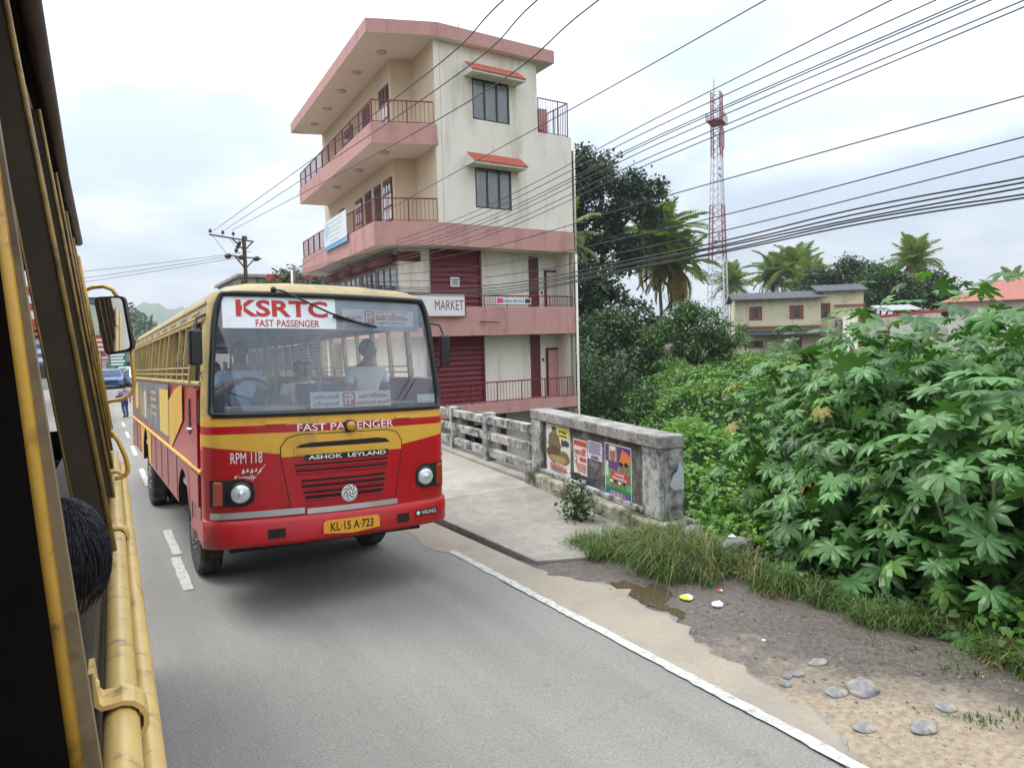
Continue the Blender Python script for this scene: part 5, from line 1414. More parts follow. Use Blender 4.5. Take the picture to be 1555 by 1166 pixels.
# tall film-style poster; x axis of the sheet runs towards the pier's near end
e1, w, h = poster('wall_poster', 'tall white poster with olive figure and red title, first on the end wall', 2.66, 3.58, .36, 1.17, paper)
prr(e1, .02, w-.05, h-.20, h-.03, yellow_p); text('കേരളം', .30, .05, black_p, e1, Matrix.Translation((.19, h-.10, .010)), off=.03); prr(e1, .06, .36, h-.175, h-.15, black_p, .010)
pr(e1, blob(-.14, .14, .22, .15, seed=3), olive); pr(e1, blob(-.14, .30, .085, .065, seed=4, j=.05), face_p, .009); pr(e1, blob(-.14, .345, .10, .025, seed=4, j=.05), black_p, .011)
pr(e1, [(-.40, .06), (-.32, .22), (-.24, .18), (-.28, -.04)], olive, .009); pr(e1, [(.02, .2), (.12, .08), (.08, -.04), (-.02, .0)], olive, .009)
pr(e1, blob(-.14, -.09, .30, .14, seed=6), brown_p, .009); pr(e1, blob(.30, .13, .13, .055, seed=7), dusk, .009); pr(e1, blob(.18, .13, .05, .065, seed=8), brown_p, .011); pr(e1, blob(.24, -.11, .20, .11, seed=9), olive, .010); pr(e1, blob(.0, -.16, .34, .06, seed=10), pc('sand', (.35, .25, .1)), .012)
text('വിേവകം', .62, .13, red_p, e1, Matrix.Translation((.0, -.275, .012)), off=.03)
for k in range(2): prr(e1, -.3, .34-.1*k, -.35-.03*k, -.338-.03*k, dusk)
e2, w, h = poster('wall_poster', 'faded white poster with red print and torn right side', 2.08, 2.54, .48, 1.03, paper)
prr(e2, -w+.02, w-.02, h-.10, h-.02, red_p); text('വോട്ട്', .38, .12, red_p, e2, Matrix.Translation((0, .09, .008)), off=.03); prr(e2, -.02, .2, -.06, .0, red_p); pr(e2, blob(-.15, -.04, .05, .055, seed=2, j=.02), red_p); pr(e2, blob(-.15, -.04, .03, .03, seed=2, j=.02), white_p, .010)
for k in range(4): prr(e2, -.18+.03*k, .2, -.12-.035*k, -.105-.035*k, red_p)
e3, w, h = poster('wall_poster', 'small lilac-white notice with dark heading, pasted high beside the colourful poster', 1.60, 2.06, .78, 1.06, pc('lilac', (.58, .56, .70)))
for k in range(5): prr(e3, -.19, .19-.03*(k % 2), .10-.035*k, .113-.035*k, dusk)
text('ധർണ്ണ', .24, .07, black_p, e3, Matrix.Translation((0, -.095, .008)), off=.03)
e4, w, h = poster('wall_poster', 'dark torn poster remnant with white script low on the end wall', 1.86, 2.60, .30, .475, dusk)
text('എപ്ലസ്', .3, .08, white_p, e4, Matrix.Translation((-.04, 0, .008)), off=.03)
e5, w, h = poster('wall_poster', 'purple, orange and green poster with portraits and red box', .78, 1.52, .33, 1.10, white_p)
prr(e5, -w+.02, w-.02, -h+.02, h-.02, green_p, .007); pr(e5, [(-w+.02, h-.02), (.14, h-.02), (-.02, -.0), (-w+.02, .04)], purple, .008); pr(e5, [(.14, h-.02), (w-.02, h-.02), (w-.02, .16), (.02, .02)], orange_p, .008); pr(e5, [(.05, h-.02), (w-.02, h-.02), (w-.02, h-.12)], purple, .009)
prr(e5, -.24, -.02, .14, h-.03, pc('gold', (.6, .38, .12)), .010); pr(e5, blob(-.13, .23, .075, .10, j=.03), face_p, .012); pr(e5, blob(-.13, .32, .085, .035, j=.03), white_p, .013)
for x, y in ((.10, .06), (.24, .07)): pr(e5, blob(x, y, .06, .085, j=.03), face_p, .012); pr(e5, blob(x, y-.10, .075, .05, j=.03), white_p, .011); pr(e5, blob(x, y+.06, .058, .035, j=.05), black_p, .013)
prr(e5, -.2, w-.04, -.125, -.0, red_p, .012); text('സമര', .26, .035, white_p, e5, Matrix.Translation((.06, -.035, .014)), off=.03); text('സംഗമം', .4, .04, white_p, e5, Matrix.Translation((.06, -.09, .014)), off=.03)
for k in range(4): x = -.17+.115*k; pr(e5, blob(x, -.185, .042, .055, j=.03), face_p, .012); pr(e5, blob(x, -.15, .04, .022, j=.05), black_p if k % 2 else white_p, .013)
prr(e5, -w+.02, w-.02, -.285, -.235, dgreen, .012); prr(e5, -w+.02, w-.02, -h+.02, -.285, blue_p, .011)
for k in range(4): x = -.15+.105*k; prr(e5, x-.042, x+.042, -h+.025, -.295, white_p if k < 3 else pc('rose', (.6, .2, .3)), .013); pr(e5, blob(x, -.325, .028, .036, j=.03), face_p, .015)
prr(e5, -w+.03, -.26, -.1, .12, pc('mint', (.5, .65, .45)), .010)
# a scrap of torn paper on the end face
e6 = empty('torn_paper', label='torn whitish paper scrap on the end face of the concrete wall', cat='paper'); e6.matrix_world = pier.matrix_basis @ facing(.20, -.004, .82, (0, -1, 0))
poly2d('sheet', [(-.06, -.10), (.02, -.17), (.10, -.15), (.155, -.19), (.158, .10), (.10, .20), (.06, .08), (.0, .04)], pc('grey_paper', (.50, .53, .55)), e6, Matrix.Identity(4), .004)
# ------------------------------------------------------------------ utility pole, service pole, wires
steel_r = mat('rusty_steel', (0.13, 0.085, 0.065), 0.7, 0.2, var=.3, scale=8)
insul = mat('brown_insulator', (0.045, 0.03, 0.03), 0.3, var=.2)
wire_m = mat('cable_black', (0.022, 0.022, 0.024), 0.6, var=.1)
wire_g = mat('cable_grey', (0.06, 0.062, 0.068), 0.5, var=.1)
up_ = empty('utility_pole', (5.95, 34.0, road_z(34)), R(28), 'steel power pole with two crossarms and dark insulators behind the bus', 'utility pole')
zb = -road_z(34)
m = MB(); m.box(-.065, .065, -.055, -.04, 0, zb+7.2); m.box(-.065, .065, .04, .055, 0, zb+7.2); m.box(-.012, .012, -.04, .04, 0, zb+7.2); m.build('mast', steel_r, up_)
# crossarm 1 leans to the left of the mast
m = MB(); m.bar((-1.75, 0, zb+7.08), (.52, 0, zb+7.0), .06, .055); m.build('crossarm', steel_r, up_)
m = MB(); m.bar((-.95, 0, zb+6.27), (.9, 0, zb+6.25), .06, .055); m.build('crossarm', steel_r, up_)
m = MB(); m.bar((-.62, 0, zb+7.03), (0, 0, zb+6.55), .05, .05); m.bar((.45, 0, zb+6.98), (0, 0, zb+6.55), .05, .05); m.bar((-.5, 0, zb+6.25), (0, 0, zb+5.75), .05, .05); m.bar((.55, 0, zb+6.25), (0, 0, zb+5.75), .05, .05); m.build('brace', steel_r, up_)
def insulator(x, z, r=.075):
    m = MB(); m.lathe([(.012, 0), (.012, .08), (r, .09), (r*.8, .14), (r*.9, .16), (r*.5, .22), (.01, .24)], 10, 0, Matrix.Translation((x, 0, zb+z))); m.build('insulator', insul, up_, smooth=True)
for x in (-1.7, -1.08, -.55): insulator(x, 7.1)
insulator(.1, 6.98)
for x in (-.88, -.17, .62):
    m = MB(); m.lathe([(.10, -.12), (.12, -.06), (.06, 0), (.12, .06), (.10, .12)], 10, 0, Matrix.Translation((x, 0, zb+6.24)) @ Matrix.Rotation(R(90), 4, 'X')); m.build('insulator', insul, up_, smooth=True)
m = MB()
for k in range(3): m.ball((-.28-.10*k, -.05, zb+6.85-.17*k), (.09, .07, .10), 8, 6)
m.tube([(-.05, 0, zb+7.0), (-.28, -.05, zb+6.85), (-.38, -.05, zb+6.68), (-.48, -.05, zb+6.5)], .02, 5); m.build('fuse_unit', insul, up_)
m = MB(); m.tube([(-1.6, 0, zb+7.05), (-.9, 0, zb+6.3)], .01, 4); m.tube([(-.75, 0, zb+7.05), (-.2, 0, zb+6.3)], .01, 4); m.build('jumper_wire', wire_m, up_)
sp_ = empty('service_pole', (7.27, 30.74, road_z(31)), 0, 'pale concrete service pole at the left end of the cable bundle', 'pole')
MB().tube([(0, 0, 0), (0, 0, 6.35)], [.14, .09], 10).build('mast', pole_gal, sp_, smooth=True)
MB().bar((-.5, 0, 5.6), (.5, 0, 5.6), .07, .07).build('crossarm', pole_gal, sp_)
WIRES = [
[(4.84,34.86,7.51),(5.29,13.51,7.09),(4.71,8.02,6.67)],[(5.19,34.43,7.47),(5.74,13.25,7.05),(5.19,7.99,6.75)],[(5.46,34.03,7.43),(6.03,13.05,6.68),(5.93,7.79,6.76)],
[(7.28,30.74,5.37),(7.01,19.36,5.86),(6.81,9.08,6.04),(6.80,5.62,6.15)],[(7.28,30.74,5.31),(8.24,17.46,5.46),(8.37,9.33,6.01),(8.01,4.92,6.10)],[(7.27,30.74,5.26),(8.23,17.46,5.33),(8.36,9.33,5.86),(8.46,4.66,6.09)],
[(7.27,30.73,5.20),(8.23,17.45,5.19),(8.35,9.32,5.70),(8.71,4.51,6.05)],[(7.27,30.73,5.17),(8.22,17.45,5.10),(8.35,9.32,5.66),(8.81,4.45,6.06)],[(7.27,30.73,5.15),(8.22,17.44,5.01),(8.34,9.31,5.56),(8.97,4.36,6.06)],
[(7.26,30.73,5.09),(8.21,17.44,4.87),(8.33,9.31,5.40),(9.32,4.16,6.06)],[(7.26,30.73,5.04),(8.20,17.43,4.77),(8.32,9.30,5.29),(9.35,4.14,6.00)],[(7.26,30.72,4.98),(8.50,17.25,4.63),(8.39,9.22,4.68),(9.29,4.09,4.98)],
[(7.26,30.72,4.95),(8.48,17.23,4.23),(8.26,9.25,4.11),(9.27,4.07,4.52)],[(7.26,30.72,4.93),(8.46,17.22,3.95),(8.25,9.24,3.87),(9.25,4.06,4.30)],[(7.25,30.72,4.87),(8.45,17.21,3.74),(8.24,9.23,3.71),(8.83,6.02,3.97),(9.24,4.05,4.05)],
[(7.25,30.72,4.87),(8.45,17.21,3.67),(8.23,9.23,3.65),(8.82,6.02,3.90),(9.24,4.05,4.00)],[(7.25,30.72,4.84),(8.44,17.21,3.60),(8.23,9.23,3.63),(8.82,6.01,3.84),(9.23,4.05,3.94)],[(7.25,30.72,4.84),(8.44,17.20,3.55),(8.23,9.23,3.56),(8.82,6.01,3.81),(9.23,4.04,3.86)],
[(7.25,30.72,4.82),(8.44,17.20,3.50),(8.23,9.22,3.54),(8.81,6.01,3.76),(9.23,4.04,3.82)]]
def catmull(P, n=10):
    P = [Vector(p) for p in P]; P = [P[0]*2-P[1]]+P+[P[-1]*2-P[-2]]; out = []
    for i in range(1, len(P)-2):
        for k in range(n):
            t_ = k/n; a, b_, c, d = P[i-1:i+3]
            out.append(.5*((2*b_)+(c-a)*t_+(2*a-5*b_+4*c-d)*t_**2+(3*b_-a-3*c+d)*t_**3))
    out.append(P[-2]); return out
ORD = ['first', 'second', 'third', 'fourth', 'fifth', 'sixth', 'seventh']
wl = ['topmost thin power line from the pole, steepest of the three over the building roof', 'middle power line of the three from the crossarm over the roof', 'lower power line of the three from the crossarm over the roof']
for i, w in enumerate(WIRES):
    pts = catmull(w); d = (pts[-1]-pts[-2]).normalized(); pts.append(pts[-1]+d*14)
    r = .011 if i < 3 else (.0085 if i < 14 else .012)
    o = MB().tube(pts, r, 5).build('cable', wire_g if i < 11 else wire_m, smooth=True)
    if i < 3: tag(o, wl[i], 'cable')
    elif i == 3: tag(o, 'single grey cable just above the fan of lines across the building', 'cable')
    elif i < 11: tag(o, ORD[i-4]+' grey line, counted from the top, of the fan crossing the building', 'cable', 'fan of overhead lines')
    elif i == 11: tag(o, 'lone cable below the fan, crossing the tower at mid height', 'cable')
    elif i < 14: tag(o, ('upper' if i == 12 else 'lower')+' dark cable of the pair between the lone cable and the thick bundle', 'cable', 'pair of mid cables')
    else: tag(o, ORD[i-14]+' thick black cable from the top of the lowest sagging bundle', 'cable', 'lowest cable bundle')
# thin lines leaving the pole towards the left
for k, (a, b_) in enumerate((((5.1, 34.4, 6.27), (-14, 60, 6.2)), ((5.7, 34.1, 6.25), (-14, 60, 5.8)), ((6.2, 33.8, 6.5), (-14, 62, 7.2)), ((3.5, 60, 3.2), (-8, 60, 3.9)))):
    pts = [Vector(a).lerp(Vector(b_), t/12)-Vector((0, 0, .5*math.sin(math.pi*t/12))) for t in range(13)]
    tag(MB().tube(pts, .012, 4).build('cable', wire_g, smooth=True), ('upper', 'middle', 'lower', 'lowest far')[(1, 2, 0, 3)[k]]+' thin line running left from the pole against the pale sky', 'cable', 'lines left of the pole')

# ------------------------------------------------------------------ pale yellow house
yel_w = mat('pale_yellow_wall', (0.66, 0.61, 0.42), 0.85, var=.07, scale=1.2, stain=(0.42, 0.37, 0.22), sfac=.35, sscale=.5)
roof_dk = mat('dark_sheet_roof', (0.055, 0.055, 0.06), 0.7, var=.25, scale=2)
brick_r = mat('red_brown_trim', (0.26, 0.085, 0.045), 0.7, var=.2)
wood_b = mat('brown_shutter', (0.14, 0.05, 0.025), 0.6, var=.2, scale=6)
hx = Vector((.72, -.69, 0)).normalized()
house = empty('yellow_house', (54.06, 49.66, .2), math.atan2(hx.y, hx.x), 'pale yellow two storey house with dark roof and brown windows', 'house'); house.scale = (.80, 1, 1)
HB = 1.0
m = MB()
def hw(mb, x0, x1, z0, z1, y, holes, th=.2):
    vwall(mb, (x0, y), (x1, y), z0, z1, holes, th)
w_up = [(1.6, 3.1, 3.25, 4.45), (6.2, 7.8, 3.25, 4.45)]; w_lo = [(1.7, 3.2, .55, 1.15), (6.0, 7.6, .1, 1.4)]
m = MB(); hw(m, 0, 9.7, 0, 5.2, 0, w_up+w_lo)
hw(m, 9.7, 14.7, 0, 5.7, 1.2, [(0.25, 1.35, 3.3, 4.6), (.3, 2.0, .1, 1.5)])
vwall(m, (0, 7), (0, 0), 0, 5.2); vwall(m, (14.7, 1.2), (14.7, 8), 0, 5.7); vwall(m, (9.7, 0), (9.7, 1.2), 0, 5.2); vwall(m, (14.7, 8), (0, 8), 0, 5.2)
m.build('wall', yel_w, house)
for (x0, x1, z0, z1, y) in [(a, c, e, f, 0) for a, c, e, f in w_up+w_lo]+[(9.95, 11.05, 3.3, 4.6, 1.2), (10.0, 11.7, .1, 1.5, 1.2)]:
    m = MB(); m.box(x0, x1, y+.12, y+.16, z0, z1); m.box(x0-.05, x1+.05, y-.04, y+.06, z0-.09, z0-.01); o = m.build('window', wood_b, house)
    for k in range(3):
        a = x0+(x1-x0)*k/3
        if k != 1: MB().box(a+.05, a+(x1-x0)/3-.05, y+.05, y+.11, z0+.06, z1-.06).build('shutter', brick_r, o)
        else: MB().box(a+.05, a+(x1-x0)/3-.05, y+.105, y+.115, z0+.06, z1-.06).build('pane', dark_gl, o)
m = MB()
def roofsheet(mb, x0, x1, ya, za, yb_, zb_, th=.12):
    n = max(2, int((x1-x0)/.28))
    for i in range(n):
        a, c = x0+(x1-x0)*i/n, x0+(x1-x0)*(i+1)/n; dz = .03 if i % 2 else 0
        mb.add([(a, ya, za+dz), (c, ya, za+dz), (c, yb_, zb_+dz), (a, yb_, zb_+dz), (a, ya, za+dz-th), (c, ya, za+dz-th), (c, yb_, zb_+dz-th), (a, yb_, zb_+dz-th)], [(0, 1, 2, 3), (7, 6, 5, 4), (0, 4, 5, 1), (3, 2, 6, 7), (0, 3, 7, 4), (1, 5, 6, 2)])
roofsheet(m, -.5, 10.2, -.7, 5.15, 3.5, 5.95); roofsheet(m, -.5, 10.2, 7.8, 5.15, 3.5, 5.95)
m.build('roof', roof_dk, house)
m = MB(); roofsheet(m, 9.4, 15.1, .6, 5.75, 4.2, 6.5); m.build('roof', roof_dk, house)
m = MB(); m.box(-.05, 9.7, -.25, .02, 2.35, 2.55); m.box(0, 9.7, -.15, 0.0, 1.95, 2.05); m.build('ledge', brick_r, house)
m = MB(); roofsheet(m, 1.5, 13.6, -1.6, 1.75, 0.05, 2.15, .1); m.build('canopy', roof_dk, house)
m = MB(); m.box(11.5, 14.9, 1.0, 1.19, 4.25, 4.42); m.build('ledge', brick_r, house)
m = MB(); m.box(11.6, 14.6, .5, 1.2, 1.9, 3.0); m.build('balcony_wall', mossy, house)
# ------------------------------------------------------------------ red roofed house and low shed
red_roof = mat('red_tile_roof', (0.30, 0.10, 0.075), 0.7, var=.12, scale=3)
rh = empty('red_roof_house', (62.3, 33.8, .2), R(-61), 'house with a broad red hipped roof behind the castor plants', 'house')
m = MB(); m.box(0, 16, 0, 9, 0, 4.1); m.build('wall', cream, rh)
m = MB(); m.add([(-.8, -.9, 4.1), (16.8, -.9, 4.1), (16.8, 9.9, 4.1), (-.8, 9.9, 4.1), (4.2, 4.5, 6.1), (11.8, 4.5, 6.1)], [(0, 1, 5, 4), (1, 2, 5), (2, 3, 4, 5), (3, 0, 4), (3, 2, 1, 0)]); m.build('roof', red_roof, rh)
for k in range(4): MB().box(1.5+3.6*k, 3.0+3.6*k, -.05, .05, 1.2, 2.6).build('window', wood_b, rh)
sh = empty('low_shed', (52.3, 35.2, .2), R(-36), 'low shed with a red fascia and pale sheet roof beside the yellow house', 'shed')
m = MB(); m.box(0, 6, 0, 4, 0, 3.15); m.build('wall', cream, sh)
m = MB(); m.add([(-.3, -.8, 2.75), (6.3, -.8, 3.25), (6.3, -.8, 3.5), (-.3, -.8, 3.0), (-.3, -.65, 2.75), (6.3, -.65, 3.25), (6.3, -.65, 3.5), (-.3, -.65, 3.0)], [(0, 1, 2, 3), (3, 2, 6, 7), (0, 4, 5, 1)]); m.build('fascia', mat('red_fascia', (.42, .06, .04), .6), sh)
m = MB(); m.box(-.4, 0.1, -.9, -.5, 0, 3.6); m.build('post', brick_r, sh)
m = MB(); roofsheet(m, 1.8, 4.8, .4, 3.5, 2.8, 3.95, .08); m.build('sheet_roof', pole_gal, sh)
m = MB(); m.box(1.2, 2.2, -.03, .03, .9, 1.9); m.box(4, 5, -.03, .03, .9, 1.9); m.build('window', wood_b, sh)

# ------------------------------------------------------------------ telecom tower
t_red = mat('tower_red', (0.29, 0.09, 0.10), .55, var=.1); t_wht = mat('tower_white', (0.62, 0.64, 0.68), .55, var=.1)
tw = empty('telecom_tower', (83.4, 80.1, .0), R(30), 'tall red and white lattice telecom tower with dishes', 'tower'); tw.scale = (1.15, 1.15, .96)
TB = [(0, 2.15, 't'), (40, .95, 't')]
def hwid(z): return (2.5-1.3*min(z, 30)/30)/2 if z < 30 else .6
def section(z0, z1, m_):
    m = MB(); zs_ = np.arange(z0, z1+.01, 1.25)
    for a, c in zip(zs_, zs_[1:]):
        for i in range(4):
            sx, sy = ((1, 1), (1, -1), (-1, -1), (-1, 1))[i]; tx, ty = ((1, -1), (-1, -1), (-1, 1), (1, 1))[i]
            p, q = (sx*hwid(a), sy*hwid(a), a), (sx*hwid(c), sy*hwid(c), c); p2, q2 = (tx*hwid(a), ty*hwid(a), a), (tx*hwid(c), ty*hwid(c), c)
            m.bar(p, q, .15, .15); m.bar(p, q2, .07, .07); m.bar(q, q2, .06, .06)
    m.build('lattice_section', m_, tw)
section(0, 13.75, t_wht); section(13.75, 22.5, t_red); section(22.5, 30, t_wht); section(30, 40, t_red)
m = MB(); m.tube([(.4, .4, 38), (.4, .4, 42.5)], .04, 5); m.tube([(-.4, .3, 38), (-.4, .3, 42)], .04, 5); m.build('rod', pole_gal, tw)
m = MB(); m.box(-1.7, 1.7, -1.0, 1.0, 35.3, 35.45)
for x in np.arange(-1.7, 1.71, .48): m.bar((x, -1, 35.4), (x, -1, 36.6), .05, .05); m.bar((x, 1, 35.4), (x, 1, 36.6), .05, .05)
for z in (36, 36.6): m.bar((-1.7, -1, z), (1.7, -1, z), .05, .05); m.bar((-1.7, 1, z), (1.7, 1, z), .05, .05)
m.build('platform', t_red, tw)
for (x, z, l) in ((1.0, 33, 3.2), (1.25, 33.2, 2.6), (-.95, 32.5, 2.2), (.2, 33, 2.5)): MB().box(x-.14, x+.14, -.7, -.5, z-l/2, z+l/2).build('antenna_panel', pole_gal if x > 0 else t_red, tw)
for (x, z) in ((-1.0, 28.2), (-1.0, 27.2), (1.4, 37.2)): MB().lathe([(.02, 0), (.45, .05), (.48, .18), (.42, .22), (.02, .25)], 16, 0, facing(x, -.5, z, (-.2, -1, 0))).build('dish', t_wht, tw, smooth=True)
m = MB(); m.tube([(-1.2, -.4, 20), (-1.2, -.4, 33)], .03, 4)
for z in np.arange(20, 33, .8): m.bar((-1.35, -.4, z), (-.6, -.4, z), .03, .03)
m.box(-1.9, -.8, -.6, .2, 16.6, 16.7)
for x in (-1.9, -1.5, -1.1): m.bar((x, -.6, 16.6), (x, -.6, 17.9), .05, .05)
m.bar((-1.9, -.6, 17.9), (-.8, -.6, 17.9), .05, .05); m.build('ladder', t_red, tw)

# ------------------------------------------------------------------ the street beyond
def block(name, label, x0, x1, y0, y1, z1, wm, cat='building', floors=2, signs=()):
    e_ = empty(name, (x0, y0, road_z(y0)), 0, label, cat)
    h = z1; MB().box(0, x1-x0, 0, y1-y0, 0, h).build('wall', wm, e_)
    MB().box(-.25, x1-x0+.25, -.25, y1-y0+.25, h+.003, h+.2).build('roof', roof_dk if floors < 3 else wm, e_)
    for f in range(floors):
        zb_ = .4+f*h/floors
        for face in ('x', 'y'):
            L_ = (y1-y0) if face == 'x' else (x1-x0); n = max(1, int(L_/2.6))
            for k in range(n):
                a = L_*(k+.25)/n; c = L_*(k+.75)/n
                mb = MB()
                if face == 'x':
                    xs = (x1-x0) if x1 < 3 else 0
                    mb.box(xs-.05, xs+.05, a, c, zb_+.4, zb_+h/floors*.7)
                else: mb.box(a, c, -.05, .05, zb_+.4, zb_+h/floors*.7)
                mb.build('window', win_dk, e_)
    return e_
sign_red = mat('sign_red', (.50, .05, .04), .6); sign_blue = mat('sign_blue', (.04, .16, .40), .6); sign_green = mat('road_sign_green', (.01, .19, .10), .5); sign_or = mat('sign_orange', (.72, .2, .04), .6); tarp = mat('blue_tarp', (.04, .16, .42), .5)
block('shop_building', 'shop building beyond the windows of the near bus, left of the street', -10.5, -5.2, 30, 43, 6.2, yel_w)
block('shop_building', 'second shop building along the far left of the street', -11, -4.6, 46, 58, 6.8, cream)
block('shop_building', 'far greenish shop building at the left bend of the street', -8, 0.2, 70, 80, 7.2, mat('pale_green_wall', (.42, .47, .38), .8))
block('shop_building', 'far shop building closing the street behind the parked cars', .8, 9, 82, 92, 3.6, mat('grey_wall', (.3, .29, .28), .8))
fb = block('flat_roof_building', 'grey flat roofed building with red roof edge behind the power pole', 8.4, 20, 50, 60, 8.0, mat('stained_grey_wall', (.33, .31, .27), .85, stain=(.16, .15, .13), sfac=.6), floors=3)
m = MB()
for k in range(8): m.box(1.6+1.2*k, 2.5+1.2*k, -.5, -.45, 7.75, 8.2)
m.build('roof_edge_board', sign_red, fb)
def signboard(name, label, x0, x1, y, z0, z1, m_, txt=None, tm=white_print, out=(0, -1, 0)):
    e_ = empty(name, label=label, cat='sign'); e_.matrix_world = facing((x0+x1)/2, y, (z0+z1)/2, out)
    w, h = (x1-x0)/2, (z1-z0)/2; MB().box(-w, w, -h, h, -.05, 0).build('board', m_, e_, bevel=.01)
    for k in range(txt or 0): rect2d('print_line', -w*.8, w*(.8-.2*(k % 2)), h*.7-2*h*.8*(k+.6)/(txt)-h*.1, h*.7-2*h*.8*(k+.2)/(txt), tm, e_, Matrix.Translation((0, 0, .004)))
    return e_
signboard('shop_sign', 'red and white shop sign seen through the near bus window', -4.3, -1.6, 36, 3.4, 5.0, sign_red, 2)
signboard('shop_sign', 'orange sign above a blue one seen through the near bus window', -4.0, -1.6, 36.3, 2.75, 3.35, sign_or, 2, black_p)
signboard('shop_sign', 'blue sign lowest in the gap of the near bus window', -4.0, -1.5, 36.1, 1.7, 2.6, sign_blue, 2)
gs = signboard('road_sign', 'green road direction sign with white lines hanging beyond the mirror', .75, 2.05, 68, .75, 2.05, sign_green, 4)
m = MB(); m.bar((-.5, 0, -.08), (-.5, -2.2, -.08), .08, .08) ; m.bar((.5, 0, -.08), (.5, -2.2, -.08), .08, .08); m.build('post', pole_gal, gs)
signboard('shop_sign', 'red shop sign just below the mirror by the street', -.6, .75, 60, 2.0, 3.3, sign_red, 3)
signboard('shop_sign', 'small red lit shop board left of the green road sign', .2, .75, 66, 1.35, 1.75, sign_red, 1)
tp = empty('awning', label='blue tarpaulin awning above the street beside the mirror', cat='awning'); tp.location = (-1.5, 58, 0)
m = MB(); m.add([(0, 0, 5.8), (2.6, 0, 5.45), (2.6, 5, 5.45), (0, 5, 5.9), (0, 0, 5.75), (2.6, 0, 5.4), (2.6, 5, 5.4), (0, 5, 5.85)], [(0, 1, 2, 3), (7, 6, 5, 4), (0, 4, 5, 1), (1, 5, 6, 2), (2, 6, 7, 3), (3, 7, 4, 0)]); m.build('sheet', tarp, tp)
m = MB(); m.bar((0.1, .1, -.9), (.1, .1, 5.75), .08, .08); m.bar((0.1, 4.9, -.9), (.1, 4.9, 5.8), .08, .08); m.build('post', pole_gal, tp)
# parked cars
def car(label, loc, rz, paintm, h=1.5, Lc=4.0, Wc=1.68):
    e_ = empty('parked_car', loc, rz, label, 'car', 'cars at the end of the street')
    hw_ = Wc/2
    prof = [(0, .35), (0.03, .75), (.9, .92), (1.45, h-.05), (1.9, h), (3.0, h-.02), (3.65, 1.0), (3.98, .92), (4.0, .4), (3.8, .25), (.2, .25)]
    m = MB(); n = len(prof)
    for s in (-1, 1):
        for (y, z) in prof: x = s*(hw_ if z < 1.0 else hw_-.16*(z-1.0)/.5); m.v.append((x, y*Lc/4, z))
    m.f = [tuple(range(n)), tuple(range(2*n-1, n-1, -1))]+[(i, n+i, n+(i+1) % n, (i+1) % n) for i in range(n)]; m.m = [0]*len(m.f); m.build('body', paintm, e_, bevel=.04)
    m = MB(); m.add([(-hw_+.10, .95, .97), (hw_-.10, .95, .97), (hw_-.22, 1.43, h-.10), (-hw_+.22, 1.43, h-.10)], [(0, 1, 2, 3)]); m.v = [(x, y-.03, z+.02) for x, y, z in m.v]; m.build('windscreen', side_glass, e_)
    for s in (-1, 1):
        m = MB(); m.add([(s*(hw_+.005), 1.2, 1.0), (s*(hw_+.005), 3.4, 1.0), (s*(hw_-.13), 2.95, h-.1), (s*(hw_-.13), 1.6, h-.1)], [(0, 1, 2, 3)]); m.build('window', dark_gl, e_)
        MB().box(s*hw_*.72-.16, s*hw_*.72+.16, -.02, .06, .66, .80).build('headlight', lamp_lens, e_)
        for y in (.75, 3.2):
            T = Matrix.Translation((s*(hw_-.12), y, .31)) @ Matrix.Rotation(R(90), 4, 'Y'); o = MB().lathe([(.2, -.1), (.31, -.09), (.31, .09), (.2, .1)], 18, 0, T).build('wheel', rubber, e_); MB().lathe([(.02, .105*s), (.19, .10*s)], 12, 0, T, caps=False).build('rim', chrome, o)
    MB().box(-.5, .5, -.03, .03, .42, .62).build('grille', black_gloss, e_)
    return e_
car_b = mat('car_blue', (.05, .16, .40), .3, coat=.6); car_w = mat('car_white', (.6, .61, .62), .3, coat=.6)
car('light blue car facing us at the far end of the street', (.75, 62.5, road_z(62.5)), 0, car_b)
car('white car behind the blue one at the far end of the street', (1.9, 67, road_z(67)), R(-6), car_w)
car('white car partly hidden behind the oncoming bus tail', (3.0, 63, road_z(63)), R(8), car_w, 1.45)
# ------------------------------------------------------------------ vegetation
rng = np.random.default_rng(11)
leaf_castor = mat('castor_leaf', (0.070, 0.175, 0.040), 0.42, var=.18, scale=5, trans=.2, island=.36)
leaf_young = mat('castor_leaf_young', (0.095, 0.20, 0.035), 0.42, var=.12, trans=.3, island=.2)
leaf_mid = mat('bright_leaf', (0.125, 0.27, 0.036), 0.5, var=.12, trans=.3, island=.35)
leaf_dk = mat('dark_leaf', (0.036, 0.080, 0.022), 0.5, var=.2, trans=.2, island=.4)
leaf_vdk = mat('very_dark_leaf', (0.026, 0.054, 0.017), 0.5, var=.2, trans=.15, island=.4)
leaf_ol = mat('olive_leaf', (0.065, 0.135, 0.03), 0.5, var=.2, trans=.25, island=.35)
leaf_vine = mat('vine_leaf', (0.085, 0.19, 0.03), 0.45, var=.15, trans=.3, island=.3)
grass_m = mat('grass_blade', (0.085, 0.145, 0.03), 0.6, var=.15, trans=.3, island=.45)
grass_d = mat('dry_grass_blade', (0.22, 0.185, 0.085), 0.7, var=.15, trans=.3, island=.4)
bark = mat('bark', (0.085, 0.065, 0.048), 0.9, var=.3, scale=6, bump=.4, bscale=12)
palm_bark = mat('palm_trunk', (0.17, 0.145, 0.115), 0.9, var=.25, scale=5, bump=.3, bscale=10)
stem_g = mat('green_stem', (0.10, 0.14, 0.045), 0.6, var=.2)
frond_g = mat('palm_frond', (0.135, 0.20, 0.045), 0.5, var=.2, trans=.38, island=.25)
frond_y = mat('palm_frond_yellowing', (0.32, 0.26, 0.05), 0.6, var=.25, trans=.35, island=.25)
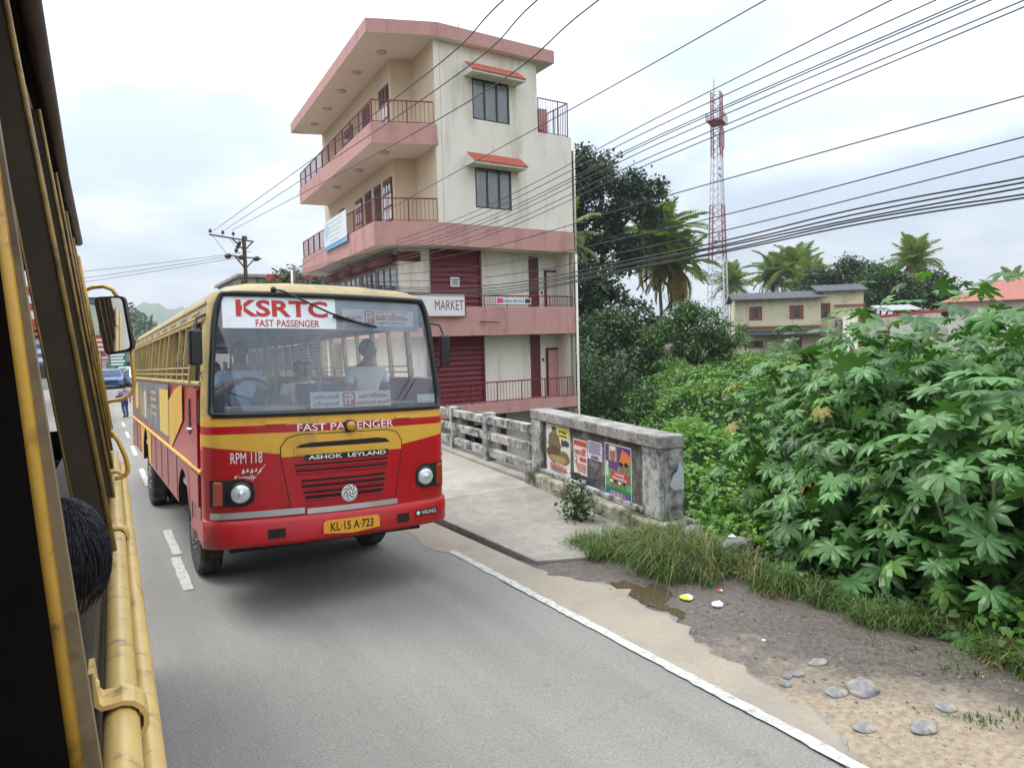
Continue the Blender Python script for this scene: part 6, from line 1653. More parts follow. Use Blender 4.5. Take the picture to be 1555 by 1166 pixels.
frond_dry = mat('palm_frond_dry', (0.10, 0.07, 0.045), 0.8, var=.25, island=.25)

def palmate(lobes=8, seed=0, R0=1.0, droop=.28, spread=300, width=1.0):
    """a palmate leaf in the xy plane, petiole at the origin, blade all round, tips drooping; returns verts, tris"""
    r2 = random.Random(seed); V = [(0, 0, 0)]; F = []
    for k in range(lobes):
        a = R(-spread/2+spread*(k+.5)/lobes+90*0); f = 1-.38*abs((k+.5)/lobes*2-1)**1.5
        L = R0*f*r2.uniform(.92, 1.08); hw_ = R(spread/lobes/2)
        def P(r, an, z=0): return (r*math.cos(an), r*math.sin(an), z)
        rs, rm_ = .50*L, .68*L
        w1 = hw_*1.0; w2 = hw_*.92*width
        zc = .045*L
        b = len(V)
        V += [P(rs*.8, a-w1, -droop*.10*L), P(rm_, a-w2*.80, -droop*.35*L), P(L, a+r2.uniform(-.05, .05), -droop*L), P(rm_, a+w2*.80, -droop*.35*L), P(rs*.8, a+w1, -droop*.10*L), P(rm_, a, zc-droop*.30*L), P(rs*.8, a, zc-droop*.05*L)]
        F += [(0, b, b+6), (0, b+6, b+4), (b, b+1, b+5), (b, b+5, b+6), (b+6, b+5, b+3), (b+6, b+3, b+4), (b+1, b+2, b+5), (b+5, b+2, b+3)]
    return np.array(V, float), np.array(F, int)
def leafmesh(name, V, F, m_):
    me = bpy.data.meshes.new(name); me.from_pydata([tuple(v) for v in V], [], [tuple(f) for f in F]); me.materials.append(m_); me.update(); return me
LM = [leafmesh('castor_leaf', *palmate(8, s, 1.0, .08+.10*(s % 3)), leaf_castor) for s in range(5)]
LMO = [leafmesh('castor_leaf', *palmate(8, 30, 1.0, .35), mat('castor_leaf_yellowed', (0.24, 0.20, 0.04), .5, var=.3, trans=.2))]
LMY = [leafmesh('castor_leaf', *palmate(7, s+9, 1.0, .32), leaf_young) for s in range(2)]
def basis(n, fwd):
    """matrix with z along n and x along fwd projected"""
    z = Vector(n).normalized(); x = Vector(fwd); x = x-z*x.dot(z)
    if x.length < 1e-4: x = Vector((1, 0, 0))-z*z.x
    x.normalize(); y = z.cross(x)
    return Matrix(((x.x, y.x, z.x), (x.y, y.y, z.y), (x.z, y.z, z.z)))
def scatter(name, V0, F0, P, B, S, m_, parent=None):
    """many copies of a small leaf joined in one mesh: P positions (n,3), B bases (n,3,3), S sizes (n,)"""
    n = len(P); nv = len(V0)
    V = np.einsum('nij,vj->nvi', B, V0)*S[:, None, None]+P[:, None, :]
    F = (F0[None]+(np.arange(n)*nv)[:, None, None]).reshape(-1, F0.shape[1])
    return pydata(name, V.reshape(-1, 3), F, m_, parent)
def rand_basis(n, up=.5, r=None):
    r = r or rng
    z = r.normal(size=(n, 3)); z[:, 2] = np.abs(z[:, 2])+up; z /= np.linalg.norm(z, axis=1)[:, None]
    x = r.normal(size=(n, 3)); x -= z*(x*z).sum(1)[:, None]; x /= np.linalg.norm(x, axis=1)[:, None]
    y = np.cross(z, x)
    return np.stack([x, y, z], axis=2)
LEAF4 = (np.array([(0, 0, 0), (.45, .28, .05), (1, 0, -.12), (.45, -.28, .05)], float), np.array([(0, 1, 2), (0, 2, 3)]))
LEAFQ = (np.array([(-.5, -.3, 0), (.5, -.3, .05), (.5, .3, 0), (-.5, .3, .05)], float), np.array([(0, 1, 2, 3)]))
TRI5 = palmate(5, 3, 1.0, .25, 250, 1.1)
HEART = (np.array([(0, 0, 0), (-.12, .30, .02), (.10, .50, .03), (.45, .42, .0), (1, 0, -.15), (.45, -.42, 0), (.10, -.50, .03), (-.12, -.30, .02), (.45, 0, -.05)], float), np.array([(0, 1, 8), (1, 2, 8), (2, 3, 8), (3, 4, 8), (4, 5, 8), (5, 6, 8), (6, 7, 8), (7, 0, 8)]))

# ---- castor plants: every leaf a part of its plant
def castor(label, loc, h, rx, ry, nleaf, seed, zc=.48, infill=420):
    r2 = random.Random(seed); g = np.random.default_rng(seed)
    e_ = empty('castor_plant', loc, 0, label, 'plant', 'castor plants on the slope beside the road')
    m = MB(); tips = []
    for k in range(7):
        a = 2*math.pi*k/7+r2.uniform(-.3, .3); q = r2.uniform(.35, .75)
        t_ = Vector((rx*q*math.cos(a), ry*q*math.sin(a), h*r2.uniform(.62, .80)))
        m.tube([(0, 0, -.3), (t_.x*.25, t_.y*.25, h*.35), (t_.x*.7, t_.y*.7, t_.z*.72), tuple(t_)], [.045, .035, .022, .012], 6); tips.append(t_)
    m.build('stem', stem_g, e_, smooth=True)
    for i in range(nleaf):
        u = 1-1.5*((i+.5)/nleaf); ph = i*2.39996+r2.uniform(-.25, .25)
        s_ = math.sqrt(max(0, 1-u*u)); d = Vector((s_*math.cos(ph), s_*math.sin(ph), u))
        rad = r2.uniform(.80, 1.08)
        p = Vector((d.x*rx*rad, d.y*ry*rad, h*zc+d.z*h*(1-zc)*rad*1.0))
        n = Vector((d.x*.7, d.y*.7, .75+.5*max(0, d.z)))+Vector((r2.uniform(-.35, .35), r2.uniform(-.35, .35), r2.uniform(-.1, .3)))
        fwd = Vector((d.x, d.y, -.15))+Vector((r2.uniform(-.5, .5), r2.uniform(-.5, .5), 0))
        M3 = basis(n, fwd); sz = r2.uniform(.10, .285) if seed > 2 else r2.uniform(.13, .31)
        young = r2.random() < .20; old = r2.random() < .035
        o = bpy.data.objects.new('leaf', LMO[0] if old else r2.choice(LMY if young else LM)); link(o, e_)
        o.matrix_local = Matrix.Translation(p) @ M3.to_4x4() @ Matrix.Diagonal((sz*(.8 if young else 1), sz*(.8 if young else 1), sz, 1))
    # petioles and shaded inner leaves joined
    n = infill; dd = g.normal(size=(n, 3)); dd /= np.linalg.norm(dd, axis=1)[:, None]; rr = g.uniform(.45, .97, n)[:, None]
    P = dd*rr*np.array([rx, ry, h*(1-zc)])+np.array([0, 0, h*zc]); P[:, 2] = np.maximum(P[:, 2], .05)
    o = scatter('inner_leaves', *palmate(7, 2, 1.0, .3), P, rand_basis(n, .6, g), g.uniform(.14, .23, n), leaf_castor, e_); tag(o, kind='stuff')
    # flower and seed spikes
    return e_
CP = [('low castor plant at the front left of the shrub mass, above the grass', (6.85, 4.5, -.95), 2.3, 1.0, 1.0, 84, 1),
      ('castor plant in front at the right edge of the view, big leaves low down', (6.75, 3.25, -.95), 2.95, 1.0, 1.05, 110, 2),
      ('tall castor plant with the highest leaves at the right edge', (8.2, 3.5, -1.3), 4.15, 1.4, 1.3, 130, 3),
      ('castor plant at the top of the shrub mass, left of the tallest one', (8.7, 5.1, -1.5), 4.55, 1.5, 1.4, 135, 4),
      ('castor plant on the left slope of the shrub mass, behind the low one', (8.15, 6.25, -1.5), 3.85, 1.15, 1.2, 110, 5),
      ('castor plant half hidden behind the tallest one', (10.2, 4.6, -1.8), 4.9, 1.6, 1.5, 80, 6),
      ('castor plant cut off by the right edge of the picture', (7.4, 2.0, -1.0), 3.5, 1.2, 1.0, 75, 7),
      ('castor plant in the middle of the mass, between low and tall ones', (7.7, 4.9, -1.2), 3.75, 1.2, 1.1, 110, 8),
      ('castor plant at the far left top of the mass, below the cream house', (9.6, 6.7, -1.8), 4.35, 1.5, 1.4, 100, 9)]
for lb_, loc, h, rx, ry, n, s in CP: castor(lb_, loc, h, rx, ry, n, s)

# ---- bright leafy slope behind the wall: one mass nobody could count
_dg = np.random.default_rng(99); DOM = np.stack([_dg.uniform(6, 60, 420), _dg.uniform(2, 46, 420), _dg.uniform(.9, 2.6, 420), _dg.uniform(.25, 1.15, 420)], 1)
def veg_top(x, y):
    """height of the leafy mass above the valley"""
    d = x-edge_x(y)
    base = terr(x, y)
    dq = 1-((DOM[:, 0]-x)**2+(DOM[:, 1]-y)**2)/DOM[:, 2]**2
    lump = float(np.max(np.where(dq > 0, np.sqrt(np.maximum(dq, 0))*DOM[:, 3], 0)))-.45
    t_ = smooth01((d-.5)/2.5)
    k = smooth01((math.hypot(x-7, y-8)-2)/34)
    top = -.35+.72*k
    bt = smooth01((math.degrees(math.atan2(x, y))-35)/9)
    return max(base+.3, (top*bt+(base+1.0)*(1-bt))*t_+(base+.25)*(1-t_)+lump*t_)
def mass(name, pts_n, xr, yr_, cond, leaf, size, m_, label, seed, jitter=.25, up=.7):
    g = np.random.default_rng(seed); P = []
    while len(P) < pts_n:
        x, y = g.uniform(*xr), g.uniform(*yr_)
        if not cond(x, y): continue
        P.append((x, y, veg_top(x, y)-abs(g.normal(0, jitter))))
    P = np.array(P); n = len(P)
    dist = np.hypot(P[:, 0], P[:, 1])
    o = scatter(name, *leaf, P, rand_basis(n, up, g), g.uniform(.75, 1.25, n)*size*np.clip(dist/14, 1, 2.0), m_)
    tag(o, label, 'undergrowth', kind='stuff')
    return o
def c1(x, y):
    dd = x-edge_x(y)
    return dd > .35 and math.degrees(math.atan2(x, y)) > 31 and math.hypot(x, y) < 22 and not (y < 5.0 and x < 9) and not (x < 15.2 and y > 19.5)
mass('undergrowth', 15000, (6, 22), (2, 20), c1, TRI5, .085, leaf_mid, 'bright green leafy mass on the slope behind the concrete wall', 5, .22)
def c2(x, y):
    b_ = math.degrees(math.atan2(x, y)); r_ = math.hypot(x, y)
    return 19 < r_ < 62 and 37 < b_ < 66 and x > edge_x(y)+1.5
mass('undergrowth', 34000, (12, 58), (6, 46), c2, LEAF4, .105, leaf_ol, 'darker green bushes filling the hollow up to the yellow house', 6, .5, .5)
mass('undergrowth', 26000, (12, 58), (6, 46), c2, LEAF4, .10, leaf_mid, 'lighter sprays among the bushes in the hollow below the house', 7, .2, .8)
# dark leafy floor under the mass
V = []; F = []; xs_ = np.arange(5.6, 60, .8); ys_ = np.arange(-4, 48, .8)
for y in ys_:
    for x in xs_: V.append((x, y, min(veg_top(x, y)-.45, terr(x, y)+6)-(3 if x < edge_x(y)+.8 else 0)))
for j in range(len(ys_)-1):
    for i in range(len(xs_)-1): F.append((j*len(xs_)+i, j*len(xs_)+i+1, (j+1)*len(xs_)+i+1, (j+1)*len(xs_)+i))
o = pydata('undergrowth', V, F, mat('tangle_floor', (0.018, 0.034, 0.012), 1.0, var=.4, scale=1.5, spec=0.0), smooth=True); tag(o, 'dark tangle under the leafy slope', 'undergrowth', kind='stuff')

# ---- heart-leaved creeper at the lower right and around the castor plants
def creeper(label, pts, n, size, seed, m_=leaf_vine, z=.35, leaf=HEART):
    g = np.random.default_rng(seed); P = []
    for (x, y, z0, rx, ry, rz) in pts:
        k = int(n*rx*ry/sum(p[3]*p[4] for p in pts)); a = g.normal(size=(k, 3)); a /= np.linalg.norm(a, axis=1)[:, None]; a[:, 2] = np.abs(a[:, 2])
        P.append(np.array([x, y, z0])+a*g.uniform(.75, 1.05, k)[:, None]*np.array([rx, ry, rz]))
    P = np.concatenate(P); o = scatter('creeper', *leaf, P, rand_basis(len(P), .5, g), g.uniform(.7, 1.3, len(P))*size, m_); tag(o, label, 'creeper', kind='stuff')
creeper('bright heart-leaved creeper on the ground at the right edge', [(6.0, 2.75, -.2, .42, .5, .50), (6.1, 2.1, -.2, .55, .6, .5), (6.4, 3.4, -.3, .4, .4, .42)], 1300, .065, 21)
creeper('dark heart leaves hanging below the castor plants', [(6.6, 4.9, -.6, .7, .8, .9), (7.0, 3.8, -.7, .8, .9, 1.1), (7.4, 5.8, -.8, .9, .9, 1.1)], 1300, .085, 22, leaf_dk)
creeper('low leafy weeds growing through the verge grass', [(5.5, 6.3, -.2, .5, .5, .28), (5.75, 5.2, -.18, .35, .6, .30), (5.8, 4.3, -.18, .3, .6, .28), (5.85, 3.4, -.15, .3, .6, .25)], 900, .05, 24, leaf_dk, leaf=LEAF4)
creeper('light green weeds between the wall end and the castor plants', [(6.75, 6.15, -.45, .75, .6, .55), (7.3, 6.7, -.6, .9, .7, .75)], 1100, .075, 23, leaf_mid, leaf=TRI5)

# ---- grass on the verge
def grass(name, label, spots, n, hmin, hmax, m_, seed, lean=.5, wid=.0042, per=46):
    """tufts of arching blades"""
    g = np.random.default_rng(seed); V = []; F = []
    cum = np.array([s_[2]*s_[3] for s_ in spots]); cum = cum/cum.sum()
    for s_, fr in zip(spots, cum):
        for _ in range(max(1, int(n*fr/per))):
            tx, ty = s_[0]+g.normal(0, s_[2]*.45), s_[1]+g.normal(0, s_[3]*.45); th = g.uniform(.35, 1.3)*s_[4]; dirn = g.uniform(0, 6.28)
            for _ in range(per):
                x, y = tx+g.normal(0, .05), ty+g.normal(0, .05)
                z = verge_z(x, y)-.01-(max(0, x-5.75)*.5 if y < 6.9 else 0); h = g.uniform(hmin, hmax)*th; a = dirn+g.normal(0, 1.6); l_ = g.uniform(.2, 1.1)*lean*h*1.5
                dx, dy = math.cos(a), math.sin(a); px, py = -dy*wid, dx*wid; b_ = len(V)
                dr = .75*(l_/h)**2*h*.6
                V += [(x-px, y-py, z), (x+px, y+py, z), (x+dx*l_*.22+px, y+dy*l_*.22+py, z+h*.5), (x+dx*l_*.22-px, y+dy*l_*.22-py, z+h*.5), (x+dx*l_*.6+px*.7, y+dy*l_*.6+py*.7, z+h*.86-dr*.3), (x+dx*l_*.6-px*.7, y+dy*l_*.6-py*.7, z+h*.86-dr*.3), (x+dx*l_*1.1, y+dy*l_*1.1, z+h-dr)]
                F += [(b_, b_+1, b_+2), (b_, b_+2, b_+3), (b_+3, b_+2, b_+4), (b_+3, b_+4, b_+5), (b_+5, b_+4, b_+6)]
    o = pydata(name, V, F, m_); tag(o, label, 'grass', kind='stuff')
SP = [(5.35, 6.75, .55, .40, .95), (5.55, 6.2, .45, .4, 1.1), (5.25, 5.8, .40, .4, 1.15), (5.65, 5.5, .45, .5, 1.15), (5.6, 4.75, .30, .4, .7), (5.85, 4.3, .35, .6, .65), (5.7, 3.6, .30, .5, .68), (5.85, 3.1, .3, .5, .62), (5.75, 2.5, .3, .4, .55), (6.0, 1.8, .5, .8, .6), (5.15, 7.15, .3, .25, .6)]
grass('grass', 'green grass tufts along the verge below the wall and shrubs', SP, 16000, .10, .40, grass_m, 31, .9)
grass('grass', 'dry straw-coloured blades mixed into the verge grass', SP, 4200, .12, .40, grass_d, 32, 1.0)
grass('grass', 'sparse short weeds on the sandy verge', [(4.6, 2.35, .25, .3, .5), (5.0, 1.9, .4, .5, .6), (5.3, 3.0, .2, .6, .5)], 500, .05, .12, grass_m, 33, per=20)
# small leafy weed at the foot of the end wall
wd = empty('leafy_weed', (5.72, 8.15, road_z(8.15)+.03), 0, 'small dark leafy weed growing at the foot of the concrete wall', 'plant')
g = np.random.default_rng(40); n = 420; P = g.normal(size=(n, 3))*np.array([.10, .15, .16])+np.array([0, 0, .26]); P[:, 2] = np.maximum(P[:, 2], .02)
scatter('foliage', *LEAF4, P, rand_basis(n, .5, g), g.uniform(.05, .10, n), leaf_dk, wd)
m = MB()
for k in range(7): a = k; m.tube([(0, 0, 0), (.05*math.cos(a), .07*math.sin(a), .2), (.10*math.cos(a), .14*math.sin(a), .4)], .005, 4)
m.build('stem', stem_g, wd)

# ---- broadleaf trees
def tree(name, label, loc, trunk_h, blobs, nleaf, size, m_, seed, trunk_r=.2, group=None, up=.3, m2=None):
    e_ = empty(name, loc, 0, label, 'tree', group); g = np.random.default_rng(seed); r2 = random.Random(seed)
    m = MB(); top = Vector((0, 0, trunk_h)); m.tube([(0, 0, -.5), (.05, .03, trunk_h*.5), tuple(top)], [trunk_r*1.2, trunk_r, trunk_r*.75], 8)
    for b_ in blobs:
        c = Vector(b_[:3]); m.tube([tuple(top*.9), tuple(top.lerp(c, .5)+Vector((r2.uniform(-.3, .3), r2.uniform(-.3, .3), .2))), tuple(c)], [trunk_r*.55, trunk_r*.35, trunk_r*.12], 6)
    m.build('trunk', bark, e_, smooth=True)
    vol = np.array([b_[3]*b_[4] for b_ in blobs]); vol = vol/vol.sum(); P = []
    for b_, v in zip(blobs, vol):
        k = int(nleaf*v); nc = 26
        cs = g.normal(size=(nc, 3)); cs /= np.linalg.norm(cs, axis=1)[:, None]; cs *= g.uniform(.55, 1.0, nc)[:, None]
        idx = g.integers(0, nc, k); q = cs[idx]+g.normal(0, .17, (k, 3))
        P.append(np.array(b_[:3])+q*np.array([b_[3], b_[3], b_[4]]))
    P = np.concatenate(P); P[:, 2] = np.maximum(P[:, 2], .1); n = len(P)
    crown = scatter('crown', *LEAF4, P, rand_basis(n, up, g), g.uniform(.7, 1.3, n)*size, m_, e_)
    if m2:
        sel = g.random(n) < .3; scatter('extra_sprays', *LEAF4, P[sel]+np.array([0, 0, size*.5]), rand_basis(sel.sum(), .8, g), g.uniform(.7, 1.2, sel.sum())*size*.8, m2, e_)
    return e_
gz = lambda x, y: terr(x, y)
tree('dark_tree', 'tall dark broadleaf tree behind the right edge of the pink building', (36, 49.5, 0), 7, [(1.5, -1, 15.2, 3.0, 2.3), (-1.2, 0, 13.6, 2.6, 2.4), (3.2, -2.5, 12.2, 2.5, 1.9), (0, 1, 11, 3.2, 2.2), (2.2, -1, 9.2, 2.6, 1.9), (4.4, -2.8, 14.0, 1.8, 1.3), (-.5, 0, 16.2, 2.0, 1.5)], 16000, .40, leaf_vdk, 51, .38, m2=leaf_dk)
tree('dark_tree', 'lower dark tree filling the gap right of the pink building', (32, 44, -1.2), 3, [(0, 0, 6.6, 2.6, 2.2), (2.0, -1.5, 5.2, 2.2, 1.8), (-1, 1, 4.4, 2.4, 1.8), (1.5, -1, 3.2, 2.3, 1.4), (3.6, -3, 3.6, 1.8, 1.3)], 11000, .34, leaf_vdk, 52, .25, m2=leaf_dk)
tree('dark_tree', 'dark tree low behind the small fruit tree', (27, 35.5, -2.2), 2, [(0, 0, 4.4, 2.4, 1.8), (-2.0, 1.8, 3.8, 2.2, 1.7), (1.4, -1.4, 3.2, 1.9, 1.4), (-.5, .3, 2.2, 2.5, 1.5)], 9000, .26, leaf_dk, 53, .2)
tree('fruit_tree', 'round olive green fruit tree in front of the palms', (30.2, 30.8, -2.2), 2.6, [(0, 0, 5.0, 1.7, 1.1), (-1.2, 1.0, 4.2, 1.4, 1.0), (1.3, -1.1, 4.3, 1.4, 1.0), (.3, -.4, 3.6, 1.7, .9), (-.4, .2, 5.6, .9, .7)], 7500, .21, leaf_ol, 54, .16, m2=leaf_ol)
tree('round_tree', 'round dark tree behind the roof of the yellow house', (78.5, 54.8, 0), 4, [(0, 0, 8.4, 3.2, 2.2), (-2.4, 1.5, 7.4, 2.4, 1.9), (2.4, -1.7, 7.4, 2.5, 1.9), (.5, 0, 5.6, 3.8, 2.0)], 11000, .40, leaf_vdk, 55, .3, 'round trees behind the houses', m2=leaf_dk)
tree('round_tree', 'paler bushy tree right of the yellow house roof', (75.6, 48.6, 0), 3, [(0, 0, 7.2, 2.8, 2.0), (1.8, -1.4, 5.6, 2.5, 1.9), (-1.9, 1.2, 5.4, 2.3, 1.8)], 9000, .38, leaf_dk, 56, .25, 'round trees behind the houses', m2=leaf_ol)
tree('round_tree', 'small dark tree left of the red roof', (86.5, 49.0, 0), 3, [(0, 0, 7.0, 2.1, 1.7), (-1.5, 1, 5.6, 2.1, 1.7), (1.7, -1, 5.2, 2.0, 1.6)], 6500, .38, leaf_vdk, 57, .25, 'round trees behind the houses', m2=leaf_dk)
tree('roadside_tree', 'leafy tree behind the bus roof, left of the pink building', (10.5, 44, -1.2), 4, [(0, 0, 6.9, 1.8, 1.2), (-1.8, 1, 6.4, 1.5, .9), (1.8, -1, 6.6, 1.6, 1.1), (.5, 0, 5.6, 2.2, 1.0)], 3500, .26, leaf_dk, 58, .2, m2=leaf_ol)
tree('shrub_tree', 'dense shrub at the foot of the pink building corner', (20.5, 27.5, -3.0), 1, [(0, 0, 3.2, 1.9, 1.7), (-1.5, 1.4, 3.0, 1.7, 1.6), (1.2, -1.0, 2.2, 1.6, 1.4), (-2.6, 2.4, 2.6, 1.5, 1.5)], 8000, .18, leaf_dk, 59, .12)
# wooded hill at the end of the road
g = np.random.default_rng(61); P = []
for k in range(9000):
    b_ = g.uniform(-9, 12); dd = g.uniform(250, 330); a = R(b_); top = 5+10*math.exp(-((b_-2.2)/2.2)**2)+2*math.sin(b_*1.3)
    zf = g.uniform(0, 1)**.7; P.append((math.sin(a)*dd, math.cos(a)*dd, top*zf))
P = np.array(P); o = scatter('forest', *LEAF4, P, rand_basis(len(P), .2, g), g.uniform(1.4, 2.6, len(P)), leaf_dk); tag(o, 'wooded hill at the end of the road', 'forest', kind='stuff')
ridge('wooded_hill', [(bb, max(2, 4+9*math.exp(-((bb-2.2)/2.2)**2)+1.5*math.sin(bb*1.3))) for bb in range(-14, 18)], 300, hillm, 60, 9)

# ---- coconut palms: every frond a part of its palm
def frond_mesh(name, L, m_, seed, droop=.55, n=26, wl=.34):
    r2 = random.Random(seed); mb = MB(); pts = []
    for i in range(n+1):
        t_ = i/n; pts.append(Vector((L*(t_-.12*t_*t_), 0, L*(.28*t_-droop*t_*t_))))
    mb.tube([tuple(p) for p in pts[::2]], [max(.008, .035*(1-i/(n/2))) for i in range(len(pts[::2]))], 4)
    for i in range(3, n+1):
        t_ = i/n; p = pts[i]; l_ = L*wl*math.sin(math.pi*min(1, .18+t_*.80))**.7*r2.uniform(.85, 1.1); w = L*.026
        for s in (-1, 1):
            tip = p+Vector((l_*.58, s*l_*.70, -l_*r2.uniform(.15, .55))); mid_ = p+Vector((l_*.30, s*l_*.40, -l_*.10)); b_ = len(mb.v)
            mb.v += [tuple(p+Vector((-w*.6, 0, 0))), tuple(p+Vector((w*.6, 0, 0))), tuple(mid_+Vector((w, 0, 0))), tuple(mid_-Vector((w, 0, 0))), tuple(tip)]
            mb.f += [(b_, b_+1, b_+2, b_+3), (b_+3, b_+2, b_+4)]; mb.m += [0, 0]
    return mb.mesh(name, m_)
FM = {'g': [frond_mesh('frond', 1, frond_g, s, .38+.16*s) for s in range(3)], 'y': [frond_mesh('frond', 1, frond_y, s+5, .75+.1*s) for s in range(2)], 'd': [frond_mesh('frond', 1, frond_dry, 12, 1.1)]}
def palm(label, loc, h, L, seed, nf=20, lean=(0, 0), yellow=4, dry=1):
    e_ = empty('coconut_palm', loc, 0, label, 'palm tree', 'coconut palms'); r2 = random.Random(seed)
    top = Vector((lean[0], lean[1], h)); MB().tube([(0, 0, -.5), (lean[0]*.2, lean[1]*.2, h*.4), (lean[0]*.6, lean[1]*.6, h*.75), tuple(top)], [.24, .17, .15, .13], 8).build('trunk', palm_bark, e_, smooth=True)
    for k in range(nf+yellow+dry):
        az = k*2.39996+r2.uniform(-.2, .2)
        if k < nf: f = k/nf; el = R(82-108*f); me = r2.choice(FM['g'])
        elif k < nf+yellow: el = R(-28-r2.uniform(0, 20)); me = r2.choice(FM['y'])
        else: el = R(-68); me = FM['d'][0]
        o = bpy.data.objects.new('frond', me); link(o, e_); s_ = L*r2.uniform(.85, 1.1)*(1 if k < nf else .85)
        o.matrix_local = Matrix.Translation(top) @ Matrix.Rotation(az, 4, 'Z') @ Matrix.Rotation(-el, 4, 'Y') @ Matrix.Rotation(r2.uniform(-.3, .3), 4, 'X') @ Matrix.Diagonal((s_, s_, s_, 1))
    m = MB()
    for k in range(6): a = k*1.05; m.ball((top.x+.28*math.cos(a), top.y+.28*math.sin(a), top.z-.35), .14, 8, 6)
    m.build('coconuts', frond_dry, e_, smooth=True)
    return e_
palm('large coconut palm with yellowing lower fronds left of the tower', (48.2, 53.6, 0), 11.0, 5.4, 1, 34, (-.3, .3), 8, 2)
palm('coconut palm beside the big one, trunk draped with dry fronds', (49.8, 52.6, 0), 8.6, 4.4, 2, 18, (-.6, 0), 6, 5)
palm('coconut palm with drooping yellow fronds at the right edge of the building', (29.6, 44.2, -1), 10.2, 4.0, 3, 16, (0, 0), 7, 2)
palm('palm peeking left of the tower base', (93.2, 86.5, 0), 10.2, 4.6, 4, 24)
palm('palm just right of the tower, behind the yellow house', (90.6, 75.6, 0), 10.6, 4.8, 5, 24)
palm('palm above the middle of the yellow house roof', (90.0, 71.0, 0), 10.8, 5.2, 6, 26)
palm('palm above the right end of the yellow house roof, half sunk in trees', (86.0, 65.2, 0), 9.0, 4.2, 7, 20)
palm('tall slender palm standing alone between house and red roof', (89.0, 53.0, 0), 10.3, 4.4, 8, 22, (.4, 0), 5, 2)
palm('low palm tuft poking above the red roof at the right edge', (86, 40, 0), 6.6, 2.6, 9, 10, (0, 0), 0, 0)
# banana-like clump at the building foot
bn = empty('broad_leaf_clump', (17.2, 22.8, -3.2), 0, 'clump of long broad leaves below the building corner', 'plant')
for k in range(14):
    a = k*2.4; Lb = 1.9+.5*math.sin(k*3); mb = MB()
    for i in range(9):
        t_ = i/8; w = .17*math.sin(math.pi*min(1, .1+t_*.9))**.6*(1 if t_ < 1 else 0); r_ = Lb*t_*.75; z = .5+Lb*(1.1*t_-.75*t_*t_)
        ca, sa_ = math.cos(a), math.sin(a); mb.v += [(ca*r_-sa_*w, sa_*r_+ca*w, z+.05), (ca*r_, sa_*r_, z), (ca*r_+sa_*w, sa_*r_-ca*w, z+.05)]
    for i in range(8): mb.f += [(3*i, 3*i+1, 3*i+4, 3*i+3), (3*i+1, 3*i+2, 3*i+5, 3*i+4)]; mb.m += [0, 0]
    mb.build('leaf', leaf_dk, bn)

# ------------------------------------------------------------------ stones and litter on the verge
def rock(label, x, y, rx, ry, rz, seed, rz_=0, grp=None, sink=.42):
    r2 = random.Random(seed); bm = bmesh.new(); bmesh.ops.create_icosphere(bm, subdivisions=3, radius=1)
    for v in bm.verts:
        d = v.co.normalized(); k = 1+.16*math.sin(d.x*2.1+seed)+.10*math.sin(d.y*3.3+seed*2)+.05*math.sin(d.z*4.1+d.x*6)
        k = min(k, 1.12); v.co = Vector((d.x*rx*k, d.y*ry*k, max(-.6, d.z*k)*rz*.75))
    me = bpy.data.meshes.new('rock'); bm.to_mesh(me); bm.free(); me.materials.append(stone); me.polygons.foreach_set('use_smooth', [True]*len(me.polygons)); o = bpy.data.objects.new('rock', me); link(o)
    o.location = (x, y, verge_z(x, y)+rz*(.6-sink)); o.rotation_euler = (0, 0, rz_); tag(o, label, 'rock', grp)
    return o
rock('largest flat grey stone bedded in the sandy verge', 4.42, 2.95, .14, .10, .06, 1, .5)
rock('thin flat stone just left of the largest one on the sand', 4.25, 3.02, .09, .06, .03, 2)
rock('small pale stone at the asphalt edge, leftmost of the pebble cluster', 4.10, 3.32, .045, .05, .035, 3)
rock('left one of two pale pebbles near the asphalt edge', 4.20, 3.38, .04, .035, .025, 4, 0, 'pebbles at the asphalt edge'); rock('right one of two pale pebbles near the asphalt edge', 4.28, 3.36, .045, .04, .03, 5, 0, 'pebbles at the asphalt edge')
rock('flat buried stone showing above the pebbles, mid verge', 4.55, 3.40, .09, .05, .025, 6)
rock('slab-like stone in the lower right sand', 4.28, 2.45, .10, .07, .03, 7); rock('flat stone at the bottom right corner of the sand', 4.62, 2.50, .07, .06, .025, 8); rock('buried stone low in the sand near the picture bottom', 4.02, 2.66, .08, .06, .02, 9)
rock('grey boulder in the grass at the foot of the end wall', 6.28, 6.45, .22, .16, .20, 10, .3); rock('broken concrete lump behind the grass, right of the boulder', 6.45, 5.95, .26, .18, .12, 11)
g = np.random.default_rng(70); n = 1900; P = np.stack([g.uniform(3.6, 5.4, n), g.uniform(.8, 6.2, n), np.zeros(n)], 1)
P = P[[p[0] > right_edge(p[1])-.05 for p in P]]; P[:, 2] = [verge_z(x, y) for x, y, _ in P]
OCT = (np.array([(1, 0, 0), (-1, 0, 0), (0, 1, 0), (0, -1, 0), (0, 0, .6), (0, 0, -.6)], float), np.array([(0, 2, 4), (2, 1, 4), (1, 3, 4), (3, 0, 4), (2, 0, 5), (1, 2, 5), (3, 1, 5), (0, 3, 5)]))
o = scatter('gravel', *OCT, P, rand_basis(len(P), 2, g), g.uniform(.003, .011, len(P))*(1+1.2*(g.random(len(P)) < .06)), stone); tag(o, 'scattered small gravel on the verge', 'gravel', kind='stuff')
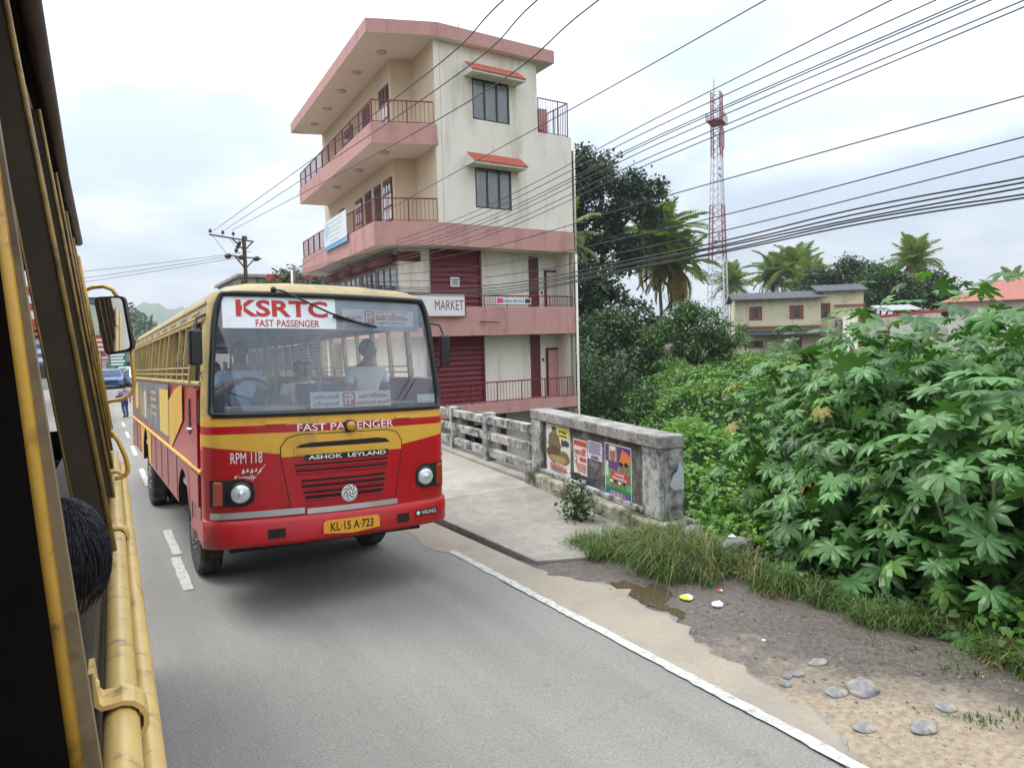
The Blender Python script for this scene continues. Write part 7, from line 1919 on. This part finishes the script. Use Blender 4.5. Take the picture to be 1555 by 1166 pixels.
def crumple(name, label, x, y, r, m_, seed, cat='litter', flat=.5, z=0):
    r2 = random.Random(seed); bm = bmesh.new(); bmesh.ops.create_icosphere(bm, subdivisions=2, radius=1)
    for v in bm.verts: v.co = Vector((v.co.x*r*r2.uniform(.7, 1.2), v.co.y*r*r2.uniform(.7, 1.2), v.co.z*r*flat*r2.uniform(.5, 1.2)))
    me = bpy.data.meshes.new(name); bm.to_mesh(me); bm.free()
    for q in (m_ if isinstance(m_, list) else [m_]): me.materials.append(q)
    if isinstance(m_, list):
        for i, p in enumerate(me.polygons): p.material_index = 1 if p.center.x > 0 else 0
    o = bpy.data.objects.new(name, me); link(o); o.location = (x, y, verge_z(x, y)+r*flat*.6+z); tag(o, label, cat)
    return o
crumple('snack_packet', 'crumpled yellow-green and white packet by the puddle', 4.78, 5.02, .065, [yellow_p, white_p], 1)
crumple('crumpled_paper', 'crumpled white paper beside the puddle', 4.86, 4.70, .06, pc('pale_lilac', (.60, .58, .72)), 2)
crumple('wrapper', 'small red and white wrapper at the grass edge', 5.15, 4.95, .03, [red_p, white_p], 3)
crumple('crumpled_paper', 'white paper scraps on the rubble behind the grass', 6.40, 5.95, .05, white_p, 4, z=.10)
crumple('wrapper', 'tiny pale scrap on the sand right of the paper', 4.55, 3.9, .016, white_p, 5)
# dead leaves and twigs
g = np.random.default_rng(71); n = 160; P = np.stack([g.uniform(4.2, 5.3, n), g.uniform(2.5, 6.6, n), np.zeros(n)], 1); P[:, 2] = [verge_z(x, y)+.006 for x, y, _ in P]
o = scatter('debris', *LEAF4, P, rand_basis(n, 3, g), g.uniform(.015, .05, n), frond_dry); tag(o, 'dead leaves and bits scattered on the mud', 'debris', kind='stuff')

# ------------------------------------------------------------------ haze
hz = MB(); hz.box(-2400, 2400, -2400, 2400, -12, 190)
hm = bpy.data.materials.new('haze_air'); hm.use_nodes = True; t = hm.node_tree; t.nodes.remove(t.nodes['Principled BSDF'])
pv = t.nodes.new('ShaderNodeVolumePrincipled'); pv.inputs['Color'].default_value = (.86, .92, 1, 1); pv.inputs['Density'].default_value = .00032; pv.inputs['Anisotropy'].default_value = .2
t.links.new(pv.outputs[0], t.nodes['Material Output'].inputs['Volume'])
HAZE = True
if HAZE: tag(hz.build('haze', hm), kind='stuff')
